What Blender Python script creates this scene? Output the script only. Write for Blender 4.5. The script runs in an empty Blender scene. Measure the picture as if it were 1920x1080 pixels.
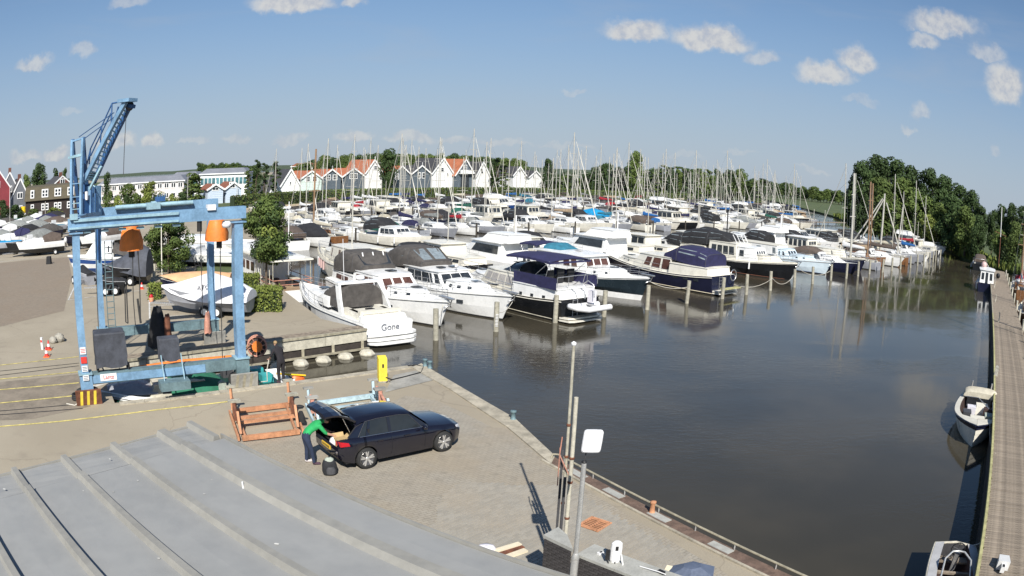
import bpy, math, random
from math import sin, cos, pi, radians, sqrt, atan2, hypot
from mathutils import Vector, Matrix
random.seed(7)
scene = bpy.context.scene
COL = scene.collection

# ------------------------------------------------------------------ camera
# a wide surveillance lens: its barrel distortion is the lens polynomial of the panoramic camera
HC = 8.26
PITCH, ROLL = 0.1618, 0.0365
LA, LB = 0.716e-3, 0.9037e-10
cam_data = bpy.data.cameras.new('camera')
cam_data.type = 'PANO'
cam_data.sensor_width = 36.0
cam_data.sensor_fit = 'HORIZONTAL'
cam_data.clip_start = 0.1
cam_data.clip_end = 9000.0
PMM = 36.0 / 1920.0
cc = cam_data if hasattr(cam_data, 'panorama_type') else cam_data.cycles
cc.panorama_type = 'FISHEYE_LENS_POLYNOMIAL'
cc.fisheye_fov = radians(170)
cc.fisheye_polynomial_k0 = 0.0
cc.fisheye_polynomial_k1 = -LA / PMM
cc.fisheye_polynomial_k2 = 0.0
cc.fisheye_polynomial_k3 = -LB / PMM ** 3
cc.fisheye_polynomial_k4 = 0.0
cam = bpy.data.objects.new('camera', cam_data)
COL.objects.link(cam)
_cp, _sp, _cr, _sr = cos(PITCH), sin(PITCH), cos(ROLL), sin(ROLL)
RIGHT = Vector((_cr, _sr * _sp, _sr * _cp))
UP = Vector((-_sr, _cr * _sp, _cr * _cp))
FWD = Vector((0, _cp, -_sp))
cam.matrix_world = Matrix(((RIGHT.x, UP.x, -FWD.x, 0), (RIGHT.y, UP.y, -FWD.y, 0), (RIGHT.z, UP.z, -FWD.z, HC), (0, 0, 0, 1)))
scene.camera = cam


def ray(px, py):
    x, y = px - 960, 540 - py
    r = hypot(x, y) + 1e-9
    th = LA * r + LB * r ** 3
    s = sin(th) / r
    return RIGHT * (x * s) + UP * (y * s) + FWD * cos(th)


def G(px, py, z=0.0):
    """point of the level z that the photograph shows at (px, py)"""
    d = ray(px, py)
    t = (z - HC) / d.z
    return Vector((d.x * t, d.y * t, z))


def AT(px, py, dist):
    """point at a horizontal distance from the camera, used for far things above the horizon"""
    d = ray(px, py)
    t = dist / hypot(d.x, d.y)
    return Vector((d.x * t, d.y * t, HC + d.z * t))


UX, UY = 0.777, 0.631      # direction of the berth rows
def P(s, n, z=0.0):
    return Vector((UX * s - UY * n, UY * s + UX * n, z))
ANG_U = atan2(UY, UX)
WATER = -1.1

# ------------------------------------------------------------------ sun, sky, exposure
SUN_EL, SUN_AZ = radians(40.8), radians(172.2)
sunv = Vector((sin(SUN_AZ) * cos(SUN_EL), cos(SUN_AZ) * cos(SUN_EL), sin(SUN_EL)))
sl = bpy.data.lights.new('sun', 'SUN')
sl.energy = 5.0
sl.angle = radians(0.53)
sl.color = (1.0, 0.955, 0.88)
so = bpy.data.objects.new('sun', sl)
so.rotation_euler = sunv.to_track_quat('Z', 'Y').to_euler()
so.location = (0, -30, 60)
COL.objects.link(so)
scene.view_settings.view_transform = 'Standard'
scene.view_settings.look = 'None'
scene.view_settings.exposure = 0.42
scene.view_settings.gamma = 1.0
scene.view_settings.use_curve_mapping = False
scene.render.engine = 'CYCLES'
scene.cycles.max_bounces = 6
scene.cycles.transparent_max_bounces = 8
scene.cycles.use_denoising = True

world = bpy.data.worlds.new('World')
scene.world = world
world.use_nodes = True
wn, wl = world.node_tree.nodes, world.node_tree.links
wn.clear()


class NG:
    """small helper that writes node arithmetic"""
    def __init__(s, nodes, links):
        s.n, s.l = nodes, links
    def put(s, sock, v):
        if hasattr(v, 'is_linked') or isinstance(v, bpy.types.NodeSocket):
            s.l.new(v, sock)
        else:
            sock.default_value = v
    def m(s, op, a, b=0.0, c=0.0, clamp=False):
        nd = s.n.new('ShaderNodeMath'); nd.operation = op; nd.use_clamp = clamp
        s.put(nd.inputs[0], a); s.put(nd.inputs[1], b); s.put(nd.inputs[2], c)
        return nd.outputs[0]
    def dot(s, a, b):
        nd = s.n.new('ShaderNodeVectorMath'); nd.operation = 'DOT_PRODUCT'
        s.put(nd.inputs[0], a); s.put(nd.inputs[1], b)
        return nd.outputs['Value']
    def vec(s, op, a, b):
        nd = s.n.new('ShaderNodeVectorMath'); nd.operation = op
        s.put(nd.inputs[0], a); s.put(nd.inputs[1], b)
        return nd.outputs[0]
    def smooth(s, v, lo, hi, a=0.0, b=1.0):
        nd = s.n.new('ShaderNodeMapRange'); nd.interpolation_type = 'SMOOTHSTEP'
        s.put(nd.inputs['Value'], v)
        nd.inputs['From Min'].default_value = lo; nd.inputs['From Max'].default_value = hi
        nd.inputs['To Min'].default_value = a; nd.inputs['To Max'].default_value = b
        return nd.outputs['Result']
    def noise(s, vec, scale, detail=4, rough=0.55, dist=0.0):
        nd = s.n.new('ShaderNodeTexNoise')
        if vec is not None: s.l.new(vec, nd.inputs['Vector'])
        nd.inputs['Scale'].default_value = scale; nd.inputs['Detail'].default_value = detail
        nd.inputs['Roughness'].default_value = rough; nd.inputs['Distortion'].default_value = dist
        return nd.outputs['Fac']
    def mix(s, f, a, b, mode='MIX'):
        nd = s.n.new('ShaderNodeMix'); nd.data_type = 'RGBA'; nd.blend_type = mode
        s.put(nd.inputs[0], f)
        s.put(nd.inputs[6], a if not isinstance(a, tuple) else (*a[:3], 1)); s.put(nd.inputs[7], b if not isinstance(b, tuple) else (*b[:3], 1))
        return nd.outputs[2]


SKY_STRENGTH = 0.075
g = NG(wn, wl)
sky = wn.new('ShaderNodeTexSky')
sky.sky_type = 'NISHITA'; sky.sun_disc = False
sky.sun_elevation = SUN_EL; sky.sun_rotation = SUN_AZ
sky.altitude = 0; sky.air_density = 1.1; sky.dust_density = 0.25; sky.ozone_density = 5.0
tc = wn.new('ShaderNodeTexCoord')
D = tc.outputs['Generated']
# cumulus clouds: (centre px, centre py, half width, half height in photograph pixels, density)
CL = [(545, 6, 75, 24, 1), (660, 4, 22, 14, .8), (66, 118, 36, 15, .7), (158, 95, 28, 14, .5), (240, 8, 40, 14, .5), (1193, 60, 56, 24, .95), (1334, 80, 70, 27, 1), (1430, 113, 28, 16, .6),
      (1543, 141, 52, 22, .9), (1606, 116, 38, 26, .9), (1772, 48, 74, 26, .85), (1735, 78, 34, 16, .7), (1855, 104, 42, 17, .6), (1885, 162, 42, 38, .9),
      (1722, 212, 20, 15, .5), (1702, 242, 14, 9, .45), (1612, 190, 34, 9, .3), (1867, 287, 12, 9, .35), (1075, 170, 24, 6, .3),
      (215, 268, 40, 16, .75), (285, 266, 22, 13, .7), (104, 291, 26, 13, .7), (50, 298, 36, 12, .6), (664, 254, 34, 10, .6), (770, 258, 42, 10, .55), (548, 260, 30, 8, .45), (445, 258, 24, 8, .4),
      (860, 264, 36, 8, .4), (940, 268, 50, 6, .35), (365, 265, 34, 7, .35), (1060, 272, 50, 5, .25), (1385, 285, 30, 5, .25), (1520, 318, 30, 5, .25), (1280, 290, 40, 5, .2), (130, 212, 26, 7, .25)]
no = NG(wn, wl)
nz = wn.new('ShaderNodeTexNoise'); wl.new(D, nz.inputs['Vector'])
nz.inputs['Scale'].default_value = 26; nz.inputs['Detail'].default_value = 6; nz.inputs['Roughness'].default_value = 0.6
warp = g.vec('SCALE', g.vec('SUBTRACT', nz.outputs['Color'], (0.5, 0.5, 0.5)), (0, 0, 0))
warp.node.inputs['Scale'].default_value = 0.042
DW = g.vec('ADD', D, warp)
puff = g.noise(D, 70, 5, 0.6)
total = None
for cx, cy, hw, hh, den in CL:
    c = ray(cx, cy); c.normalize()
    e1 = Vector((0, 0, 1)).cross(c).normalized() * -1
    e2 = c.cross(e1).normalized() * -1
    if e2.z < 0: e2 = -e2
    a, b = hw * LA * 1.2, hh * LA * 1.3
    ux = g.dot(DW, tuple(e1 / a)); uy = g.dot(DW, tuple(e2 / b))
    uy = g.m('MULTIPLY', uy, g.smooth(uy, -0.6, 0.3, 1.5, 1.0))
    q = g.m('SQRT', g.m('ADD', g.m('MULTIPLY', ux, ux), g.m('MULTIPLY', uy, uy)))
    front = g.smooth(g.dot(D, tuple(c)), 0.2, 0.5)
    f = g.m('MULTIPLY', g.m('MULTIPLY', g.smooth(q, 0.55, 1.2, den, 0.0), front), g.smooth(puff, 0.25, 0.5, 0.86, 1.05))
    total = f if total is None else g.m('MAXIMUM', total, f)
# thin veil near the horizon and a few streaks of cirrus higher up, all round the sky
sep = wn.new('ShaderNodeSeparateXYZ'); wl.new(D, sep.inputs[0])
elev = sep.outputs['Z']
st = wn.new('ShaderNodeMapping'); st.inputs['Scale'].default_value = (1, 1, 5.5); wl.new(D, st.inputs['Vector'])
cir = g.noise(st.outputs[0], 3.2, 6, 0.55, 0.4)
veil = g.m('MULTIPLY', g.smooth(cir, 0.5, 0.78, 0, 0.22), g.smooth(elev, 0.02, 0.2))
band = g.smooth(elev, -0.01, 0.42, 0.88, 0.0)
total = g.m('MAXIMUM', total, 0.0, clamp=True)
colr = g.mix(band, sky.outputs[0], g.mix(g.smooth(elev, 0.0, 0.3), (3.9, 4.7, 5.8), (2.3, 3.7, 5.9)))
colr = g.mix(veil, colr, (4.4, 4.7, 5.2))
colr = g.mix(g.m('MULTIPLY', total, 0.82), colr, g.mix(g.smooth(puff, 0.3, 0.65), (5.2, 5.3, 5.7), (7.2, 7.0, 6.6)))
bg = wn.new('ShaderNodeBackground'); bg.inputs['Strength'].default_value = SKY_STRENGTH
wl.new(colr, bg.inputs['Color'])
world.cycles.sampling_method = 'MANUAL'; world.cycles.sample_map_resolution = 256
wo = wn.new('ShaderNodeOutputWorld'); wl.new(bg.outputs[0], wo.inputs['Surface'])

# ------------------------------------------------------------------ materials
# name: (colour, roughness, metallic, variation amount, variation scale, bump)
MT = {
 'gelcoat': ((.78, .78, .76), .28, 0, .10, 1.3, 0), 'gelcoat_cream': ((.72, .69, .60), .3, 0, .12, 1.3, 0), 'gelcoat_blue': ((.60, .70, .76), .3, 0, .08, 1.3, 0),
 'deck_cream': ((.62, .59, .50), .55, 0, .12, 2, 0), 'deck_white': ((.74, .74, .72), .5, 0, .12, 1.5, 0), 'deck_teak': ((.34, .24, .15), .7, 0, .3, 6, .1), 'deck_grey': ((.42, .42, .42), .6, 0, .15, 2, 0),
 'hull_navy': ((.012, .014, .035), .18, 0, .2, 1, 0), 'hull_black': ((.012, .013, .015), .2, 0, .2, 1, 0), 'hull_green': ((.010, .045, .036), .25, 0, .2, 1, 0), 'hull_blue': ((.02, .06, .20), .22, 0, .1, 1, 0),
 'hull_red': ((.28, .025, .02), .3, 0, .15, 1, 0), 'hull_grey': ((.30, .31, .34), .3, 0, .1, 1, 0), 'hull_wood': ((.20, .09, .035), .4, 0, .35, 5, .1), 'hull_petrol': ((.016, .026, .034), .25, 0, .15, 1, 0),
 'boot_black': ((.02, .02, .02), .5, 0, .3, 2, 0), 'boot_red': ((.16, .03, .02), .6, 0, .3, 2, 0), 'boot_blue': ((.02, .04, .12), .5, 0, .3, 2, 0), 'rub': ((.55, .55, .53), .5, 0, .2, 3, 0),
 'glass': ((.035, .042, .05), .05, 0, .5, .8, 0), 'glass_brown': ((.10, .05, .04), .08, 0, .4, .8, 0), 'glass_pale': ((.22, .26, .28), .1, 0, .5, .8, 0), 'curtain': ((.40, .38, .36), .7, 0, .3, 8, 0),
 'canvas_charcoal': ((.075, .068, .062), .85, 0, .35, 3, .2), 'canvas_navy': ((.022, .022, .075), .85, 0, .35, 3, .2), 'canvas_blue': ((.015, .11, .32), .8, 0, .35, 3, .25), 'canvas_sky': ((.01, .26, .52), .6, 0, .3, 2, .4),
 'canvas_teal': ((.03, .17, .25), .8, 0, .3, 3, .2), 'canvas_green': ((.015, .10, .07), .8, 0, .3, 3, .2), 'canvas_red': ((.34, .02, .03), .8, 0, .3, 3, .2), 'canvas_white': ((.66, .66, .65), .8, 0, .15, 3, .2),
 'canvas_grey': ((.22, .23, .22), .85, 0, .3, 3, .3), 'canvas_tan': ((.42, .31, .20), .85, 0, .3, 3, .2), 'canvas_black': ((.02, .02, .022), .8, 0, .4, 3, .3), 'canvas_beige': ((.50, .46, .36), .85, 0, .2, 3, .2), 'canvas_brown': ((.10, .075, .06), .85, 0, .3, 3, .3),
 'tarp_slate': ((.062, .068, .085), .75, 0, .4, 2.2, .5), 'tarp_orange': ((.72, .20, .03), .6, 0, .22, 2.2, .35), 'tarp_white': ((.74, .74, .76), .7, 0, .12, 1.6, .3), 'tarp_peach': ((.66, .38, .20), .7, 0, .15, 1.6, .3), 'tarp_olive': ((.10, .11, .06), .8, 0, .3, 2, .4),
 'steel': ((.62, .62, .62), .3, .8, .1, 4, 0), 'alu': ((.60, .60, .58), .42, .55, .15, 4, 0), 'mast': ((.52, .50, .44), .45, .2, .12, 1, 0), 'mast_wood': ((.26, .16, .09), .5, 0, .3, 2, 0), 'rope': ((.55, .52, .45), .9, 0, .2, 9, 0), 'dark_rope': ((.035, .035, .035), .9, 0, .2, 9, 0),
 'black': ((.015, .015, .016), .6, 0, .3, 3, 0), 'rubber': ((.022, .022, .022), .8, 0, .3, 3, 0), 'darkgrey': ((.06, .06, .065), .6, 0, .3, 3, 0), 'white_plastic': ((.76, .76, .76), .4, 0, .06, 2, 0), 'fender_white': ((.70, .70, .68), .45, 0, .1, 4, 0), 'fender_pink': ((.55, .38, .36), .5, 0, .1, 4, 0), 'radar_white': ((.8, .8, .8), .3, 0, .03, 2, 0),
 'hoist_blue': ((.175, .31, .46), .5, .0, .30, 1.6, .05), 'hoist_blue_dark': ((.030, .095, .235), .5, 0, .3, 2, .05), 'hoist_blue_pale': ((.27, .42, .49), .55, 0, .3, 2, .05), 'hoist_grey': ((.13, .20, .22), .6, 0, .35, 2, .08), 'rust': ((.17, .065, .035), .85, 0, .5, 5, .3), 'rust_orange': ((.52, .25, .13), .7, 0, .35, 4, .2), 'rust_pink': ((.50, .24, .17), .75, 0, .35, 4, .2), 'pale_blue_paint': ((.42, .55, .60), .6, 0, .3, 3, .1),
 'yellow_paint': ((.78, .60, .06), .55, 0, .2, 3, .05), 'yellow_line': ((.62, .52, .16), .85, 0, .55, 3, 0), 'white_line': ((.60, .59, .55), .85, 0, .5, 3, 0), 'white_paint': ((.76, .76, .74), .6, 0, .1, 1, 0), 'red_paint': ((.62, .04, .03), .5, 0, .2, 3, 0), 'orange_plastic': ((.78, .16, .04), .45, 0, .2, 4, 0),
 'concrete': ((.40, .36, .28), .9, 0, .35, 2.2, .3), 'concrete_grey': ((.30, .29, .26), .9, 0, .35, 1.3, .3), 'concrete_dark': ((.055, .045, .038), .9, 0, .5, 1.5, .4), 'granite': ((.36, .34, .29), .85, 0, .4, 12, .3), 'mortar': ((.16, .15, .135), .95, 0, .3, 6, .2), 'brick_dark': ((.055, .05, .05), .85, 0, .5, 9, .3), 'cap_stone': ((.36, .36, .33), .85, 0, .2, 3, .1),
 'wood_deck': ((.25, .205, .155), .9, 0, .5, 4, .25), 'wood_post': ((.36, .34, .27), .9, 0, .35, 5, .35), 'wood_pale': ((.50, .47, .38), .85, 0, .3, 3, .2), 'wood_wet': ((.05, .042, .032), .7, 0, .4, 5, .3), 'plank_cream': ((.68, .60, .44), .7, 0, .12, 3, 0), 'wood_cap': ((.33, .30, .22), .9, 0, .35, 4, .25), 'sheetpile': ((.030, .028, .027), .7, 0, .5, 1.5, .3), 'lichen_yellow': ((.40, .38, .18), .9, 0, .3, 4, .2),
 'roof_metal': ((.268, .27, .262), .63, 0, .09, .5, .03), 'roof_batten': ((.27, .262, .235), .62, 0, .15, 1.2, .04), 'bin_lid': ((.115, .14, .20), .45, .1, .25, 2, .08), 'bin_body': ((.03, .034, .045), .6, 0, .25, 2, .1),
 'car_paint': ((.008, .008, .016), .1, .2, .1, 1, 0), 'car_plastic': ((.018, .018, .02), .5, 0, .1, 3, 0), 'car_glass': ((.02, .024, .028), .03, 0, .2, 1, 0), 'chrome': ((.75, .75, .75), .15, 1, 0, 1, 0), 'rim_alloy': ((.58, .57, .55), .3, .6, .1, 3, 0), 'tail_red': ((.45, .01, .02), .2, 0, .2, 6, 0), 'plate_yellow': ((.75, .48, .05), .5, 0, .05, 3, 0), 'lamp_glass': ((.55, .56, .6), .08, 0, .2, 8, 0),
 'shirt_green': ((.02, .34, .10), .85, 0, .2, 9, .1), 'denim': ((.022, .034, .07), .9, 0, .3, 9, .1), 'cloth_black': ((.018, .016, .02), .9, 0, .3, 9, .1), 'skin': ((.52, .30, .21), .55, 0, .1, 9, 0), 'hair_dark': ((.04, .025, .015), .8, 0, .3, 30, .2), 'hair_blond': ((.30, .20, .10), .8, 0, .3, 30, .2), 'shoe_white': ((.6, .55, .55), .7, 0, .2, 9, 0), 'shoe_dark': ((.06, .03, .05), .7, 0, .3, 9, 0), 'bag_black': ((.016, .017, .02), .8, 0, .4, 8, .2), 'bag_white': ((.7, .68, .72), .6, 0, .2, 8, .2), 'cardboard': ((.50, .36, .18), .85, 0, .2, 5, 0), 'towel_grey': ((.38, .42, .36), .9, 0, .2, 6, .1),
 'wall_white': ((.78, .78, .77), .75, 0, .06, .6, 0), 'wall_slate': ((.10, .125, .15), .8, 0, .12, .5, 0), 'wall_mint': ((.62, .72, .67), .75, 0, .06, .6, 0), 'wall_paleblue': ((.52, .60, .70), .75, 0, .06, .6, 0), 'wall_brick': ((.16, .065, .045), .85, 0, .25, .5, 0), 'wall_darkwood': ((.035, .025, .022), .85, 0, .25, .6, 0), 'wall_red': ((.24, .04, .05), .8, 0, .2, .4, 0), 'wall_grey': ((.16, .17, .19), .8, 0, .2, .4, 0), 'wall_pink': ((.66, .60, .58), .8, 0, .1, .5, 0),
 'roof_orange': ((.42, .145, .07), .8, 0, .25, .9, .1), 'roof_dark': ((.055, .055, .06), .8, 0, .2, .8, .1), 'roof_brown': ((.10, .085, .055), .85, 0, .25, .8, .1), 'roof_redbrown': ((.22, .08, .045), .85, 0, .25, .8, .1), 'roof_grey': ((.20, .21, .24), .6, 0, .15, .2, 0), 'teal_glass': ((.10, .22, .25), .1, 0, .6, .4, 0), 'trim_white': ((.80, .80, .79), .6, 0, .04, 1, 0),
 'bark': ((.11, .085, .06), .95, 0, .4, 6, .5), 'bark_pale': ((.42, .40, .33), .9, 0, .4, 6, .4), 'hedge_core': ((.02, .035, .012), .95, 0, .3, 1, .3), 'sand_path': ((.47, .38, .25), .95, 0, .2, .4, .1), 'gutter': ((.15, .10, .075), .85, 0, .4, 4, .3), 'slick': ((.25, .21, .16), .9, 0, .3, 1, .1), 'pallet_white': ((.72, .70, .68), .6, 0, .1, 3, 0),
 'fluor': ((.70, .75, .05), .6, 0, .1, 3, 0), 'beacon_yellow': ((.85, .55, .02), .5, 0, .1, 3, 0), 'teal_paint': ((.05, .36, .36), .5, 0, .3, 3, 0), 'green_canvas': ((.02, .15, .085), .8, 0, .3, 2, .3), 'seat_brown': ((.06, .035, .03), .8, 0, .3, 4, 0), 'lettering': ((.09, .10, .13), .5, 0, 0, 1, 0), 'lettering_red': ((.5, .03, .03), .5, 0, 0, 1, 0), 'skyline': ((.30, .34, .40), .9, 0, .1, .01, 0),
}
_mats = {}


def mat(name):
    if name in _mats: return _mats[name]
    m = bpy.data.materials.new(name); m.use_nodes = True
    nt = m.node_tree; b = nt.nodes['Principled BSDF']
    col, ro, me, va, sc, bu = MT[name]
    b.inputs['Roughness'].default_value = ro; b.inputs['Metallic'].default_value = me
    b.inputs['Base Color'].default_value = (*col, 1)
    gg = NG(nt.nodes, nt.links)
    if va or bu:
        t = nt.nodes.new('ShaderNodeTexCoord')
        geo = nt.nodes.new('ShaderNodeNewGeometry')
        n1 = gg.noise(t.outputs['Object'], sc, 6, .62)
        n2 = gg.noise(t.outputs['Object'], sc * 7.3, 3, .6)
        n = gg.m('ADD', gg.m('MULTIPLY', n1, .7), gg.m('MULTIPLY', n2, .3)) if name[:4] != 'hull' else n1
        oi = nt.nodes.new('ShaderNodeObjectInfo')
        k = gg.smooth(n, .32, .68, 1 - va, 1 + va * .55)
        k = gg.m('MULTIPLY', k, gg.m('ADD', gg.m('MULTIPLY', oi.outputs['Random'], va * .5), 1 - va * .25))
        vm = nt.nodes.new('ShaderNodeVectorMath'); vm.operation = 'SCALE'
        vm.inputs[0].default_value = col; nt.links.new(k, vm.inputs['Scale'])
        nt.links.new(vm.outputs[0], b.inputs['Base Color'])
        rr = gg.smooth(n1 if name[:4] in ('hull', 'gelc', 'car_') else n2, .3, .7, max(.02, ro - .08), min(1, ro + .1)); nt.links.new(rr, b.inputs['Roughness'])
        if bu:
            bp = nt.nodes.new('ShaderNodeBump'); bp.inputs['Strength'].default_value = min(1, bu * 2); bp.inputs['Distance'].default_value = .03 * bu + .004
            nt.links.new(n, bp.inputs['Height']); nt.links.new(bp.outputs[0], b.inputs['Normal'])
    if name == 'car_paint': b.inputs['Coat Weight'].default_value = 1.0
    _mats[name] = m
    return m


# ------------------------------------------------------------------ mesh builder
class MB:
    def __init__(s, M=None):
        s.v, s.f, s.mi, s.sm, s.mats, s.M = [], [], [], [], [], M
    def mat_i(s, m):
        if m not in s.mats: s.mats.append(m)
        return s.mats.index(m)
    def add(s, pts):
        b = len(s.v)
        if s.M is not None: s.v += [tuple(s.M @ Vector(p)) for p in pts]
        else: s.v += [tuple(p) for p in pts]
        return b
    def face(s, pts, m, sm=False):
        b = s.add(pts); s.f.append(list(range(b, b + len(pts)))); s.mi.append(s.mat_i(m)); s.sm.append(sm)
    def faces(s, pts, fs, m, sm=False):
        b = s.add(pts); i = s.mat_i(m)
        for f in fs: s.f.append([b + k for k in f]); s.mi.append(i); s.sm.append(sm)
    def box(s, c, d, m, rz=0.0):
        x, y, z = d[0] / 2, d[1] / 2, d[2] / 2
        cc, ss = cos(rz), sin(rz)
        pts = [(c[0] + a * x * cc - b * y * ss, c[1] + a * x * ss + b * y * cc, c[2] + e * z) for e in (-1, 1) for a, b in ((-1, -1), (1, -1), (1, 1), (-1, 1))]
        s.faces(pts, [(3, 2, 1, 0), (4, 5, 6, 7), (0, 1, 5, 4), (1, 2, 6, 5), (2, 3, 7, 6), (3, 0, 4, 7)], m)
    def beam(s, p0, p1, w, h, m, up=(0, 0, 1)):
        p0, p1 = Vector(p0), Vector(p1); d = (p1 - p0).normalized()
        up = Vector(up)
        if abs(d.dot(up)) > .98: up = Vector((1, 0, 0)) if abs(d.x) < .9 else Vector((0, 1, 0))
        r = d.cross(up).normalized(); q = r.cross(d).normalized()
        r *= w / 2; q *= h / 2
        pts = [p + r * a + q * b for p in (p0, p1) for a, b in ((-1, -1), (1, -1), (1, 1), (-1, 1))]
        s.faces(pts, [(0, 1, 2, 3), (7, 6, 5, 4), (4, 5, 1, 0), (5, 6, 2, 1), (6, 7, 3, 2), (7, 4, 0, 3)], m)
    def tube(s, pts, r, m, seg=6, caps=True, r1=None, sm=True):
        pts = [Vector(p) for p in pts]; n = len(pts); b = None
        ring = []
        prev = None
        for i, p in enumerate(pts):
            d = (pts[min(i + 1, n - 1)] - pts[max(i - 1, 0)]).normalized()
            up = prev if prev is not None else (Vector((0, 0, 1)) if abs(d.z) < .9 else Vector((1, 0, 0)))
            a = d.cross(up)
            if a.length < 1e-5: a = d.cross(Vector((1, .3, 0)))
            a.normalize(); c = a.cross(d).normalized(); prev = c
            rr = r if r1 is None else r + (r1 - r) * i / (n - 1)
            ring += [p + (a * cos(2 * pi * k / seg) + c * sin(2 * pi * k / seg)) * rr for k in range(seg)]
        fs = []
        for i in range(n - 1):
            for k in range(seg):
                a, b2 = i * seg + k, i * seg + (k + 1) % seg
                fs.append((a, a + seg, b2 + seg, b2))
        s.faces(ring, fs, m, sm)
        if caps:
            s.face(ring[:seg][::-1] if False else ring[:seg], m); s.face(ring[-seg:][::-1], m)
    def loft(s, secs, m, closed=True, caps=True, sm=False):
        """secs: list of equal-length point lists; m may be a list (one material per strip)"""
        n = len(secs[0]); pts = [p for sec in secs for p in sec]; b = s.add(pts)
        for i in range(len(secs) - 1):
            for k in range(n if closed else n - 1):
                a, c = i * n + k, i * n + (k + 1) % n
                mm = m[k] if isinstance(m, (list, tuple)) else m
                s.f.append([b + a, b + c, b + c + n, b + a + n]); s.mi.append(s.mat_i(mm)); s.sm.append(sm)
        if caps:
            mm = m[0] if isinstance(m, (list, tuple)) else m
            s.face(secs[0][::-1], mm); s.face(secs[-1], mm)
    def prism(s, poly, z0, z1, m, side=None):
        n = len(poly)
        s.face([(p[0], p[1], z1) for p in poly], m)
        s.face([(p[0], p[1], z0) for p in poly][::-1], side or m)
        for i in range(n):
            a, b = poly[i], poly[(i + 1) % n]
            s.face([(a[0], a[1], z0), (b[0], b[1], z0), (b[0], b[1], z1), (a[0], a[1], z1)], side or m)
    def ball(s, c, r, m, su=10, sv=6, sc=(1, 1, 1)):
        pts = []; fs = []
        for j in range(sv + 1):
            t = pi * j / sv
            for i in range(su):
                a = 2 * pi * i / su
                pts.append((c[0] + r * sc[0] * sin(t) * cos(a), c[1] + r * sc[1] * sin(t) * sin(a), c[2] + r * sc[2] * cos(t)))
        for j in range(sv):
            for i in range(su):
                fs.append((j * su + i, (j + 1) * su + i, (j + 1) * su + (i + 1) % su, j * su + (i + 1) % su))
        s.faces(pts, fs, m, True)
    def lathe(s, prof, m, seg=16, c=(0, 0, 0), axis='Z', sm=True):
        pts = []
        for r, h in prof:
            for k in range(seg):
                a = 2 * pi * k / seg
                q = (r * cos(a), r * sin(a), h)
                if axis == 'Y': q = (q[0], q[2], q[1])
                if axis == 'X': q = (q[2], q[0], q[1])
                pts.append((c[0] + q[0], c[1] + q[1], c[2] + q[2]))
        fs = [(j * seg + k, j * seg + (k + 1) % seg, (j + 1) * seg + (k + 1) % seg, (j + 1) * seg + k) for j in range(len(prof) - 1) for k in range(seg)]
        s.faces(pts, fs, m, sm)
    def mesh(s, name):
        me = bpy.data.meshes.new(name)
        me.from_pydata(s.v, [], s.f)
        for m in s.mats: me.materials.append(mat(m) if isinstance(m, str) else m)
        me.polygons.foreach_set('material_index', s.mi)
        me.polygons.foreach_set('use_smooth', s.sm)
        me.update()
        return me
    def build(s, name, parent=None, loc=(0, 0, 0), rz=0.0, label=None, cat=None, group=None, kind=None):
        return place(s.mesh(name), name, parent, loc, rz, label, cat, group, kind)


def tag(o, label=None, cat=None, group=None, kind=None):
    if label: o['label'] = label
    if cat: o['category'] = cat
    if group: o['group'] = group
    if kind: o['kind'] = kind
    return o


def place(me, name, parent=None, loc=(0, 0, 0), rz=0.0, label=None, cat=None, group=None, kind=None):
    o = bpy.data.objects.new(name, me); COL.objects.link(o)
    o.location = loc
    if rz: o.rotation_euler = (0, 0, rz)
    if parent is not None: o.parent = parent
    return tag(o, label, cat, group, kind)


def thing(name, label, cat, loc=(0, 0, 0), rz=0.0, group=None, kind=None):
    o = bpy.data.objects.new(name, None); o.empty_display_size = .3; COL.objects.link(o)
    o.location = loc; o.rotation_euler = (0, 0, rz)
    return tag(o, label, cat, group, kind)


KIDS = {}
def kids_of(o):
    return [c for c in o.children]


def copy_tree(root, loc, rz, label=None, swap=None, cat=None, kids=None):
    """copy of a thing with its parts and sub-parts; swap exchanges materials on the copy's own slots"""
    r = root.copy(); COL.objects.link(r); r.location = loc; r.rotation_euler = (0, 0, rz)
    if label: r['label'] = label
    if cat: r['category'] = cat
    for ch, gs in (kids if kids is not None else tree_list(root)):
        c = ch.copy(); COL.objects.link(c); c.parent = r; dress(c, swap)
        for gch in gs:
            d = gch.copy(); COL.objects.link(d); d.parent = c; dress(d, swap)
    dress(r, swap)
    return r


def tree_list(root):
    return [(c, list(c.children)) for c in root.children]


def dress(o, swap):
    if not swap or o.type != 'MESH': return
    for sl_ in o.material_slots:
        nm = sl_.material.name
        if nm in swap:
            sl_.link = 'OBJECT'; sl_.material = mat(swap[nm])

# ------------------------------------------------------------------ ground and water
def ground_material(name, fn):
    m = bpy.data.materials.new(name); m.use_nodes = True
    nt = m.node_tree; gg = NG(nt.nodes, nt.links); t = nt.nodes.new('ShaderNodeTexCoord')
    fn(nt, gg, t.outputs['Object'], nt.nodes['Principled BSDF']); _mats[name] = m
    return m


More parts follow.
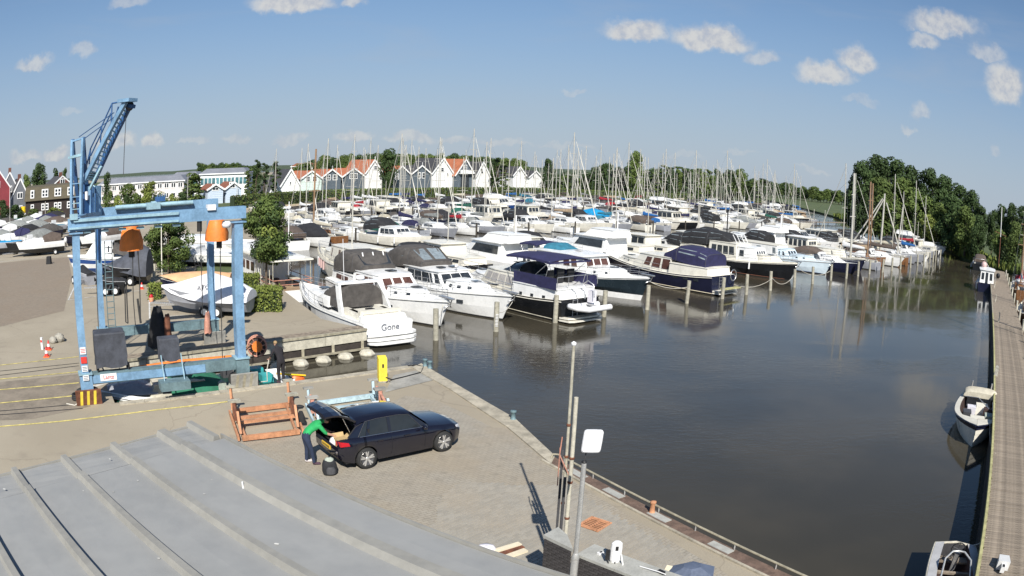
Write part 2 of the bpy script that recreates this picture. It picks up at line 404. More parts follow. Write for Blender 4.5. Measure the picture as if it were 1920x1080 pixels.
def _water(nt, gg, o, b):
    mp = nt.nodes.new('ShaderNodeMapping'); mp.inputs['Rotation'].default_value = (0, 0, radians(30)); mp.inputs['Scale'].default_value = (1, 2.2, 1)
    nt.links.new(o, mp.inputs['Vector']); v = mp.outputs[0]
    big = gg.noise(v, .05, 3, .5)
    a = gg.noise(v, 1.7, 3, .6, .3); c = gg.noise(v, 5.5, 2, .5)
    ruf = gg.smooth(big, .44, .60, .12, 1.5)
    h = gg.m('MULTIPLY', gg.m('ADD', gg.m('MULTIPLY', a, .8), gg.m('MULTIPLY', c, .25)), ruf)
    bp = nt.nodes.new('ShaderNodeBump'); bp.inputs['Strength'].default_value = .24; bp.inputs['Distance'].default_value = .05
    nt.links.new(h, bp.inputs['Height']); nt.links.new(bp.outputs[0], b.inputs['Normal'])
    nt.links.new(gg.mix(gg.smooth(gg.noise(o, .09, 4, .6), .35, .65), (.040, .036, .026), (.062, .053, .036)), b.inputs['Base Color'])
    b.inputs['Roughness'].default_value = .06; b.inputs['IOR'].default_value = 1.33
ground_material('water', _water)


def _yard(nt, gg, o, b):
    n1 = gg.noise(o, .12, 5, .6); n2 = gg.noise(o, .9, 6, .65); n3 = gg.noise(o, 30, 3, .6)
    c = gg.mix(gg.smooth(n1, .35, .65), (.32, .275, .20), (.385, .335, .25))
    c = gg.mix(gg.smooth(n2, .52, .75, 0, .5), c, (.23, .195, .15))
    c = gg.mix(gg.smooth(gg.noise(o, .33, 5, .7, 1.2), .58, .70, 0, .4), c, (.17, .15, .12))
    c = gg.mix(gg.smooth(n3, .3, .7, 0, .45), c, (.21, .185, .15))
    cr = nt.nodes.new('ShaderNodeTexVoronoi'); cr.feature = 'DISTANCE_TO_EDGE'; cr.inputs['Scale'].default_value = .16
    wv = gg.vec('ADD', o, gg.vec('MULTIPLY', nt_noise_col(nt, o, 1.2), (.9, .9, 0)))
    nt.links.new(wv, cr.inputs['Vector'])
    c = gg.mix(gg.smooth(cr.outputs['Distance'], .0, .007, .3, 0), c, (.13, .105, .08))
    nt.links.new(c, b.inputs['Base Color']); b.inputs['Roughness'].default_value = .93
    bp = nt.nodes.new('ShaderNodeBump'); bp.inputs['Strength'].default_value = .3; bp.inputs['Distance'].default_value = .01
    nt.links.new(n3, bp.inputs['Height']); nt.links.new(bp.outputs[0], b.inputs['Normal'])


def nt_noise_col(nt, o, sc):
    n = nt.nodes.new('ShaderNodeTexNoise'); nt.links.new(o, n.inputs['Vector']); n.inputs['Scale'].default_value = sc; n.inputs['Detail'].default_value = 3
    return n.outputs['Color']
ground_material('yard', _yard)


def _blocks(dark):
    def f(nt, gg, o, b):
        mp = nt.nodes.new('ShaderNodeMapping'); mp.inputs['Rotation'].default_value = (0, 0, -ANG_U); nt.links.new(o, mp.inputs['Vector'])
        br = nt.nodes.new('ShaderNodeTexBrick'); nt.links.new(mp.outputs[0], br.inputs['Vector'])
        br.inputs['Scale'].default_value = 1; br.inputs['Brick Width'].default_value = .21; br.inputs['Row Height'].default_value = .105; br.inputs['Mortar Size'].default_value = .006
        ca, cb = ((.215, .175, .13), (.265, .215, .16)) if dark else ((.29, .265, .22), (.335, .305, .25))
        br.inputs['Color1'].default_value = (*ca, 1); br.inputs['Color2'].default_value = (*cb, 1); br.inputs['Mortar'].default_value = (.17, .15, .12, 1)
        n = gg.noise(o, .35, 5, .65); n2 = gg.noise(o, 2.5, 4, .6)
        c = gg.mix(gg.smooth(n, .35, .7, 0, .55), br.outputs['Color'], (.30, .245, .17) if not dark else (.22, .17, .12))
        c = gg.mix(gg.smooth(n2, .5, .8, 0, .4), c, (.13, .115, .09))
        nt.links.new(c, b.inputs['Base Color']); b.inputs['Roughness'].default_value = .9
    return f
ground_material('block_grey', _blocks(False)); ground_material('block_dark', _blocks(True))


def _paver(nt, gg, o, b):
    geo = nt.nodes.new('ShaderNodeNewGeometry'); oi = nt.nodes.new('ShaderNodeObjectInfo')
    r = gg.m('FRACT', gg.m('ADD', geo.outputs['Random Per Island'], oi.outputs['Random']))
    tw = nt.nodes.new('ShaderNodeNewGeometry').outputs['Position']
    n1 = gg.noise(tw, .4, 5, .65); n3 = gg.noise(tw, 35, 3, .6)
    c = gg.mix(r, (.28, .26, .22), (.345, .32, .27))
    c = gg.mix(gg.smooth(n1, .4, .7, 0, .5), c, (.36, .30, .22))
    c = gg.mix(gg.smooth(n3, .3, .7, 0, .35), c, (.17, .16, .14))
    nt.links.new(c, b.inputs['Base Color']); b.inputs['Roughness'].default_value = .92
ground_material('paver', _paver)


def _grass(nt, gg, o, b):
    n = gg.noise(o, .08, 6, .65); n2 = gg.noise(o, 3, 4, .7)
    c = gg.mix(gg.smooth(n, .35, .65), (.055, .085, .025), (.10, .12, .04)); c = gg.mix(gg.smooth(n2, .35, .7, 0, .6), c, (.035, .05, .018))
    nt.links.new(c, b.inputs['Base Color']); b.inputs['Roughness'].default_value = .95
ground_material('grass', _grass)

w = MB(); w.face([(-2600, -400, WATER), (3200, -400, WATER), (3200, 6000, WATER), (-2600, 6000, WATER)], 'water')
w.build('water', kind='structure')
wb = MB(); wb.face([(-2600, -400, -3.2), (3200, -400, -3.2), (3200, 6000, -3.2), (-2600, 6000, -3.2)], 'concrete_dark'); wb.build('harbour_bed', kind='structure')

K0 = Vector((9.27, 8.15, 0)); KR = G(1483, 1079); K2 = G(1041, 857.6); K1 = G(965, 786); KC = G(790, 683)
SN, SF = 25.5, 31.4          # near and far edge of the lifting dock in row coordinates
DC = G(687, 617); D2 = G(602, 598)
LB_ = [D2, G(560, 566), G(517, 533), P(19.5, 57.5), P(31, 92), G(458, 400), G(484, 393)]
PROM = [G(560, 386), G(640, 380), G(720, 377), G(820, 375), G(920, 372.5), G(1000, 371.5), G(1100, 374), G(1200, 378.5), G(1330, 382), G(1440, 386)]
quay_pts = [K0, KR, K2, K1, KC, P(2.2, SN), P(2.2, SF), DC] + LB_ + PROM + [Vector((150, 420, 0)), Vector((40, 900, 0)), Vector((-1500, 1500, 0)), Vector((-1500, -200, 0)), Vector((30, -60, 0)), Vector((17, -4, 0))]
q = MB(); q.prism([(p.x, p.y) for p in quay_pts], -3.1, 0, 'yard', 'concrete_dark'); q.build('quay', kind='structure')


def sheet(name, pts, z, m, kind='structure'):
    s_ = MB(); s_.face([(p[0], p[1], z) for p in pts], m); return s_.build(name, kind=kind)


# grey block paving around the car, dark block paving on the far left, sand path on the promenade
_i = lambda a, b, t: a + (b - a) * t
pave_edge = [G(1340, 1062), G(1300, 1040), G(1235, 1000), G(1180, 968), G(1110, 925), G(1040, 880), G(985, 830), G(952, 803), G(925, 802), G(860, 770), G(820, 752), G(760, 742)]
sheet('block_pavement', pave_edge + [G(700, 770), G(575, 800), G(470, 822), G(430, 815), Vector((-3.0, 7.0, 0)), Vector((2, 4, 0)), Vector((8.5, 5, 0))], .004, 'block_grey')
sheet('dark_block_pavement', [G(-60, 628), G(120, 583), G(135, 520), G(128, 482), G(60, 487), G(-60, 500)], .004, 'block_dark')
sheet('drain_strip', [G(-60, 722), G(-60, 790), G(60, 786), G(170, 762), G(160, 700)], .003, 'slick')
nrm = []
path_in, path_out = [], []
pl = LB_[-1:] + PROM
for i, p in enumerate(pl):
    a, b = pl[max(i - 1, 0)], pl[min(i + 1, len(pl) - 1)]
    d = (b - a).normalized(); nn = Vector((-d.y, d.x, 0))
    path_in.append(p + nn * .5); path_out.append(p + nn * 6)
sheet('promenade', path_in + path_out[::-1], .004, 'sand_path')
sheet('lawn', path_out + [path_out[-1] + Vector((40, 120, 0)), Vector((-60, 700, 0)), Vector((-700, 700, 0)), Vector((-400, 200, 0)), G(200, 388), G(330, 380)], .008, 'grass')
# painted lines
def stripe(name, pts, wid, z, m):
    s_ = MB()
    for a, b in zip(pts[:-1], pts[1:]):
        d = (b - a).normalized(); nn = Vector((-d.y, d.x, 0)) * wid / 2
        s_.face([(a - nn)[:2] + (z,), (b - nn)[:2] + (z,), (b + nn)[:2] + (z,), (a + nn)[:2] + (z,)], m)
    return s_.build(name, kind='structure')
for k, pts in enumerate([[(0, 685), (147, 669)], [(0, 711), (150, 697)], [(0, 731), (148, 718)], [(0, 756), (142, 742)], [(-40, 803), (117, 790), (300, 768), (430, 753)]]):
    pp = [G(*p) for p in pts]; pp[0] = pp[0] + (pp[0] - pp[1]).normalized() * 8
    stripe('painted_line', pp, .10, .010, 'yellow_line')
for pts in [[(0, 491), (128, 478)], [(128, 563), (140, 537)], [(128, 563), (262, 545)], [(146, 527), (150, 548)], [(280, 560), (281, 598)], [(278, 566), (330, 563)], [(282, 596), (420, 586)], [(281, 575), (330, 572)]]:
    stripe('parking_line', [G(*p) for p in pts], .11, .012, 'white_line')
# far land behind the marina and the wooded right bank
BANK = [Vector((150, 640, 0)), Vector((150, 400, 0)), G(1565, 408, -1.1), G(1610, 425, -1.1), G(1680, 441, -1.1), G(1760, 460, -1.1), G(1800, 484, -1.1), G(1852, 503, -1.1), G(1885, 512, -1.1), Vector((85, 78, 0)), Vector((110, 60, 0)), Vector((180, 10, 0))]
rb = MB(); rb.prism([(p.x, p.y) for p in BANK] + [(900, -60), (900, 640)], -3.1, -.5, 'grass'); rb.build('river_bank', kind='structure')
# terrain on the far side of the water: low hills with woods on them
hl = MB()
def hills(y0, x0, x1, hmax, seed, depth, step=25):
    random.seed(seed); n = int((x1 - x0) / step); ph = [random.uniform(0, 6.28) for _ in range(6)]
    secs = []
    for i in range(n + 1):
        x = x0 + step * i
        h = hmax * (.55 + .25 * sin(x / 310 + ph[0]) + .12 * sin(x / 90 + ph[1]) + .05 * sin(x / 31 + ph[2]))
        yy = y0 + 60 * sin(x / 400 + ph[3])
        secs.append([(x, yy, -1.0), (x, yy + depth * .2, h * .5), (x, yy + depth * .5, h), (x, yy + depth, h * .6)])
    hl.loft(secs, 'hillside', closed=False, caps=False, sm=True)
def _hill(nt, gg, o, b):
    n = gg.noise(o, .02, 6, .7); n2 = gg.noise(o, .12, 5, .7)
    c = gg.mix(gg.smooth(n2, .35, .65), (.03, .05, .025), (.07, .095, .045))
    nt.links.new(c, b.inputs['Base Color']); b.inputs['Roughness'].default_value = 1
ground_material('hillside', _hill)
hills(1300, -300, 2600, 17, 3, 500)
hills(700, 165, 900, 9, 11, 300, 12)
hills(1900, -1900, 600, 15, 5, 600)
hl.build('hills', kind='structure')

# ------------------------------------------------------------------ quay edges
# granite / concrete coping on the quay between the dock mouth and the railing
ce = MB()
cop_out = [KC, K1, K2]
cop_in = [G(776, 690), G(880, 755), G(952, 803), G(1010, 850), G(1033, 872)]
coping = thing('quay_coping', 'speckled concrete coping along the quay edge from dock mouth to railing', 'quay edge', kind='structure')
path_o = [KC.lerp(K1, i / 6) for i in range(7)] + [K1.lerp(K2, i / 4) for i in range(1, 5)]
ki = [G(772, 690), G(845, 732), G(952, 803), G(1033, 872)]
def polyat(pts, t):
    L = [0]
    for a, b in zip(pts[:-1], pts[1:]): L.append(L[-1] + (b - a).length)
    d = t * L[-1]
    for i in range(len(pts) - 1):
        if d <= L[i + 1] + 1e-9:
            return pts[i].lerp(pts[i + 1], (d - L[i]) / max(1e-9, L[i + 1] - L[i]))
    return pts[-1]
for i in range(len(path_o) - 1):
    t0, t1 = i / (len(path_o) - 1), (i + 1) / (len(path_o) - 1)
    a, b = path_o[i], path_o[i + 1]; c, d = polyat(ki, t1), polyat(ki, t0)
    g_ = .008
    dd = (b - a).normalized() * g_
    s_ = MB(); s_.prism([(a + dd)[:2], (b - dd)[:2], (c - dd)[:2], (d + dd)[:2]], -.35, .05, 'concrete'); s_.build('coping_slab', coping)
# slabs of the dock's near and far edges
dk = thing('dock_edge', 'weathered concrete coping around the boat lift dock', 'quay edge', kind='structure')
for i in range(12):
    a = 2.4 + (15.4 - 2.4) * i / 12; b = a + 13 / 12 - .02
    s_ = MB(); s_.prism([P(a, SN - .38)[:2], P(b, SN - .38)[:2], P(b, SN - .02)[:2], P(a, SN - .02)[:2]][::1], -.3, .045, 'concrete'); s_.build('coping_slab', dk)
# left deck: fascia beam, posts and ledge on the dock side and along the boats
fas = thing('timber_landing', 'weathered timber edge of the landing stage beside the lifting dock', 'landing stage', kind='structure')
dv = (DC - P(2.2, SF)).normalized(); LL = (DC - P(2.2, SF)).length
Pf = lambda d, off, z: P(2.2, SF) + dv * d + Vector((dv.y, -dv.x, 0)) * off + Vector((0, 0, z))
n_ = 6
for i in range(n_):
    a, b = LL * i / n_, LL * (i + 1) / n_ - .02
    s_ = MB(); s_.beam(Pf(a, .07, .0), Pf(b, .07, .0), .14, .11, 'wood_cap'); s_.build('cap_board', fas)
    s_ = MB(); s_.beam(Pf(a, .02, -.32), Pf(b, .02, -.32), .10, .50, 'wood_pale'); s_.build('fascia_board', fas)
for i in range(3):
    s_ = MB(); s_.beam(Pf(0, -.17 - i * .27, .012), Pf(LL, -.17 - i * .27, .012), .25, .03, 'wood_deck'); s_.build('deck_board', fas)
for i in range(9):
    d = .5 + (LL - .8) * i / 8
    s_ = MB(); s_.beam(Pf(d, .10, -3), Pf(d, .10, -.56), .14, .14, 'wood_cap'); s_.build('post', fas)
s_ = MB(); s_.beam(Pf(.2, .22, -.95), Pf(LL, .22, -.95), .14, .08, 'wood_cap'); s_.build('ledge', fas)
for i in range(7):
    d = LL * .45 + LL * .52 * i / 6
    s_ = MB(); s_.lathe([(0, .28), (.30, .22), (.42, .08), (.40, -.1), (0, -.1)], 'wood_pale', 8, c=tuple(Pf(d, .75, WATER - .02)), sm=False); s_.build('float', fas)
# far side under the landing: recess wall
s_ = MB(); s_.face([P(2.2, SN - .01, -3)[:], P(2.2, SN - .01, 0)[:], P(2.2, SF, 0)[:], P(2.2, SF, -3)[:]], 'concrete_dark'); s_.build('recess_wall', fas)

# ------------------------------------------------------------------ boats: shape functions (x from the stern forward, z from the waterline up)
class Hull:
    def __init__(s, L, B, fb=(1.5, 1.05, 1.1), tw=.82, rake=.7, p=2.3, mid=.42, fine=1.0):
        s.L, s.B, s.fb, s.tw, s.rake, s.p, s.mid, s.fine = L, B, fb, tw, rake, p, mid, fine
    def half(s, t):
        if t < s.mid: k = 1 - (1 - s.tw) * ((s.mid - t) / s.mid) ** 1.8
        else: k = 1 - ((t - s.mid) / (1 - s.mid)) ** s.p
        return max(.015, k * s.B / 2)
    def top(s, t):
        b, m, a = s.fb
        return m + (a - m) * ((.4 - t) / .4) ** 2 if t < .4 else m + (b - m) * ((t - .4) / .6) ** 1.8
    def hx(s, x): return s.half(min(1, max(0, x / s.L)))
    def zx(s, x): return s.top(min(1, max(0, x / s.L)))
    def mesh(s, mb, side, boot, stripe, deck, band=None, N=16, bulwark=.10, transom_rake=.0, rub='rub', bh=.10):
        secs = []
        for i in range(N + 1):
            t = i / N; t = t ** .92 if t > .5 else t
            h, z = s.half(t), s.top(t); bw = s.fine
            def xx(zz, t=t): return s.L * t + s.rake * (zz / s.fb[0]) * t ** 5 - (transom_rake * (zz / s.fb[2]) * (1 - t) ** 6)
            prof = [(0, -.55 * (1 - .6 * t ** 4)), (h * .62 * bw, -.42 * (1 - .7 * t ** 4)), (h * .90 * (bw if t > .6 else 1), 0), (h * (.915 + .04 * (bh - .1)) * (bw if t > .6 else 1), bh), (h * .965, z * .45), (h * .995, z - .24), (h, z)]
            R = [(xx(c), b, c) for b, c in prof]; Lf = [(x, -y, c) for x, y, c in R[:0:-1]]
            secs.append(Lf + R)
        m = [side] * 12
        b2 = band or side
        order = [stripe, b2, side, side if False else side, boot, boot]
        strips = [stripe, b2, side, boot, boot, boot] + [boot, boot, boot, side, b2, stripe]
        mb.loft([sec for sec in secs], strips, closed=False, caps=False, sm=False)
        mb.face([p for p in secs[0]], side)
        # deck inside a low toe rail
        dk = []
        for i, sec in enumerate(secs):
            t = i / N; t = t ** .92 if t > .5 else t
            h = max(.01, s.half(t) - .05); z = s.top(t) - bulwark; x = sec[-1][0]
            if i == N: x -= .12
            dk.append([(x, -s.half(t), s.top(t)), (x, -h, s.top(t) + .015), (x, -h, z), (x, 0, z + .04), (x, h, z), (x, h, s.top(t) + .015), (x, s.half(t), s.top(t))])
        mb.loft(dk, [rub if rub else side, deck, deck, deck, deck, rub if rub else side], closed=False, caps=False)
    def line(s, off=0.0, dz=0.0, t0=0., t1=1., n=16, side=1):
        out = []
        for i in range(n + 1):
            t = t0 + (t1 - t0) * i / n; z = s.top(t)
            out.append(Vector((s.L * t + s.rake * (z / s.fb[0]) * t ** 5, side * max(.0, s.half(t) - off), z + dz)))
        return out


def superstructure(H, x0, x1, w, z0, z1, sf=.5, sb=.1, tum=.10, side_gap=.35):
    """corner-based cabin block: returns function side(k, u, v) and lists"""
    zb = lambda x: H.zx(x) - .12 if z0 is None else z0
    N = 6
    bot, topp = [], []
    for i in range(N + 1):
        x = x0 + (x1 - x0) * i / N
        h = max(.12, min(w / 2, H.hx(x) - side_gap)) if side_gap is not None else w / 2
        xt = (x0 + sb) + ((x1 - sf) - (x0 + sb)) * i / N
        bot.append((x, h, zb(x))); topp.append((xt, max(.1, h - tum), z1 if not callable(z1) else z1(xt)))
    return bot, topp


class Cabin:
    def __init__(s, H, x0, x1, w, z0, z1, sf=.5, sb=.1, tum=.10, gap=.35):
        s.b, s.t = superstructure(H, x0, x1, w, z0, z1, sf, sb, tum, gap)
    def body(s, mb, m, roof=None, over=.0, roof_t=.06, camber=.06):
        bl = [(x, -y, z) for x, y, z in s.b]; tl = [(x, -y, z) for x, y, z in s.t]
        secs = [[bl[i], tl[i], s.t[i], s.b[i]] for i in range(len(s.b))]
        mb.loft(secs, m, closed=False, caps=False)
        mb.face([secs[0][3], secs[0][2], secs[0][1], secs[0][0]], m); mb.face(secs[-1], m)
        # crowned roof slab
        r = roof or m
        n = len(s.t); rs = []
        for i in range(n):
            x, y, z = s.t[i]; x += -over if i == 0 else (over if i == n - 1 else 0); y += over
            e = .03 if i in (0, n - 1) else 0
            rs.append([(x, -y, z), (x, -y, z + roof_t - e), (x, -y * .5, z + roof_t + camber * .8 - e), (x, 0, z + roof_t + camber - e), (x, y * .5, z + roof_t + camber * .8 - e), (x, y, z + roof_t - e), (x, y, z)])
        mb.loft(rs, r, closed=True, caps=True)
    def patch(s, side, u, v):
        n = len(s.b) - 1
        if side in (1, -1):
            k = min(n - 1, int(u * n)); f = u * n - k
            B = Vector(s.b[k]).lerp(Vector(s.b[k + 1]), f); T = Vector(s.t[k]).lerp(Vector(s.t[k + 1]), f)
            p = B.lerp(T, v); p.y *= side; return p
        i = n if side == 'f' else 0
        B = Vector(s.b[i]); T = Vector(s.t[i]); B.y *= (u * 2 - 1); T.y *= (u * 2 - 1)
        return B.lerp(T, v)
    def window(s, mb, side, u0, u1, v0, v1, m, off=.018, frame=None, r=0.0):
        c = [s.patch(side, u0, v0), s.patch(side, u1, v0), s.patch(side, u1, v1), s.patch(side, u0, v1)]
        nn = (c[1] - c[0]).cross(c[3] - c[0]); nn.normalize()
        out = Vector((0, side, 0)) if side in (1, -1) else Vector((1 if side == 'f' else -1, 0, .2))
        if nn.dot(out) < 0: nn = -nn
        if frame:
            e = .035
            ctr = sum(c, Vector()) / 4
            big = [q + (q - ctr).normalized() * e + nn * (off * .6) for q in c]
            mb.face(big, frame)
            for i in range(4): a, b = big[i], big[(i + 1) % 4]; mb.face([a, b, b - nn * off, a - nn * off], frame)
        p = [q + nn * off for q in c]
        mb.face(p, m)
        for i in range(4): a, b = p[i], p[(i + 1) % 4]; mb.face([a, b, b - nn * off, a - nn * off], m)


def arch(mb, secs, m, n=10, power=2.6, caps=True, thick=None):
    """canvas: cross sections (x, half width, z edge, z top)"""
    L = []
    for x, hw, ze, zt in secs:
        row = []
        for k in range(n + 1):
            a = pi * k / n; ca, sa = cos(a), sin(a)
            row.append((x, hw * (abs(ca) ** (2 / power)) * (1 if ca > 0 else -1), ze + (zt - ze) * abs(sa) ** (2 / power)))
        L.append(row)
    mb.loft(L, m, closed=False, caps=False, sm=True)
    if caps:
        mb.face(L[0], m); mb.face(L[-1][::-1], m)
    return L


def arch_window(mb, L, i0, i1, k0, k1, m, off=.02):
    """panel on a canvas between sections i0,i1 and arc steps k0,k1"""
    g_ = lambda i, k: Vector(L[i][k])
    def pt(fi, fk):
        i = min(len(L) - 2, int(fi)); k = min(len(L[0]) - 2, int(fk)); a, b = fi - i, fk - k
        return g_(i, k).lerp(g_(i + 1, k), a).lerp(g_(i, k + 1).lerp(g_(i + 1, k + 1), a), b)
    c = [pt(i0, k0), pt(i1, k0), pt(i1, k1), pt(i0, k1)]
    n = (c[1] - c[0]).cross(c[3] - c[0]).normalized()
    ctr = sum(c, Vector()) / 4; ref = Vector((ctr.x, 0, ctr.z - 1))
    if n.dot(ctr - ref) < 0: n = -n
    mb.face([q + n * off for q in c], m)


def railing(mb, H, t0, t1, h=.62, m='steel', step=1.1, r=.016, off=.10, close_bow=True, low=True):
    for sd in (1, -1):
        for dz in ((h, h * .5) if low else (h,)):
            mb.tube(H.line(off, dz, t0, t1, 14, sd), r, m, 4, caps=False)
        n = max(2, int((t1 - t0) * H.L / step))
        for i in range(n + 1):
            t = t0 + (t1 - t0) * i / n
            p = H.line(off, 0, t, t, 1, sd)[0]
            mb.tube([p, p + Vector((0, 0, h))], r, m, 4, caps=False)


def make_yacht(name, spec):
    """one motor yacht or sailing yacht as a thing with parts; spec is a dictionary of its own features"""
    S = spec; root = thing(name, S.get('label'), S.get('cat', 'motorboat'))
    H = Hull(S['L'], S['B'], S.get('fb', (1.5, 1.05, 1.1)), S.get('tw', .82), S.get('rake', .7), S.get('p', 2.3), fine=S.get('fine', .9))
    fine = S.get('fine_parts', True)
    mb = MB(); H.mesh(mb, S.get('hull', 'gelcoat'), S.get('boot', 'boot_black'), S.get('stripe', S.get('hull', 'gelcoat')), S.get('deck', 'deck_white'), S.get('band'), rub=S.get('rub', 'rub'), transom_rake=S.get('trake', 0), bh=S.get('bh', .10))
    for sd in (1, -1):
        if S.get('rubrail', True): mb.tube(H.line(-.02, -.12, 0, 1, 16, sd), .035, S.get('rub', 'rub') , 5)
        if S.get('wl_line'): mb.tube([Vector((p.x, p.y * .925, .14)) for p in H.line(0, 0, 0, .93, 12, sd)], .03, S['wl_line'], 4)
    hull = mb.build('hull', root)
    for (t, z, w_) in S.get('ports', []):
        for sd in (1, -1):
            a, b = H.line(0, 0, t - w_ / H.L / 2, t + w_ / H.L / 2, 1, sd)
            k = z / H.top(t)
            pw = MB(); q = [Vector((a.x, a.y * (.955 + .04 * k) + sd * .03, a.z * k)), Vector((b.x, b.y * (.955 + .04 * k) + sd * .03, b.z * k))]
            pw.loft([[q[0], q[1], q[1] + Vector((0, sd * .01, .20)), q[0] + Vector((0, sd * .01, .20))], [q[0] - Vector((0, sd * .06, 0)), q[1] - Vector((0, sd * .06, 0)), q[1] + Vector((0, -sd * .05, .20)), q[0] + Vector((0, -sd * .05, .20))]], 'glass')
            pw.build('porthole', hull)
    tops = []
    for ci, c in enumerate(S.get('cabins', [])):
        cb = Cabin(H, c['x'][0], c['x'][1], c['w'], c.get('z0'), c['z1'], c.get('sf', .5), c.get('sb', .1), c.get('tum', .1), c.get('gap', .35))
        mb = MB(); cb.body(mb, c.get('m', 'gelcoat'), c.get('roof'), c.get('over', .05), camber=c.get('camber', .06))
        co = mb.build(c.get('name', 'cabin'), root)
        wm = c.get('glass', 'glass')
        wins = [(sd, *w_) for w_ in c.get('side', []) for sd in (1, -1)] + [('f', *w_) for w_ in c.get('front', [])] + [('b', *w_) for w_ in c.get('back', [])]
        if fine:
            for w_ in wins:
                wb_ = MB(); cb.window(wb_, *w_, wm, frame=c.get('frame')); wb_.build('window', co)
        elif wins:
            wb_ = MB()
            for w_ in wins: cb.window(wb_, *w_, wm)
            wb_.build('windows', root, kind='stuff')
        tops.append(cb)
    for c in S.get('canvas', []):
        mb = MB(); L_ = arch(mb, c['secs'], c['m'], power=c.get('p', 2.6), caps=c.get('caps', True))
        co = mb.build('canopy', root)
        for wv in c.get('win', []):
            wm_ = MB(); arch_window(wm_, L_, *wv, c.get('wm', 'glass_pale')); wm_.build('canopy_window', co)
        if c.get('frame'):
            fr = MB()
            for row in (L_[0], L_[-1], L_[len(L_) // 2]): fr.tube(row, .022, 'darkgrey', 4, caps=False)
            fr.build('canopy_frame', root, kind='stuff')
    for b in S.get('bimini', []):    # flat canvas roof on legs: (x0,x1,halfw,z,zbase,m)
        x0, x1, hw, z, zb, m = b
        mb = MB(); L_ = [[(x, y, z + .16 * (1 - (y / hw) ** 2) - .10 * ((x - (x0 + x1) / 2) / (x1 - x0) * 2) ** 2) for y in (-hw, -hw * .6, 0, hw * .6, hw)] for x in (x0, x0 + (x1 - x0) * .25, (x0 + x1) / 2, x0 + (x1 - x0) * .75, x1)]
        mb.loft(L_, m, closed=False, caps=False, sm=True)
        mb.loft([[(p[0], p[1], p[2] - .04) for p in row] for row in L_], m, closed=False, caps=False, sm=True)
        mb.loft([[(p[0], p[1], p[2]) for p in (L_[0][0], L_[0][-1])], [(p[0], p[1], p[2] - .12) for p in (L_[0][0], L_[0][-1])]], m, closed=False, caps=False)
        for sd in (0, -1): mb.loft([[row[sd] for row in L_], [(row[sd][0], row[sd][1], row[sd][2] - .14) for row in L_]], m, closed=False, caps=False)
        mb.build('canopy', root)
        mb = MB()
        for sd in (-1, 1):
            for xa, xb in ((x0 + .1, x0 + .6), (x1 - .1, x1 - .7), (x0 + .1, (x0 + x1) / 2)):
                mb.tube([(xb, sd * (hw - .02), zb), (xa, sd * (hw - .02), z - .05)], .02, 'steel', 4, caps=False)
        mb.build('canopy_frame', root, kind='stuff')
    for k, d in enumerate(S.get('hatches', [])):
        mb = MB(); mb.box((d[0], d[1], d[2]), (d[3], d[4], .06), d[5] if len(d) > 5 else 'glass'); mb.build('hatch', root)
    if S.get('rail'):
        mb = MB(); railing(mb, H, *S['rail'][:2], h=S['rail'][2] if len(S['rail']) > 2 else .6); mb.build('railing', root, kind='stuff')
    for fd in S.get('fenders', []):
        t, sd, m = fd[:3]
        p = H.line(-.12, -.15, t, t, 1, sd)[0]
        mb = MB(); mb.tube([p, p - Vector((0, 0, .12)), p - Vector((0, 0, .2)), p - Vector((0, 0, .6)), p - Vector((0, 0, .68))], .10, m, 7); mb.build('fender', root)
    for mk in S.get('masts', []):     # (x, zbase, height, radius, boom length, boom z, cover material, mast material)
        x, zb, h, r, bl, bz, cov, mm = mk
        mb = MB(); mb.tube([(x, 0, zb), (x, 0, zb + h)], r, mm, 6)
        if h > 6:
            for f_, sl_ in ((.5, .9), (.75, .6)):
                mb.tube([(x, -sl_, zb + h * f_), (x, sl_, zb + h * f_)], r * .45, mm, 4)
        mo = mb.build('mast', root)
        if h > 6:
            rg = MB(); rr = .011 if fine else .009
            tp = (x, 0, zb + h * .97)
            rg.tube([tp, (H.L + H.rake * .8, 0, H.fb[0])], rr, 'darkgrey', 3, caps=False)
            rg.tube([tp, (.1, 0, H.fb[2] + .1)], rr, 'darkgrey', 3, caps=False)
            for sd in (-1, 1): rg.tube([tp, (x, sd * .9, zb + h * .5), (x - .1, sd * (H.hx(x) - .05), H.zx(x))], rr, 'steel', 3, caps=False)
            rg.build('rigging', root, kind='stuff')
            if S.get('furler'):
                fu = MB(); a, b_ = Vector(tp), Vector((H.L + H.rake * .7, 0, H.fb[0] + .25)); fu.tube([b_, b_.lerp(a, .5), b_.lerp(a, .92)], .07, S['furler'], 6, r1=.03); fu.build('furled_sail', root)
        if bl:
            mb = MB(); mb.tube([(x, 0, zb + bz), (x - bl, 0, zb + bz)], .06, mm, 6); bo = mb.build('boom', root)
            if cov:
                mb = MB()
                mb.loft([[(x + .05 - bl * f_, a_ * w_, zb + bz + c_) for a_, c_ in ((-.5, -.10), (-1, .02), (-.6, .20 * hf), (0, .32 * hf), (.6, .20 * hf), (1, .02), (.5, -.10))] for f_, w_, hf in ((0, .12, 2.2), (.12, .15, 1.5), (.4, .16, 1.1), (.7, .13, .9), (1, .07, .6))], cov, closed=True)
                mb.build('sail_cover', bo)
    if S.get('dinghy'):
        x, z, dm = S['dinghy']; mb = MB()
        for sd in (-1, 1): mb.tube([(x, -1.35, z), (x + .0 - 0, -1.0, z), (x, 0, z)], .01, 'rope', 3)
        pts = [(x - .55, -1.4, z), (x - .6, .6, z), (x - .35, 1.3, z + .12), (x, 1.55, z + .2), (x + .35, 1.3, z + .12), (x + .6, .6, z), (x + .55, -1.4, z)]
        mb.tube(pts, .19, dm, 8); mb.face([(x - .5, -1.3, z - .05), (x + .5, -1.3, z - .05), (x + .5, .9, z - .02), (x, 1.4, z + .1), (x - .5, .9, z - .02)], 'deck_grey')
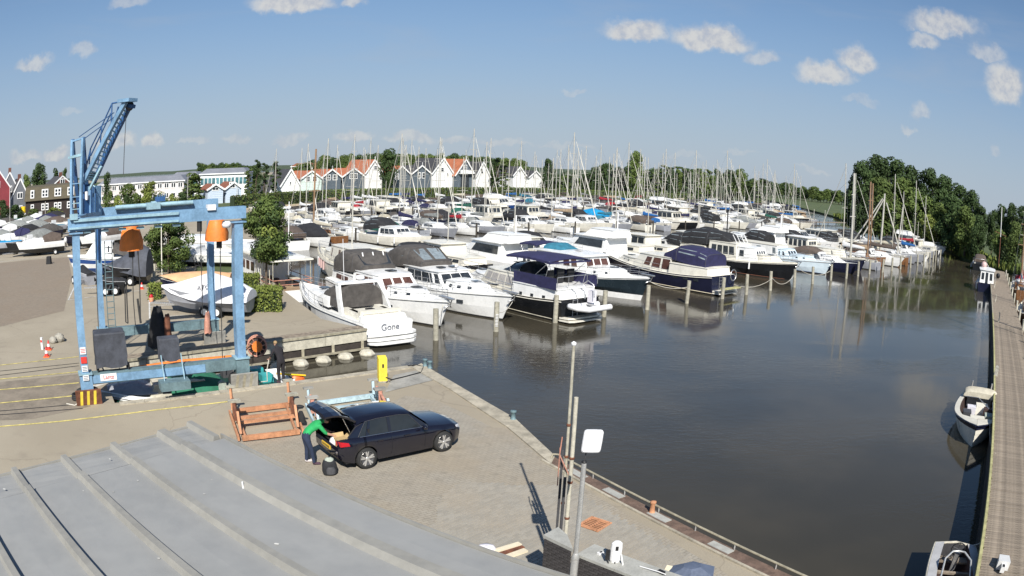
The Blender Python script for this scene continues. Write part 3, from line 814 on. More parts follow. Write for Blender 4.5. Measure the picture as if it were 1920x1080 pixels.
        mb.box((x, -.3, z + .12), (.95, .25, .05), 'deck_grey')
        mb.build('dinghy', root)
    for ex in S.get('extra', []): ex(root, H)
    return root, H


def P_rect(xa, xb, n, v0=.35, v1=.85, gap=.12):
    """n equal windows between u=xa and u=xb"""
    w_ = (xb - xa) / n
    return [(xa + w_ * (i + gap / 2), xa + w_ * (i + 1 - gap / 2), v0, v1) for i in range(n)]

# ------------------------------------------------------------------ front row of motor yachts, built one by one
OUT = atan2(-UX, UY)      # bow towards the open basin
INN = OUT + pi            # stern towards the open basin


def moor(root, s, n_end, L, bow_out, z=WATER):
    root.location = P(s, n_end + (L if bow_out else 0), z); root.rotation_euler = (0, 0, OUT if bow_out else INN)


def text_on(parent, s, size, M, m, name='lettering', ext=.006):
    c = bpy.data.curves.new(name, 'FONT'); c.body = s; c.size = size; c.align_x = 'CENTER'; c.align_y = 'CENTER'; c.extrude = ext
    t_ = bpy.data.objects.new('t', c); COL.objects.link(t_); bpy.context.view_layer.update()
    me = bpy.data.meshes.new_from_object(t_.evaluated_get(bpy.context.evaluated_depsgraph_get())); bpy.data.objects.remove(t_)
    me.materials.clear(); me.materials.append(mat(m))
    o = bpy.data.objects.new(name, me); COL.objects.link(o); o.parent = parent; o.matrix_local = M
    return o


def frame_matrix(o, xa, ya):
    xa = Vector(xa).normalized(); za = xa.cross(Vector(ya)).normalized(); ya = za.cross(xa).normalized()
    return Matrix(((xa.x, ya.x, za.x, o[0]), (xa.y, ya.y, za.y, o[1]), (xa.z, ya.z, za.z, o[2]), (0, 0, 0, 1)))


# A1 white sports cruiser, stern to the dock mouth
def sport_extra(root, H):
    mb = MB()   # swim platform of three stacked lips
    for z, d, w_ in ((.18, .85, 1.42), (.36, .70, 1.5), (.56, .5, 1.55)):
        mb.loft([[(x, y, z + dz) for dz, y in ((0, -hw), (.12, -hw), (.12, hw), (0, hw))] for x, hw in ((-d, w_ * .55), (-d * .9, w_ * .8), (-d * .6, w_), (.3, w_ + .05))], 'gelcoat', closed=True)
    mb.build('swim_platform', root)
    mb = MB()   # raked engine cover with the name
    mb.loft([[(-.05, -1.45, .66), (-.05, 1.45, .66), (.3, 1.45, .66), (.3, -1.45, .66)], [(.55, -1.35, 1.45), (.55, 1.35, 1.45), (.9, 1.35, 1.45), (.9, -1.35, 1.45)]], 'gelcoat')
    ec = mb.build('engine_cover', root)
    text_on(ec, 'Gone', .50, frame_matrix((-.04, -.1, .90), (0, -1, 0), (0, 0, 1)), 'lettering')
    mb = MB()
    mb.box((1.7, 0, 1.42), (1.7, 2.2, .16), 'deck_cream'); mb.box((1.0, 0, 1.55), (.3, 2.5, .28), 'deck_cream'); mb.build('sun_pad', root)
    mb = MB(); mb.box((1.9, .1, 1.53), (.42, .42, .10), 'black'); mb.build('table', root)
    for sd in (1, -1):
        mb = MB(); mb.box((2.3, sd * 1.05, 1.3), (2.2, .4, .4), 'gelcoat_cream'); mb.build('bench', root)
    mb = MB()   # radar arch
    for sd in (1, -1): mb.loft([[(x - .25, sd * y, z), (x + .25, sd * y, z), (x + .25, sd * (y - .12), z), (x - .25, sd * (y - .12), z)] for x, y, z in ((2.6, 1.6, 1.2), (3.1, 1.5, 2.0), (3.7, 1.3, 2.75))], 'gelcoat', caps=True)
    mb.box((3.75, 0, 2.78), (.6, 2.7, .12), 'gelcoat'); mb.build('radar_arch', root)
    mb = MB(); mb.lathe([(0, .2), (.22, .2), (.27, .1), (.24, 0), (0, 0)], 'radar_white', 12, c=(3.9, -.3, 2.9)); mb.build('radar', root)
    mb = MB(); mb.tube([(4.2, .6, 2.8), (4.3, .65, 5.2)], .02, 'white_plastic', 4); mb.build('antenna', root)
    mb = MB(); L_ = arch(mb, [(3.2, 1.45, 1.45, 2.7), (4.4, 1.5, 1.5, 2.75), (5.4, 1.45, 1.55, 2.35), (6.4, 1.2, 1.55, 1.75)], 'canvas_charcoal', power=3, caps=True); co = mb.build('canopy', root)
    for k0, k1 in ((.8, 2.4), (7.6, 9.2)):
        mb = MB(); arch_window(mb, L_, .2, 1.8, k0, k1, 'glass_pale'); mb.build('canopy_window', co)
    mb = MB()
    L2 = arch(mb, [(4.3, 1.62, 1.35, 2.3), (5.6, 1.58, 1.35, 2.15), (6.9, 1.2, 1.4, 1.6)], 'gelcoat', power=3.2, caps=True); mb.build('windscreen_frame', root)
    mb = MB(); arch(mb, [(6.0, 1.3, 1.2, 1.75), (8.0, 1.05, 1.2, 1.7), (10.2, .35, 1.25, 1.45)], 'gelcoat', power=3); mb.build('coachroof', root)
gone = dict(L=11.2, B=3.75, fb=(1.55, 1.25, 1.2), tw=.80, rake=1.4, hull='gelcoat', boot='hull_navy', band=None, stripe='gelcoat', deck='deck_white', cabins=[], hatches=[(8.3, 0, 1.78, .6, .6)], rail=(.42, .98, .55),
            ports=[(.6, .8, .5), (.7, .85, .4)], fenders=[(.05, -1, 'black')], extra=[sport_extra], label='white sports cruiser named Gone moored stern first beside the landing stage', cat='motorboat')
r, H = make_yacht('sports_cruiser', gone); moor(r, 18.7, 33.2, 11.2, False)

def struts(xs, z0, z1, w_, dx=.5):
    def f(root, H):
        for x, y in xs:
            mb = MB(); mb.beam((x, y, z0), (x - dx, y, z1), .07, .05, 'white_plastic'); mb.build('strut', root)
    return f
    return f

def anchor_extra(root, H):
    mb = MB(); p = H.line(0, .05, 1, 1, 1, 1)[0]
    mb.beam((p.x - .9, 0, p.z + .06), (p.x + .35, 0, p.z + .05), .28, .08, 'steel'); mb.build('bow_roller', root)
    mb = MB(); mb.tube([(p.x - .2, -.25, p.z - .5), (p.x + .05, 0, p.z - .35), (p.x - .2, .25, p.z - .5)], .05, 'steel', 5); mb.tube([(p.x + .05, 0, p.z - .35), (p.x + .3, 0, p.z + .08)], .04, 'steel', 5); mb.build('anchor', root)
def searchlight(x, z):
    def f(root, H):
        mb = MB(); mb.tube([(x, 0, z), (x, 0, z + .25)], .03, 'steel', 5); mb.ball((x, 0, z + .33), .12, 'radar_white', 8, 5); mb.build('searchlight', root)
    return f
    return f

def radar_mast(x, z, h):
    def f(root, H):
        mb = MB()
        for sd in (-1, 1): mb.beam((x, sd * .5, z), (x - .4, sd * .2, z + h), .10, .06, 'white_plastic')
        mb.box((x - .4, 0, z + h), (.3, .7, .06), 'white_plastic'); mb.build('radar_arch', root)
        mb = MB(); mb.lathe([(0, .18), (.2, .18), (.26, .09), (.22, 0), (0, 0)], 'radar_white', 12, c=(x - .4, 0, z + h + .03)); mb.build('radar', root)
    return f

def aft_seats(x, z, m='bag_white', n=3):
    def f(root, H):
        for k in range(n):
            mb = MB(); mb.box((x, -.9 + k * .9, z + .22), (.55, .55, .44), m); mb.box((x - .25, -.9 + k * .9, z + .6), (.12, .55, .5), m); mb.build('seat', root)
    return f

def lifebuoy(x, y, z):
    def f(root, H):
        mb = MB(); mb.tube([(x + .0, y + .28 * cos(a), z + .28 * sin(a)) for a in [2 * pi * i / 12 for i in range(13)]], .06, 'fender_white', 6); mb.build('lifebuoy', root)
    return f

YACHTS = [
 (23.4, 34.4, True, dict(L=12.6, B=4.0, fb=(1.75, 1.25, 1.35), tw=.88, rake=.9, hull='gelcoat', boot='boot_black', deck='deck_white',
   cabins=[dict(x=(3.9, 8.3), w=3.1, z1=2.35, sf=1.1, tum=.16, front=P_rect(.06, .94, 3, .30, .86, .2), side=P_rect(.12, .9, 3, .35, .85), glass='glass_brown'), dict(x=(7.9, 11.6), w=2.3, z1=1.82, sf=.5, tum=.2, side=[(.3, .38, .4, .7), (.6, .68, .4, .7)], name='coachroof', camber=.08),
           dict(x=(.4, 4.3), w=3.3, z1=1.95, sf=.1, tum=.08, side=P_rect(.2, .8, 2, .4, .8), name='aft_cabin', glass='glass_brown')],
   canvas=[dict(secs=[(.9, 1.5, 2.0, 3.1), (1.8, 1.55, 2.05, 3.5), (3.9, 1.5, 2.2, 3.5), (4.9, 1.35, 2.4, 2.75)], m='canvas_charcoal', win=[(2.1, 2.95, 3.2, 6.8), (.2, 1.7, .9, 3.0), (.2, 1.7, 7.0, 9.1)], wm='glass', frame=1, p=5)],
   hatches=[(6.3, .2, 2.52, .6, .6), (9.9, 0, 1.98, .55, .55, 'glass')], rail=(.45, .99, .6), ports=[(.62, .62, .42), (.72, .7, .42)], fenders=[(.2, 1, 'fender_white')],
   extra=[struts([(4.55, -.8), (4.55, 0), (4.55, .8)], 2.5, 3.5, 1, .5), anchor_extra, aft_seats(3.0, 2.0, 'deck_cream')]),
   'white_cruiser', 'white motor cruiser, brown-tinted front windows, charcoal canopy, bow out beside the sports cruiser'),
 (27.9, 34.2, True, dict(L=13.4, B=4.1, fb=(1.75, 1.3, 1.35), tw=.86, rake=1.0, hull='gelcoat', boot='boot_black', deck='deck_white',
   cabins=[dict(x=(3.9, 9.0), w=3.2, z1=2.35, sf=1.0, tum=.2, front=P_rect(.04, .96, 3, .34, .86, .08), side=P_rect(.1, .97, 4, .34, .86, .08), over=.12), dict(x=(8.5, 12.4), w=2.4, z1=1.86, sf=.5, tum=.25, side=[(.15, .23, .4, .75), (.38, .46, .4, .75), (.6, .68, .4, .75)], name='coachroof', camber=.1),
           dict(x=(.5, 4.2), w=3.4, z1=2.0, sf=.1, tum=.08, side=P_rect(.2, .8, 2, .4, .8), name='aft_cabin')],
   canvas=[dict(secs=[(1.4, 1.5, 2.05, 3.2), (2.4, 1.58, 2.1, 3.6), (4.4, 1.5, 2.3, 3.55), (5.9, 1.3, 2.45, 2.8)], m='canvas_charcoal', win=[(2.05, 2.9, 1.2, 3.3), (2.05, 2.9, 3.6, 5.0), (2.05, 2.9, 5.3, 6.7), (.2, 1.7, .9, 2.8), (.2, 1.7, 7.2, 9.1)], wm='glass_pale', frame=1, p=4.6)],
   hatches=[(7.2, .5, 2.54, .5, .5), (7.2, -.5, 2.54, .5, .5), (10.6, 0, 2.02, .5, .5), (11.9, .35, 2.0, .9, .25, 'black')], rail=(.4, .99, .6), ports=[(.68, .7, .42), (.78, .75, .42)], fenders=[],
   extra=[anchor_extra, searchlight(8.3, 2.4), aft_seats(3.6, 2.05)]),
   'white_cruiser', 'white motor cruiser with clear-windowed charcoal canopy and dark wraparound glazing, second bow out'),
 (32.0, 32.6, False, dict(L=12.6, B=3.9, fb=(1.75, 1.2, 1.45), tw=.84, rake=.9, hull='hull_black', boot='boot_black', band=None, stripe='hull_black', deck='deck_cream', wl_line='wood_pale', rub='gelcoat_cream',
   cabins=[dict(x=(.35, 4.6), w=3.7, z1=1.98, sf=.1, sb=.1, tum=.04, gap=.06, side=[(.25, .31, .12, .4), (.5, .56, .12, .4), (.75, .81, .12, .4)], name='aft_cabin', m='gelcoat'), dict(x=(4.6, 9.0), w=3.0, z1=2.4, sf=.8, tum=.14, side=P_rect(.08, .92, 4, .35, .85), front=P_rect(.06, .94, 3, .35, .85), m='gelcoat_cream', glass='curtain'), dict(x=(8.7, 11.3), w=2.2, z1=1.8, sf=.6, name='coachroof')],
   bimini=[(1.0, 5.4, 1.75, 3.75, 2.1, 'canvas_navy')],
   canvas=[dict(secs=[(4.6, 1.3, 2.3, 3.2), (5.6, 1.25, 2.4, 3.1), (6.4, 1.1, 2.45, 2.6)], m='glass', frame=1)],
   hatches=[(10.2, 0, 1.95, .5, .5)], rail=(.35, .98, .6), fenders=[(.4, -1, 'fender_white'), (.65, 1, 'canvas_grey')], dinghy=(-.75, .98, 'white_plastic'),
   extra=[lambda root, H: canvas_weather(root), lambda root, H: stern_ladder(root), aft_seats(2.2, 2.15, 'black', 3)]),
   'aft_cabin_cruiser', 'black-hulled cruiser with navy sun canopy and white inflatable dinghy across its stern'),
 (41.3, 34.8, True, dict(L=13.2, B=4.2, fb=(1.9, 1.3, 1.4), tw=.88, rake=.8, hull='hull_petrol', boot='gelcoat', bh=.42, stripe='gelcoat', deck='deck_white', wl_line=None, rub='gelcoat',
   cabins=[dict(x=(2.8, 8.8), w=3.3, z1=2.75, sf=.6, tum=.12, over=.28, side=[(.06, .5, .42, .88), (.60, .72, .42, .86), (.76, .86, .42, .86)], front=P_rect(.05, .95, 3, .36, .84, .16), glass='glass_brown', camber=.1), dict(x=(8.4, 11.9), w=2.7, z1=1.98, sf=.5, tum=.2, name='coachroof', side=[(.25, .31, .4, .7), (.55, .61, .4, .7)]), dict(x=(.4, 3.2), w=3.4, z1=2.0, name='aft_cabin', tum=.08, side=[(.3, .45, .4, .75), (.55, .7, .4, .75)])],
   bimini=[(.6, 2.9, 1.5, 3.15, 2.0, 'canvas_navy')], canvas=[dict(secs=[(3.3, 1.2, 2.8, 3.3), (4.2, 1.1, 2.85, 3.4), (5.2, 1.0, 2.9, 3.0)], m='canvas_teal')],
   rail=(.35, .99, .62), fenders=[(.5, 1, 'fender_white'), (.2, 1, 'fender_white')], hatches=[(6.3, 0, 2.98, .5, .5, 'deck_grey'), (10.3, 0, 2.14, .5, .5)], extra=[anchor_extra]),
   'trawler_yacht', 'white-topped trawler yacht with petrol hull, white bottom and curtained windows, bow out'),
 (50.3, 34.2, False, dict(L=13.4, B=4.1, fb=(1.8, 1.25, 1.55), tw=.86, rake=.9, hull='hull_navy', boot='boot_black', stripe='hull_navy', deck='deck_white', wl_line='plank_cream', rub='gelcoat_cream',
   cabins=[dict(x=(.5, 4.6), w=3.9, z1=2.1, sf=.1, tum=.06, gap=.06, name='aft_cabin', m='gelcoat_cream', side=[]), dict(x=(4.6, 9.4), w=3.3, z1=2.45, sf=.9, tum=.14, side=[(.02, .22, .25, .88), (.28, .48, .25, .88), (.54, .7, .3, .86)], front=P_rect(.06, .94, 3), m='gelcoat_cream', glass='glass_brown', frame='chrome'), dict(x=(9.1, 12), w=2.4, z1=1.85, sf=.6, name='coachroof', m='gelcoat_cream', side=[(.3, .38, .4, .7), (.6, .68, .4, .7)])],
   canvas=[dict(secs=[(.9, 1.6, 2.1, 3.2), (1.9, 1.65, 2.1, 3.55), (4.1, 1.6, 2.35, 3.6), (5.6, 1.4, 2.5, 2.85)], m='canvas_navy', win=[(1.05, 1.9, 7.4, 9.0), (1.05, 1.9, 1.0, 2.6), (2.05, 2.9, 2.5, 4.4), (2.05, 2.9, 5.6, 7.5), (.1, .8, 7.4, 9.0), (.1, .8, 1.0, 2.6)], wm='glass_pale', frame=1, p=4.2)],
   rail=(.4, .98, .6), ports=[(.12, .95, .5), (.2, .95, .5), (.28, .95, .5)], hatches=[(10.6, 0, 2.0, .5, .5)], extra=[lambda root, H: stern_ladder(root), lambda root, H: stern_board(root)]),
   'aft_cabin_cruiser', 'navy-hulled aft-cabin cruiser with navy canopy and oval portholes, stern out'),
 (64.6, 34.4, True, dict(L=14.4, B=4.3, fb=(1.95, 1.4, 1.5), tw=.86, rake=.9, hull='hull_black', boot='boot_black', stripe='gelcoat_cream', deck='deck_cream', wl_line='rust', rub='gelcoat_cream',
   cabins=[dict(x=(4.6, 8.4), w=3.4, z1=3.0, sf=.25, tum=.12, m='gelcoat_cream', side=P_rect(.08, .95, 4, .32, .82, .2), front=P_rect(.1, .9, 3), name='saloon'), dict(x=(8.2, 10.8), w=3.0, z1=2.75, sf=.5, tum=.16, m='gelcoat', side=[(.15, .4, .35, .8)], front=P_rect(.08, .92, 4, .4, .8, .3), frame='trim_white', name='wheelhouse'), dict(x=(10.5, 13.2), w=2.2, z1=2.15, sf=.5, name='coachroof', m='gelcoat_cream'), dict(x=(.5, 4.6), w=3.6, z1=2.3, name='aft_cabin', m='gelcoat_cream', tum=.08)],
   canvas=[dict(secs=[(.8, 1.6, 2.3, 3.7), (1.9, 1.65, 2.35, 4.0), (4.3, 1.6, 2.5, 4.05), (6.2, 1.5, 3.0, 3.9), (7.2, 1.4, 3.0, 3.3)], m='canvas_black', win=[(.1, .9, .9, 2.6), (1.05, 1.9, .9, 2.6), (2.1, 2.9, .9, 2.8), (.1, .9, 7.4, 9.1), (1.05, 1.9, 7.4, 9.1), (2.1, 2.9, 7.2, 9.1), (3.1, 3.9, 2, 8)], wm='glass_pale', frame=1, p=3.2)],
   rail=(.45, .99, .6), fenders=[(.45, 1, 'fender_white'), (.7, -1, 'fender_white')], hatches=[(11.8, 0, 2.3, .5, .5)], extra=[anchor_extra, struts([(8.0, -1.1), (8.0, -.4), (8.0, .4), (8.0, 1.1)], 3.05, 3.9, 1, .6)]),
   'steel_cruiser', 'large black-hulled cruiser with cream wheelhouse and black cockpit tent, bow out behind pilings'),
 (74.2, 34.8, True, dict(L=13.2, B=3.9, fb=(1.6, 1.25, 1.3), tw=.86, rake=.9, hull='gelcoat_blue', boot='boot_black', stripe='gelcoat_blue', deck='deck_white', wl_line='boot_blue',
   cabins=[dict(x=(1.0, 7.2), w=3.3, z1=2.5, sf=.3, tum=.16, m='gelcoat', side=[(.5, .96, .35, .85)], glass='glass_pale', roof='deck_cream'), dict(x=(6.9, 8.9), w=3.0, z1=2.2, sf=.8, tum=.16, m='gelcoat_blue', front=P_rect(.06, .94, 3, .3, .85, .3), side=[(.2, .7, .35, .8)], name='wheelhouse'), dict(x=(8.6, 11.8), w=2.3, z1=1.75, sf=.5, name='coachroof', m='gelcoat_blue', side=[(.3, .38, .4, .7), (.6, .68, .4, .7)])],
   rail=(.5, .99, .55), fenders=[(.5, 1, 'fender_white'), (.8, 1, 'fender_white')], extra=[anchor_extra]),
   'saloon_cruiser', 'pale blue saloon cruiser with long beige-roofed deckhouse, bow out between pilings'),
 (83.4, 33.9, True, dict(L=13.6, B=4.1, fb=(1.75, 1.25, 1.5), tw=.8, rake=.8, hull='hull_navy', boot='boot_black', stripe='gelcoat_cream', deck='deck_cream', rub='gelcoat_cream',
   cabins=[dict(x=(2.6, 6.0), w=3.0, z1=3.2, sf=.2, m='gelcoat_cream', side=P_rect(.05, .95, 4, .45, .85, .3), front=P_rect(.1, .9, 3, .4, .8), over=.2, name='wheelhouse', roof='deck_white'), dict(x=(5.8, 11.2), w=3.0, z1=2.3, sf=.5, m='gelcoat_cream', side=[(.35, .75, .4, .85)])],
   rail=(.45, .99, .6), fenders=[(.3, 1, 'fender_white'), (.6, 1, 'canvas_navy')], masts=[(11.9, 1.2, 10.9, .16, 0, 0, None, 'mast')], extra=[anchor_extra]),
   'wheelhouse_cruiser', 'navy steel yacht with tall cream wheelhouse and thick bare mast, end of front row'),
]


def canvas_weather(root):
    H = Hull(12.6, 3.9, (1.75, 1.2, 1.45), .84, .9)
    for sd in (1, -1):
        mb = MB(); a = [Vector((x, sd * (1.78), z)) for x, z in ((.4, 2.0), (4.5, 2.0), (4.5, 2.72), (.4, 2.72))]
        mb.loft([a, [q + Vector((0, -sd * .05, 0)) for q in a]], 'canvas_navy'); mb.build('weather_cloth', root)
    mb = MB()
    for sd in (1, -1):
        mb.tube([(.3, sd * 1.75, 2.8), (.3, 0, 2.85)], .025, 'steel', 4); mb.tube([(.3, sd * 1.75, 2.2), (.3, sd * 1.75, 2.8)], .025, 'steel', 4)
        mb.tube([(.3, sd * .8, 2.2), (.3, sd * .8, 2.8)], .02, 'steel', 4)
    mb.build('railing', root)
    mb = MB(); mb.tube([(.1, -.2, 2.3), (-.4, -.2, 2.6), (-.9, -.2, 2.4), (-1.0, -.2, 1.6)], .035, 'steel', 5); mb.tube([(.1, .6, 2.3), (-.4, .6, 2.6), (-.9, .6, 2.4), (-1.0, .6, 1.6)], .035, 'steel', 5); mb.build('davits', root)
    mb = MB(); mb.box((-.5, -.5, 1.6), (.45, .35, .75), 'bag_white'); mb.build('outboard_cover', root)


def stern_ladder(root):
    mb = MB()
    for y in (-.2, .2): mb.tube([(-.08, y + .5, .25), (-.06, y + .5, 1.5)], .022, 'steel', 5)
    for k in range(5): mb.tube([(-.08, .3, .35 + k * .26), (-.08, .7, .35 + k * .26)], .018, 'steel', 4)
    mb.build('ladder', root)
    mb = MB()
    for z, d in ((.12, .75), (.28, .6)):
        mb.loft([[(x, y, z + dz) for dz, y in ((0, -hw), (.10, -hw), (.10, hw), (0, hw))] for x, hw in ((-d, 1.1), (-d * .8, 1.45), (.15, 1.6))], 'gelcoat_cream')
    mb.build('swim_platform', root)


def stern_board(root):
    mb = MB(); mb.box((-.95, .2, .62), (.5, 2.6, .08), 'lichen_yellow'); mb.build('gangway', root)
    mb = MB(); mb.lathe([(.5, 0), (.5, .05), (.42, .05), (.42, 0)], 'steel', 14, c=(-.5, -.8, 1.6), axis='X'); mb.build('davit_ring', root)

for s_, n_, out, sp, nm, lab in YACHTS:
    sp = dict(sp, label=lab, cat='motorboat'); r, H = make_yacht(nm, sp); moor(r, s_, n_, sp['L'] + (sp.get('rake', .7) if out else 0), out)
    if not out: r.location = P(s_, n_, WATER)

# left of the sports cruiser: cream classic yacht behind, a long low hull, and the sheltered hotel boat with veranda
cream = dict(L=13, B=4.0, fb=(1.9, 1.35, 1.5), tw=.75, rake=.8, hull='gelcoat_cream', boot='boot_black', stripe='gelcoat', deck='deck_cream', rub='wood_pale', cat='motorboat', label='cream motor yacht with pink fenders hanging on its side, bow towards the far berths',
     cabins=[dict(x=(3.2, 8.2), w=3.2, z1=2.7, sf=.5, m='gelcoat_cream', side=[(.1, .4, .35, .85), (.5, .9, .35, .85)], front=P_rect(.05, .95, 3), glass='glass_brown', frame='wood_post'), dict(x=(8.0, 11.6), w=2.6, z1=2.05, sf=.4, name='coachroof', m='gelcoat_cream')],
     rail=(.3, .98, .6), fenders=[(.78, 1, 'fender_white'), (.74, 1, 'fender_pink'), (.68, 1, 'fender_pink'), (.62, 1, 'fender_pink'), (.3, 1, 'fender_white')], masts=[(6.5, 2.7, 6.0, .07, 0, 0, None, 'mast')])
r, H = make_yacht('classic_yacht', cream); moor(r, 27.2, 48.2, 13, False)

def veranda_boat():
    root = thing('houseboat', 'white houseboat with open veranda, red rails and flat roof behind the young tree', 'houseboat')
    H = Hull(13, 4.4, (1.2, .85, .9), .9, .5)
    mb = MB(); H.mesh(mb, 'gelcoat', 'boot_black', 'fender_pink', 'deck_teak'); mb.build('hull', root)
    mb = MB(); mb.box((8.2, 0, 1.8), (6.4, 3.5, 2.0), 'gelcoat'); cb = mb.build('cabin', root)
    for k in range(5):
        for sd in (1, -1):
            mb = MB(); mb.box((5.8 + k * 1.2, sd * 1.76, 2.0), (.8, .04, .7), 'glass_brown'); mb.build('window', cb)
    mb = MB(); mb.box((6.6, 0, 3.0), (12.0, 4.3, .12), 'gelcoat_cream'); mb.box((6.6, 0, 3.1), (10.6, 3.2, .10), 'deck_white'); mb.build('roof', root)
    mb = MB(); mb.box((3.2, 0, 3.2), (2.5, 1.6, .08), 'hull_red' if False else 'glass_pale'); mb.build('skylight', root)
    for x in (.7, 2.7, 4.6):
        for sd in (1, -1):
            mb = MB(); mb.beam((x, sd * 1.9, .8), (x, sd * 1.9, 2.95), .07, .07, 'wood_post'); mb.build('post', root)
    mb = MB()
    for sd in (1, -1):
        for z in (1.25, 1.6): mb.tube([(.5, sd * 1.95, z), (5.0, sd * 1.95, z)], .03, 'rust_pink', 4)
    for z in (1.25, 1.6): mb.tube([(.5, -1.95, z), (.5, 1.95, z)], .03, 'rust_pink', 4)
    mb.build('railing', root)
    for k in range(3):
        mb = MB(); mb.box((1.4 + k * 1.2, .7, 1.2), (.5, .5, .5), 'seat_brown'); mb.build('chair', root)
    mb = MB(); mb.box((2.2, -.8, 1.5), (1.6, .8, .06), 'wood_pale'); mb.tube([(2.2, -.8, .8), (2.2, -.8, 1.5)], .04, 'wood_pale', 5); mb.build('table', root)
    root.location = P(18.6, 46.4, WATER); root.rotation_euler = (0, 0, INN); root.scale = (1, .78, .95)
veranda_boat()
# low white hulls ashore behind the hoist
for (px_, py_, rz_, lab_) in ((470, 498, pi, 'long low white hull standing ashore behind the hoist legs'), (474, 474, pi - .1, 'second low white hull ashore, farther off behind the hoist legs')):
    r, H = make_yacht('river_cruiser', dict(L=12, B=3.4, fb=(1.0, .8, .8), tw=.8, rake=.5, hull='gelcoat', boot='boot_black', deck='deck_white', cabins=[dict(x=(5, 9.5), w=2.4, z1=1.25, sf=.6, name='coachroof')], label=lab_, cat='motorboat')); r.location = (*G(px_, py_)[:2], .3); r.rotation_euler = (0, 0, rz_)

# ------------------------------------------------------------------ prototypes of the boats in the rows behind
def proto(kind):
    base = dict(fine_parts=False, rubrail=False, label='boat')
    if kind == 'sail_a':
        return dict(base, cat='sailboat', L=9.6, B=3.1, fb=(1.25, .95, .95), tw=.7, rake=.9, deck='deck_white', cabins=[dict(x=(3.2, 7.0), w=2.0, z1=1.5, sf=.9, tum=.2, side=[(.15, .8, .35, .75)], name='coachroof')], canvas=[dict(secs=[(2.4, .95, 1.3, 2.0), (3.0, .95, 1.35, 2.05), (3.8, .8, 1.45, 1.6)], m='canvas_navy')],
                    masts=[(5.6, 1.4, 11.2, .07, 3.4, .95, 'canvas_blue', 'mast')], furler='mast', rail=(.0, .98, .55))
    if kind == 'sail_b':
        return dict(base, cat='sailboat', L=11.4, B=3.6, fb=(1.45, 1.1, 1.1), tw=.72, rake=1.0, stripe='hull_navy', deck='deck_white', cabins=[dict(x=(3.6, 8.2), w=2.3, z1=1.75, sf=1.2, tum=.25, side=[(.1, .35, .35, .75), (.42, .75, .35, .75)], name='coachroof')], canvas=[dict(secs=[(2.6, 1.1, 1.5, 2.3), (3.4, 1.1, 1.55, 2.35), (4.2, .9, 1.7, 1.85)], m='canvas_grey')],
                    masts=[(6.6, 1.7, 13.2, .08, 4.2, 1.0, 'canvas_navy', 'mast')], furler='mast', rail=(.0, .98, .6))
    if kind == 'sail_c':
        return dict(base, cat='sailboat', L=8.2, B=2.8, fb=(1.1, .85, .85), tw=.7, rake=.6, hull='hull_navy', deck='deck_cream', cabins=[dict(x=(2.8, 6.0), w=1.8, z1=1.35, sf=.7, tum=.15, side=[(.2, .7, .35, .75)], name='coachroof')], masts=[(4.9, 1.3, 9.2, .065, 3.0, .85, 'canvas_green', 'mast')], rail=(.0, .98, .5))
    if kind == 'sail_wood':
        return dict(base, cat='sailboat', L=9.8, B=3.6, fb=(1.5, .9, 1.2), tw=.55, rake=.3, p=3, hull='hull_green', deck='deck_cream', stripe='hull_wood', rub='hull_wood', cabins=[dict(x=(4.2, 7.0), w=2.2, z1=1.5, sf=.3, tum=.1, side=[(.2, .8, .35, .75)], name='coachroof', m='hull_wood')], masts=[(6.9, 1.0, 10.5, .13, 4.6, 1.2, 'canvas_tan', 'mast_wood')])
    if kind == 'motor_a':
        return dict(base, cat='motorboat', L=10.2, B=3.5, fb=(1.45, 1.05, 1.1), tw=.86, rake=.8, deck='deck_white', cabins=[dict(x=(3.4, 6.8), w=2.7, z1=2.05, sf=.8, tum=.16, side=P_rect(.1, .9, 3), front=P_rect(.06, .94, 3)), dict(x=(6.5, 9.2), w=2.0, z1=1.5, sf=.5, name='coachroof')], canvas=[dict(secs=[(.6, 1.3, 1.5, 2.6), (1.8, 1.35, 1.6, 3.0), (3.2, 1.3, 1.8, 2.95), (4.2, 1.1, 2.0, 2.3)], m='canvas_navy', p=3.2, win=[(.2, .9, .9, 2.8), (.2, .9, 7.2, 9.1), (1.1, 1.9, .9, 2.8), (1.1, 1.9, 7.2, 9.1)])], rail=(.45, .98, .55))
    if kind == 'motor_b':
        return dict(base, cat='motorboat', L=11, B=3.7, fb=(1.6, 1.15, 1.3), tw=.84, rake=.8, stripe='hull_navy', deck='deck_cream', cabins=[dict(x=(3.6, 7.2), w=2.9, z1=2.7, sf=.4, tum=.12, over=.2, side=P_rect(.05, .95, 3, .42, .86), front=P_rect(.06, .94, 3, .4, .85), m='gelcoat_cream', name='wheelhouse'), dict(x=(7.0, 10), w=2.2, z1=1.75, sf=.5, name='coachroof', m='gelcoat_cream'), dict(x=(.4, 3.7), w=3.0, z1=1.8, name='aft_cabin', m='gelcoat_cream', side=P_rect(.2, .8, 2, .4, .8))], rail=(.3, .98, .55), masts=[(4.6, 2.7, 3.4, .05, 0, 0, None, 'mast')])
    if kind == 'motor_c':
        return dict(base, cat='motorboat', L=8.6, B=3.0, fb=(1.3, .95, 1.0), tw=.88, rake=1.0, deck='deck_white', cabins=[dict(x=(4.6, 7.8), w=2.0, z1=1.55, sf=1.2, tum=.3, side=[(.1, .6, .3, .7)], name='coachroof'), dict(x=(3.6, 5.2), w=2.5, z1=1.8, sf=.9, sb=-.1, tum=.2, front=P_rect(.06, .94, 2), side=[(.2, .8, .3, .85)], name='windscreen')], canvas=[dict(secs=[(.5, 1.1, 1.2, 1.9), (1.8, 1.15, 1.3, 2.3), (3.2, 1.15, 1.5, 2.35), (4.2, 1.0, 1.75, 1.95)], m='canvas_charcoal', p=3, win=[(.2, 1.8, .9, 2.8), (.2, 1.8, 7.2, 9.1)])], rail=(.5, .98, .5))
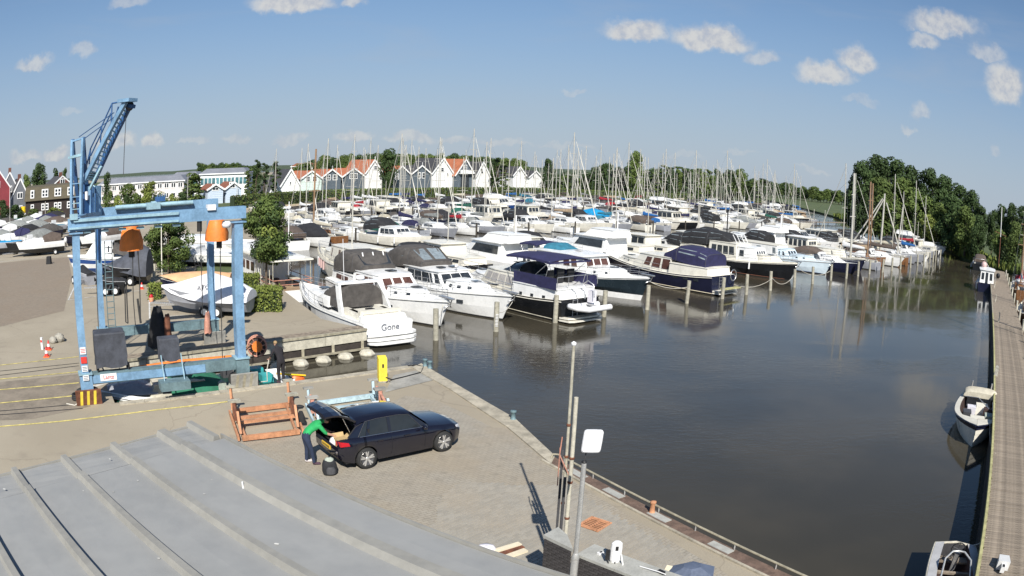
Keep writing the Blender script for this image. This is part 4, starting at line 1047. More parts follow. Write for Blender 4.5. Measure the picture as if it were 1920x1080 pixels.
    if kind == 'covered':
        return dict(base, cat='covered boat', L=8.4, B=3.0, fb=(1.2, .9, .95), tw=.82, rake=.6, deck='deck_white', canvas=[dict(secs=[(.1, 1.2, 1.0, 1.5), (1.6, 1.4, .98, 2.1), (3.6, 1.45, .98, 2.35), (5.6, 1.2, 1.05, 1.9), (7.9, .35, 1.2, 1.4)], m='canvas_sky', p=2.0)])
    if kind == 'flybridge':
        return dict(base, cat='motorboat', L=12.5, B=4.1, fb=(1.8, 1.3, 1.3), tw=.88, rake=1.3, deck='deck_white', cabins=[dict(x=(2.6, 8.2), w=3.2, z1=2.7, sf=1.6, tum=.2, over=.2, side=[(.08, .8, .4, .85)], front=P_rect(.04, .96, 3, .25, .9, .1)), dict(x=(2.0, 5.6), w=2.7, z0=2.75, z1=3.4, sf=.8, tum=.2, name='flybridge', gap=None), dict(x=(7.6, 11.6), w=2.6, z1=1.95, sf=1.2, tum=.3, name='coachroof')], rail=(.4, .98, .6), masts=[(2.6, 3.4, 1.6, .06, 0, 0, None, 'white_plastic')])
def well(x0, x1, w_, z, m='darkgrey'):
    def f(root, H):
        mb = MB(); mb.box(((x0 + x1) / 2, 0, z), (x1 - x0, w_, .06), m); mb.build('cockpit', root)  # flat slab on deck; dark ones paint the shade of the open cockpit
        for sd in (-1, 1): mb = MB(); mb.box(((x0 + x1) / 2, sd * (w_ / 2 + .12), z + .06), (x1 - x0, .24, .16), 'deck_teak' if m == 'deck_teak' else 'deck_cream'); mb.build('bench', root)
        mb = MB(); mb.tube([(.15, -.9, z - .1), (.1, -.9, z + .75), (.1, .9, z + .75), (.15, .9, z - .1)], .03, 'steel', 4); mb.build('pushpit', root)
    return f
def extra_deck(root, H):
    for x, y, a in ((H.L * .8, 0, .5), (H.L * .55, .4, .4)): mb = MB(); mb.box((x, y, H.zx(x) + .38), (a, a, .07), 'glass'); mb.build('hatch', root)
def two_fenders(root, H):
    for t, sd, m in ((.35, 1, 'fender_white'), (.6, 1, 'canvas_navy'), (.4, -1, 'fender_white'), (.65, -1, 'fender_white')):
        p = H.line(-.12, -.15, t, t, 1, sd)[0]; mb = MB(); mb.tube([p, p - Vector((0, 0, .2)), p - Vector((0, 0, .6))], .11, m, 6); mb.build('fender', root)
_p = proto
def proto(kind):
    d = _p(kind); ex = [two_fenders]
    if kind.startswith('sail'): ex += [well(.4, 2.6, 1.1, d['fb'][2] + .02, 'black' if kind != 'sail_b' else 'deck_teak'), extra_deck]
    if kind == 'motor_c': ex += [well(.3, 1.2, 1.6, d['fb'][2] + .02, 'black')]
    if kind in ('motor_b', 'flybridge'): ex += [extra_deck]
    d['extra'] = ex; return d
KINDS_ = ['sail_a', 'sail_b', 'sail_c', 'sail_wood', 'motor_a', 'motor_b', 'motor_c', 'covered', 'flybridge']
WORDS = dict(sail_a='sloop', sail_b='large sloop', sail_c='small sailboat', sail_wood='sailing barge', motor_a='motor cruiser', motor_b='wheelhouse cruiser', motor_c='sports boat', covered='covered boat', flybridge='flybridge yacht')
NAMES = dict(sail_a='sailboat', sail_b='sailboat', sail_c='sailboat', sail_wood='sailing_barge', motor_a='motor_cruiser', motor_b='motor_cruiser', motor_c='sports_boat', covered='covered_boat', flybridge='flybridge_yacht')
PROTO = {}
for k_ in KINDS_:
    r, H = make_yacht(NAMES[k_], proto(k_)); PROTO[k_] = (r, proto(k_)['L'], tree_list(r)); r['used'] = 0
HUE = {'gelcoat': 'white', 'gelcoat_cream': 'cream', 'hull_navy': 'navy', 'hull_black': 'black', 'hull_green': 'green', 'hull_blue': 'blue', 'hull_red': 'red', 'hull_grey': 'grey', 'hull_wood': 'brown', 'hull_petrol': 'petrol'}
CHUE = {'canvas_navy': 'navy', 'canvas_blue': 'blue', 'canvas_charcoal': 'charcoal', 'canvas_grey': 'grey', 'canvas_white': 'white', 'canvas_green': 'green', 'canvas_red': 'red', 'canvas_tan': 'tan', 'canvas_beige': 'beige', 'canvas_teal': 'teal', 'canvas_sky': 'bright blue', 'canvas_black': 'black', 'canvas_brown': 'brown'}


def ordinal(n):
    return f"{n}{'th' if 10 <= n % 100 <= 20 else {1: 'st', 2: 'nd', 3: 'rd'}.get(n % 10, 'th')}"


def base_hull(k): return {'sail_c': 'hull_navy', 'sail_wood': 'hull_green'}.get(k, 'gelcoat')


def put_boat(kind, loc, rz, hull, cover, where, group, sc=None):
    r, L, tl = PROTO[kind]
    swap = {base_hull(kind): hull} if hull != base_hull(kind) else {}
    for cv in ('canvas_navy', 'canvas_blue', 'canvas_charcoal', 'canvas_sky', 'canvas_grey', 'canvas_green', 'canvas_tan'):
        swap[cv] = cover
    if hull != 'gelcoat': swap['hull_navy'] = hull if kind == 'sail_c' else 'gelcoat_cream'
    # only the hull mesh takes the hull colour; deck houses stay light
    if not r['used']:
        r['used'] = 1; o = r; o.location = loc; o.rotation_euler = (0, 0, rz); pairs = tl
    else:
        o = r.copy(); COL.objects.link(o); o.location = loc; o.rotation_euler = (0, 0, rz); pairs = []
        for ch, gs in tl:
            c = ch.copy(); COL.objects.link(c); c.parent = o; pairs.append((c, []))
            for g_ in gs:
                d = g_.copy(); COL.objects.link(d); d.parent = c; pairs[-1][1].append(d)
    for c, gs in pairs:
        nm = c.name.split('.')[0]
        if nm == 'hull': dress(c, {a: b for a, b in swap.items() if not a.startswith('canvas')})
        else:
            dress(c, {a: b for a, b in swap.items() if a.startswith('canvas')})
        for d in gs: dress(d, {a: b for a, b in swap.items() if a.startswith('canvas')})
    if sc: o.scale = (sc, sc, sc)
    cw = CHUE[cover]; hw = HUE[hull]
    sail = kind.startswith('sail')
    o['label'] = f"{hw} {WORDS[kind]} with {cw} {'sail cover' if sail else ('tarpaulin' if kind == 'covered' else ('fittings' if kind in ('flybridge', 'motor_b') else 'canopy'))}, {where}"
    if kind in ('flybridge', 'motor_b'): o['label'] = f"{hw} {WORDS[kind]}, {where}"
    if kind == 'covered': o['label'] = f"{hw} boat under a {cw} tarpaulin, {where}"
    o['group'] = group
    return o

HULLS = ['gelcoat'] * 11 + ['gelcoat_cream'] * 3 + ['hull_navy', 'hull_navy', 'hull_black', 'hull_blue', 'hull_grey', 'hull_petrol', 'hull_red']
COVERS = ['canvas_navy'] * 3 + ['canvas_charcoal'] * 3 + ['canvas_blue'] * 3 + ['canvas_white'] * 6 + ['canvas_grey'] * 2 + ['canvas_beige'] * 2 + ['canvas_green', 'canvas_tan', 'canvas_teal', 'canvas_black', 'canvas_brown', 'canvas_charcoal', 'canvas_white', 'canvas_red', 'canvas_navy']
rnd = random.Random(21)
ROWS = [  # (name, s0, s1, pitch, n of the open end, open side -1 towards the camera / +1 away, kinds)
 ('rear side of front pier', 31.4, 132, 4.35, 60.5, 1, ['motor_a', 'motor_b', 'motor_c', 'motor_a', 'flybridge', 'motor_b', 'sail_a', 'motor_a', 'sail_b', 'motor_c']),
 ('near side of second pier', 41.5, 158, 4.35, 79.5, -1, ['motor_c', 'sail_a', 'motor_a', 'covered', 'sail_c', 'sail_b', 'motor_b', 'sail_a', 'motor_a', 'sail_c']),
 ('far side of second pier', 41.0, 190, 4.2, 104.5, 1, ['sail_a', 'sail_b', 'motor_a', 'sail_c', 'motor_b', 'sail_a', 'sail_b', 'covered', 'motor_c', 'sail_b']),
 ('near side of third pier', 46, 216, 4.2, 116.5, -1, ['sail_b', 'sail_a', 'motor_b', 'sail_a', 'sail_c', 'motor_a', 'sail_b', 'sail_a', 'motor_c', 'flybridge']),
 ('far side of third pier', 62, 246, 4.3, 139.0, 1, ['sail_a', 'sail_b', 'sail_c', 'sail_a', 'motor_b', 'sail_b', 'motor_a', 'sail_a']),
]
for name, s0, s1, pitch, ne, side, kinds in ROWS:
    s_ = s0; i = 0
    while s_ < s1:
        i += 1
        k = rnd.choice(kinds)
        if ne == 60.5 and i <= 6: k = ('motor_a', 'motor_b', 'flybridge', 'motor_b', 'motor_a', 'flybridge')[i - 1]
        hull = rnd.choice(HULLS); cov = rnd.choice(COVERS)
        if k == 'covered' and cov in ('canvas_navy', 'canvas_charcoal'): cov = 'canvas_sky' if rnd.random() < .4 else cov
        bow = rnd.random() < (.55 if k.startswith('motor') else .6)
        L = PROTO[k][1]
        if rnd.random() > .03 or i < 7:
            n0 = ne + rnd.uniform(-.4, .9) * (-side)
            # open end faces side: bow outward if bow
            if side < 0: loc = P(s_, n0 + L + .6 if bow else n0, WATER); rz = OUT if bow else INN
            else: loc = P(s_, n0 - L - .6 if bow else n0, WATER); rz = INN if bow else OUT
            put_boat(k, loc, rz + rnd.uniform(-.03, .03), hull, cov, f"{ordinal(i)} from left on {name}", 'boats in the marina berths', rnd.uniform(.98, 1.1))
        s_ += pitch * rnd.uniform(.95, 1.06)
# boats along the promenade (far edge)
pts = PROM; acc = 0; i = 0
for a, b in zip(pts[:-1], pts[1:]):
    d = (b - a); Ln = d.length; d.normalize(); nn = Vector((d.y, -d.x, 0)); t = 2.0
    while t < Ln:
        i += 1; k = rnd.choice(['sail_a', 'sail_b', 'motor_a', 'sail_c', 'motor_b', 'sail_a', 'motor_c']); L = PROTO[k][1]; bow = rnd.random() < .5
        p = a + d * t + nn * (1.0 if not bow else L + 1.6); p.z = WATER
        ang = atan2(nn.y, nn.x) + (pi if bow else 0)
        if i < 46: put_boat(k, p, ang, rnd.choice(HULLS), rnd.choice(COVERS), f"{ordinal(i)} from left along the far promenade", 'boats in the marina berths')
        t += rnd.uniform(4.3, 5.2) * (1 if i < 20 else 1.3)
# small boats at the right hand end of the front row
end_kinds = ['motor_c', 'sail_a', 'sail_wood', 'motor_c', 'sail_wood', 'sail_a', 'motor_c', 'sail_c', 'motor_a', 'sail_a', 'motor_b', 'sail_c', 'flybridge']
for i, k in enumerate(end_kinds):
    s_ = 84 + 4.45 * i if i else 79.0; L = PROTO[k][1]; bow = i % 3 != 1
    put_boat(k, P(s_, 34.0 + (L + .8 if bow else 0) + (max(0, s_ - 110) * .12), WATER), OUT if bow else INN, ['hull_navy', 'gelcoat', 'hull_wood', 'gelcoat', 'hull_black', 'gelcoat_cream', 'hull_grey', 'gelcoat', 'gelcoat', 'hull_red', 'gelcoat', 'gelcoat', 'gelcoat'][i],
             ['canvas_navy', 'canvas_white', 'canvas_tan', 'canvas_charcoal', 'canvas_brown', 'canvas_beige', 'canvas_white', 'canvas_blue', 'canvas_charcoal', 'canvas_red', 'canvas_navy', 'canvas_white', 'canvas_white'][i], f"{ordinal(i + 1)} beyond the tall bare mast, front row", 'boats in the marina berths')
# left side column of boats by the left bank between the piers
for i, (px, py, k, hull, cov) in enumerate([(560, 470, 'motor_c', 'gelcoat', 'canvas_black'), (585, 412, 'motor_a', 'gelcoat', 'canvas_charcoal'), (520, 408, 'motor_b', 'gelcoat_cream', 'canvas_grey'), (560, 452, 'covered', 'gelcoat', 'canvas_black'), (640, 462, 'sail_wood', 'gelcoat_cream', 'canvas_beige'), (690, 452, 'motor_a', 'gelcoat', 'canvas_white'),
                                          (500, 430, 'motor_c', 'gelcoat', 'canvas_charcoal'), (610, 400, 'motor_c', 'hull_black', 'canvas_charcoal'), (540, 392, 'sail_a', 'gelcoat', 'canvas_navy')]):
    p = G(px, py, WATER); put_boat(k, p, OUT + (0 if i % 2 else pi) + .1 * (i % 3), hull, cov, ['by the left bank behind the tree', 'in the open gap left of the second pier', 'beside the left bank below the hedge', 'tied to the left bank next to the houseboat roof', 'alone at the outer left piling', 'second at the outer left pilings', 'half hidden by the young tree', 'below the mint gabled house', 'nearest the left corner of the promenade'][i], 'boats in the marina berths')

# ------------------------------------------------------------------ piers and mooring posts
def pier(name_label, s0, s1, n, w_, z=-.55):
    r = thing('pier', name_label, 'pier', P(s0, n, 0), ANG_U)
    L = s1 - s0
    k = int(L / 6)
    for i in range(k):
        mb = MB(); mb.box((L * (i + .5) / k, 0, z), (L / k - .06, w_, .12), 'wood_deck'); mb.build('deck_section', r)
        mb = MB(); mb.tube([(L * i / k + .3, w_ / 2 - .05, -3), (L * i / k + .3, w_ / 2 - .05, z + .5)], .1, 'wood_wet', 6); mb.build('pile', r)
    return r
pier('grey timber pier behind the front row of motor yachts', 20, 150, 47.3, 1.8)
pier('grey timber second pier in the middle of the marina', 33, 205, 92, 1.9)
pier('grey timber third pier below the promenade', 42, 250, 128, 1.9)
for k_, (a, b) in enumerate([((556, 430), (690, 426)), ((560, 408), (700, 402))]):
    A, B = G(*a, -.6), G(*b, -.6)
    r = thing('finger_pier', ['pale walkway reaching the left pilings behind the young tree', 'pale walkway beyond the first one, near the promenade corner'][k_], 'pier', A, atan2((B - A).y, (B - A).x)); L = (B - A).length
    mb = MB(); mb.box((L / 2, 0, .0), (L, 1.5, .14), 'concrete'); mb.build('deck_section', r)
    for i in range(5): mb = MB(); mb.tube([(L * i / 4, .5, -3), (L * i / 4, .5, .6)], .12, 'wood_wet', 6); mb.build('pile', r)


def post(p, h, r_, m, label, group, name='mooring_post'):
    mb = MB(); mb.tube([(0, 0, -1.9), (.02, 0, 0), (.0, .02, h)], r_, m, 10, r1=r_ * .93); return mb
pm = post(None, 1.72, .165, 'wood_post', '', '').mesh('mooring_post')
ix = {0: 'pale wooden mooring post in front of the bow of the first white cruiser', 1: 'pale wooden mooring post in front of the second white cruiser, with a white depth scale'}
where_post = ['between the sports cruiser and the first white cruiser', 'in front of the second white cruiser, with a depth scale', 'in front of the black hull with the dinghy', 'right of the white inflatable dinghy', 'before the petrol-hulled bow', 'in the gap right of the petrol hull', 'before the navy canopy boat', 'right of the navy-hulled stern', 'in the gap with slack ropes', 'left of the large black bow', 'before the large black bow', 'right of the large black bow', 'before the pale blue cruiser', 'right of the pale blue bow', 'before the navy wheelhouse yacht']
PS = [21.4, 25.6, 30.3, 34.4, 38.9, 43.7, 48.2, 52.1, 56.5, 60.9, 65.3, 70.3, 74.3, 78.3, 82.6, 87.1, 91.4, 95.8, 100.3, 104.7, 109, 113.4, 118, 122, 126.5]
for i, s_ in enumerate(PS):
    o = place(pm, 'mooring_post', None, P(s_, 32.75 + (i % 3) * .12 + max(0, s_ - 110) * .12, WATER), .3 * i)
    lab = f"pale wooden mooring post {where_post[i]}" if i < len(where_post) else f"pale wooden mooring post, {ordinal(i - 14)} to the right of the tall bare mast"
    tag(o, lab, 'mooring post', 'pale mooring posts of the front row')
    o.rotation_euler = (random.uniform(-.03, .03), random.uniform(-.03, .03), i * .7)
sc_ = MB()
for k in range(9): sc_.box((0, -.17, .35 + k * .085), (.16, .01, .035), 'white_plastic')
dp = bpy.data.objects['mooring_post.001']; o = sc_.build('depth_scale', dp); o.rotation_euler = (0, 0, -.5)
pd = post(None, 1.9, .13, 'wood_wet', '', '').mesh('mooring_pile')
j = 0
for name, s0, s1, pitch, ne, side, kinds in ROWS[:4]:
    s_ = s0 - 2.1; i = 0
    while s_ < s1 + 2:
        i += 1; j += 1
        o = place(pd, 'mooring_pile', None, P(s_, ne + side * 1.2, WATER)); tag(o, f"dark mooring pile, {ordinal(i)} from left off the {name}", 'mooring post', 'dark piles off the inner berths')
        s_ += pitch * 2.05
# dark steel pole seen against the boats and the two dark leaning masts
for px, py, z, h, m, lab in [(1361, 470, WATER, 5.6, 'black', 'thin black pole standing between the navy canopy and the cream boats')]:
    p = G(px, py, z); mb = MB(); mb.tube([(0, 0, 0), (0, 0, h)], .09, m, 6); mb.build('pole', None, (p.x, p.y, z), label=lab, cat='pole')
# mooring lines of the front row
rp = []
def rope(a, b, sag, r_=.022, m='rope', n=8):
    pts_ = [a.lerp(b, i / n) - Vector((0, 0, sag * 4 * (i / n) * (1 - i / n))) for i in range(n + 1)]
    mb = MB(); mb.tube(pts_, r_, m, 5); return mb
for a, b, sag, lab in [(P(23.3, 34.9, .35), P(21.4, 32.8, .1), .35, 'mooring rope from the first white bow to the first mooring post'), (P(28.4, 34.6, .45), P(25.7, 32.8, .0), .3, 'mooring rope from the second white bow to its post'), (P(32.3, 33.6, .3), P(30.3, 32.8, .1), .4, 'mooring rope from the black hull to the third post'),
                       (P(50.8, 35, .3), P(56.5, 32.8, .0), .9, 'slack mooring rope from the navy stern across the gap'), (P(56.5, 32.8, .0), P(60.9, 32.8, .1), .7, 'slack mooring rope between two posts left of the black bow'), (P(70.3, 33, .0), P(65.2, 35.2, .5), .8, 'mooring rope from the large black bow to the next post'), (P(41.5, 35, .4), P(43.7, 32.8, .2), .3, 'mooring rope from the petrol bow to the post right of it')]:
    rope(a, b, sag).build('mooring_rope', label=lab, cat='rope')

# ------------------------------------------------------------------ blue travelling boat hoist
NL, NR = Vector((-15.45, 20.75, 0)), Vector((-10.15, 25.0, 0))
FR, FL = Vector((-14.15, 31.2, 0)), Vector((-19.0, 27.6, 0))
hoist = thing('boat_hoist', 'tall sky blue travelling boat hoist with jib crane standing over the lifting dock', 'boat hoist', (0, 0, 0))
def part(mb, name, parent=hoist, label=None):
    o = mb.build(name, parent)
    if label: o['label'] = label
    return o
Z = lambda v, z: Vector((v.x, v.y, z))
uN = (NR - NL).normalized(); nN = Vector((-uN.y, uN.x, 0))
for nm, p, top_, w_ in (('near', NL, 6.3, .40), ('near', NR, 6.3, .44), ('far', FR, 6.2, .38), ('far', FL, 6.2, .40)):
    mb = MB(); mb.beam(Z(p, 1.15), Z(p, top_), w_, w_ * .8, 'hoist_blue', up=uN); l = part(mb, 'leg')
    mb = MB(); mb.box((p.x, p.y, 1.17), (.62, .6, .05), 'hoist_blue_pale', ANG_U); mb.build('flange', l); mb = MB(); mb.box((p.x, p.y, top_ - .03), (.6, .55, .05), 'hoist_blue', ANG_U); mb.build('flange', l)
    mb = MB(); mb.box((p.x, p.y, .78), (.55, .50, .76), 'hoist_blue' if p is NL else 'hoist_grey', ANG_U); part(mb, 'leg_foot')
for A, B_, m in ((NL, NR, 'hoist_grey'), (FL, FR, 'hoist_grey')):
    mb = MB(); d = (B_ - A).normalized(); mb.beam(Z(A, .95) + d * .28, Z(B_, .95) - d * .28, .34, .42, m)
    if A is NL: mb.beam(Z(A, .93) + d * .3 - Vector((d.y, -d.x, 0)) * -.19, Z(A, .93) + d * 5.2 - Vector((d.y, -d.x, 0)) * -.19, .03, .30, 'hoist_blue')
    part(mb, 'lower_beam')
# wheel guards with hazard stripes, wheels
for p, m in ((NL, 1), (NR, 0), (FR, 2), (FL, 2)):
    for k in (-1, 1):
        mb = MB(); c = p + uN * (.28 * k) + Vector((0, 0, .3)); mb.lathe([(.05, -.1), (.3, -.1), (.3, .1), (.05, .1)], 'rubber', 14, c=(0, 0, 0), axis='Y')
        o = part(mb, 'wheel'); o.location = c; o.rotation_euler = (0, 0, ANG_U)
    mb = MB(); mb.box((0, -.22, .36), (1.15, .08, .62), 'rust' if m == 1 else 'concrete_grey'); g_ = part(mb, 'wheel_guard'); g_.location = (p.x, p.y, 0); g_.rotation_euler = (.22, 0, ANG_U)
    if m < 2:
        for k in range(3):
            mb = MB(); x = -.32 + k * .3; mb.face([(x - .09, -.264, .07), (x + .03, -.264, .07), (x + .10, -.264, .65), (x - .02, -.264, .65)], 'yellow_paint' if m else 'wood_cap'); mb.build('hazard_stripe', g_)
# upper longitudinal beams with ledges, rails and pipes
mb = MB(); e0, e1 = Z(NL, 6.56) - uN * .35, Z(NR, 6.62) + uN * .3; mb.beam(e0, e1, .42, .44, 'hoist_blue'); part(mb, 'upper_beam')
mb = MB(); mb.beam(Z(NL, 6.45) - nN * .25 - uN * .3, Z(NL, 6.45) - nN * .25 + uN * 4.3, .08, .07, 'hoist_blue_pale'); mb.beam(Z(NL, 6.72) - nN * .26 - uN * .1, Z(NL, 6.72) - nN * .26 + uN * 4.3, .07, .10, 'hoist_blue_pale'); part(mb, 'trolley_rail')
for k in range(6):
    mb = MB(); p = NL + uN * (.5 + k * .75); mb.beam(Z(p, 6.28) - nN * .14, Z(p, 6.28) + nN * .14, .30, .07, 'hoist_blue_pale'); part(mb, 'lower_cleat')
d2 = (FR - FL).normalized()
mb = MB(); mb.beam(Z(FL, 6.5) - d2 * .2, Z(FR, 6.62) + d2 * .35, .40, .46, 'hoist_blue'); part(mb, 'upper_beam')
mb = MB(); mb.tube([Z(FL, 6.72) + d2 * .9 - nN * .4, Z(FL, 6.74) + d2 * 5.0 - nN * .4], .11, 'hoist_blue_pale', 8); part(mb, 'hydraulic_cylinder')
mb = MB(); mb.tube([Z(FL, 6.74) + d2 * 2.8 - nN * .4, Z(FL, 6.74) + d2 * 3.1 - nN * .4], .17, 'hoist_blue_pale', 8); mb.box(tuple(Z(FL, 6.7) + d2 * 2.9 - nN * .5), (.7, .5, .3), 'hoist_blue_pale', ANG_U); part(mb, 'cylinder_mount')
mb = MB(); c = Z(FL, 6.98) + d2 * 3.3 - nN * .3; mb.box(tuple(c), (.5, .35, .22), 'hoist_blue_dark', ANG_U)
for k in range(4): mb.tube([c + uN * (-.2 + k * .13), c + uN * (-.2 + k * .13) + Vector((.05, .1, .2))], .03, 'hoist_blue_dark', 5)
part(mb, 'hydraulic_valves')
# cross beam at the left end, lamp caps
mb = MB(); mb.beam(Z(NL, 6.62) + nN * .25, Z(FL, 6.62) - nN * .2, .42, .40, 'hoist_blue'); part(mb, 'cross_beam')
for p in (NL - uN * .1 - nN * .2, NL + uN * 5.65 - nN * .15):
    mb = MB(); mb.box((p.x, p.y, 6.86), (.34, .3, .2), 'hoist_blue_pale' if p.x < -14 else 'white_plastic', ANG_U); part(mb, 'end_cap')
mb = MB(); c = NR + uN * -.45; mb.lathe([(0, -.12), (.16, -.12), (.2, 0), (.16, .12), (0, .12)], 'white_plastic', 10, c=(c.x, c.y, 6.2)); part(mb, 'floodlight')
mb = MB()
for k in range(7): p = NR + uN * (-.4 + .2 * k); mb.tube([Z(p, 6.85), Z(p, 6.95)], .02, 'black', 4)
# A-frame tower at the left end and the lattice jib
T0 = NL + nN * .1; T1 = NL + nN * .1 + uN * 1.05
def tw(px, py, d): return AT(px, py, d)
dist0 = 26.2
def Q(px, py, y_off=0.0):           # point of the tower's upright plane through the left end of the hoist
    d = ray(px, py); o = Vector((0, 0, HC)); pn = Vector((0.2, 1, 0)).normalized(); pt = T0 + pn * y_off
    t = (pt - o).dot(pn) / d.dot(pn); return o + d * t
for (a, b, c) in (((135, 404), (136, 262), (150, 404)), ((152, 402), (156, 258), (168, 396))):
    mb = MB(); mb.beam(Q(*a), Q(*b), .13, .11, 'hoist_blue'); part(mb, 'tower_leg')
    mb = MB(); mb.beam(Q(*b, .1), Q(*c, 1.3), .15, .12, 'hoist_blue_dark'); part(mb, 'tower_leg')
for a, b, w_, m in (((136, 265), (156, 259), .10, 'hoist_blue'), ((130, 296), (155, 290), .16, 'hoist_blue_pale'), ((135, 393), (152, 391), .05, 'hoist_blue_pale'), ((135, 382), (152, 380), .05, 'hoist_blue_pale'), ((135, 370), (152, 368), .05, 'hoist_blue'), ((136, 345), (153, 343), .05, 'hoist_blue')):
    mb = MB(); mb.beam(Q(*a), Q(*b), w_, w_ * .6, m); part(mb, 'tower_rung')
J0, J1 = Q(160, 352, .5), Q(241, 190, .5)
J2, J3 = Q(180, 352, 1.0), Q(247, 194, 1.0)
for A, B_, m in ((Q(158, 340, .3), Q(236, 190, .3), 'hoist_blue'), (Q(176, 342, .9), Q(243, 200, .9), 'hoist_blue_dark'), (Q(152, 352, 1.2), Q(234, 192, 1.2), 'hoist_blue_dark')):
    mb = MB(); mb.beam(A, B_, .14, .17, m); part(mb, 'jib_chord')
A0, A1, B0_, B1_ = Q(158, 340, .3), Q(236, 190, .3), Q(176, 342, .9), Q(243, 200, .9)
mb = MB()
for k in range(19):
    t = (k + .5) / 19; mb.beam(A0.lerp(A1, t), B0_.lerp(B1_, t), .04, .04, 'hoist_blue_pale')
part(mb, 'jib_ladder')
for k in range(4):
    mb = MB(); t = .06 + k * .06; mb.beam(A0.lerp(A1, t * .5) , B0_.lerp(B1_, t * .5), .30, .04, 'hoist_blue_pale'); part(mb, 'jib_step')
mb = MB(); mb.beam(Q(228, 190, .4), Q(250, 187, .4), .5, .12, 'hoist_blue'); mb.beam(Q(240, 196, .6), Q(250, 200, .6), .25, .12, 'hoist_blue_dark'); jh = part(mb, 'jib_head')
mb = MB(); c = Q(243, 199, .6); mb.lathe([(.03, -.05), (.17, -.05), (.13, 0), (.17, .05), (.03, .05)], 'darkgrey', 12, c=(0, 0, 0), axis='Y'); o = part(mb, 'sheave'); o.location = c
for a, b in (((210, 194), (226, 191)), ((210, 194), (209, 232)), ((191, 236), (188, 268)), ((191, 236), (210, 194)), ((170, 278), (167, 308)), ((170, 278), (191, 236)), ((160, 322), (170, 278)), ((191, 248), (208, 212)), ((170, 292), (191, 248)), ((208, 212), (209, 232)), ((191, 300), (209, 232)), ((205, 262), (222, 200)), ((183, 310), (189, 270))):
    mb = MB(); mb.tube([Q(*a, .9), Q(*b, .9)], .032, 'hoist_blue_dark', 5); part(mb, 'walkway_rail')
for a, b in (((148, 257), (214, 211)), ((158, 260), (222, 214))):
    mb = MB(); mb.tube([Q(*a, .2), Q(*b, .5)], .018, 'hoist_blue_dark', 4); part(mb, 'stay_cable')
mb = MB(); mb.tube([Q(237, 212, .6), Q(231.5, 328, .6)], .016, 'darkgrey', 4); part(mb, 'hoist_cable')
mb = MB(); mb.beam(Q(168, 355, .2), Q(190, 312, .2), .08, .08, 'hoist_blue_pale'); part(mb, 'jib_ram')
# cabinet and machinery at the jib's foot
for (x0, x1, y0, y1, m, off) in ((170, 181, 348, 398, 'hoist_blue', .8), (155, 168, 372, 400, 'hoist_blue_dark', .5), (160, 168, 345, 372, 'hoist_blue_dark', .7)):
    a, b = Q(x0, y1, off), Q(x1, y0, off); c = (a + b) / 2
    mb = MB(); mb.box(tuple(c), (abs(b.x - a.x), .6, abs(b.z - a.z)), m, -.18); part(mb, 'winch_cabinet')
for k in range(3):
    mb = MB(); mb.tube([Q(171 + k * 4, 398, .5), Q(171 + k * 4, 350, .5)], .03, 'hoist_blue_dark', 5); part(mb, 'cabinet_rail')
mb = MB(); mb.tube([Q(180, 398, .6), Q(180, 352, .6), Q(174, 347, .6)], .03, 'hoist_blue_pale', 5); part(mb, 'cabinet_rail')
mb = MB(); mb.box(tuple(Q(162, 367, .3)), (.14, .08, .3), 'white_plastic'); part(mb, 'control_box')
# slings, orange covered winches and hanging straps
def cover_bag(px, py, w_, h_, d, label):
    c = Q(px, py, d); mb = MB()
    secs = []
    for z, k in ((.5, .22), (.44, .5), (.15, .8), (-.2, 1.02), (-.5, 1.08)):
        secs.append([(c.x + w_ / 2 * k * (1 + .13 * sin(5 * a_ + z * 4)) * cos(a_), c.y + .45 * k * sin(a_), c.z + z * h_ + .04 * sin(7 * a_)) for a_ in [2 * pi * i / 14 for i in range(14)]])
    mb.loft(secs[::-1], 'tarp_orange', closed=True, sm=True); return part(mb, 'winch_cover', label=label)
cover_bag(245, 440, 1.0, 1.15, 2.6, 'orange canvas winch cover'); cover_bag(406, 426, .95, 1.05, 6.3, 'orange canvas winch cover')
for a, b, z_ in (((243, 414), (268, 420), 4.8), ((360, 403), (392, 409), 8.4)):
    c0, c1 = Q(*a, z_), Q(*b, z_); mb = MB(); mb.box(tuple((c0 + c1) / 2), (abs(c1.x - c0.x) + .3, .5, .25), 'tarp_orange', .3); part(mb, 'winch_cover')
for px, y0, y1, d_, r_, nm in ((247, 460, 482, 2.6, .14, 'hook_block'), (374, 412, 434, 8.4, .13, 'hook_block'), (411, 444, 465, 6.3, .13, 'hook_block')):
    mb = MB(); mb.tube([Q(px, y0, d_), Q(px, y1, d_)], r_, 'black', 8); part(mb, nm)
for pts_, d_, r_ in ((((249, 482), (250, 560), (254, 610)), 2.6, .02), (((257, 440), (262, 520), (264, 606)), 2.6, .025), (((258, 560), (264, 606)), 2.6, .05), (((376, 434), (378, 510), (380, 560)), 8.4, .022), (((378, 520), (380, 590)), 8.2, .018),
                     (((237, 530), (240, 606)), 3.2, .03), (((234, 532), (236, 604), (240, 606)), 3.2, .03), (((413, 465), (415, 560), (418, 690)), 6.0, .02), (((180, 430), (181, 470), (186, 640)), 3.2, .018)):
    mb = MB(); mb.tube([Q(x, y, d_) for x, y in pts_], r_, 'dark_rope', 5); part(mb, 'sling')
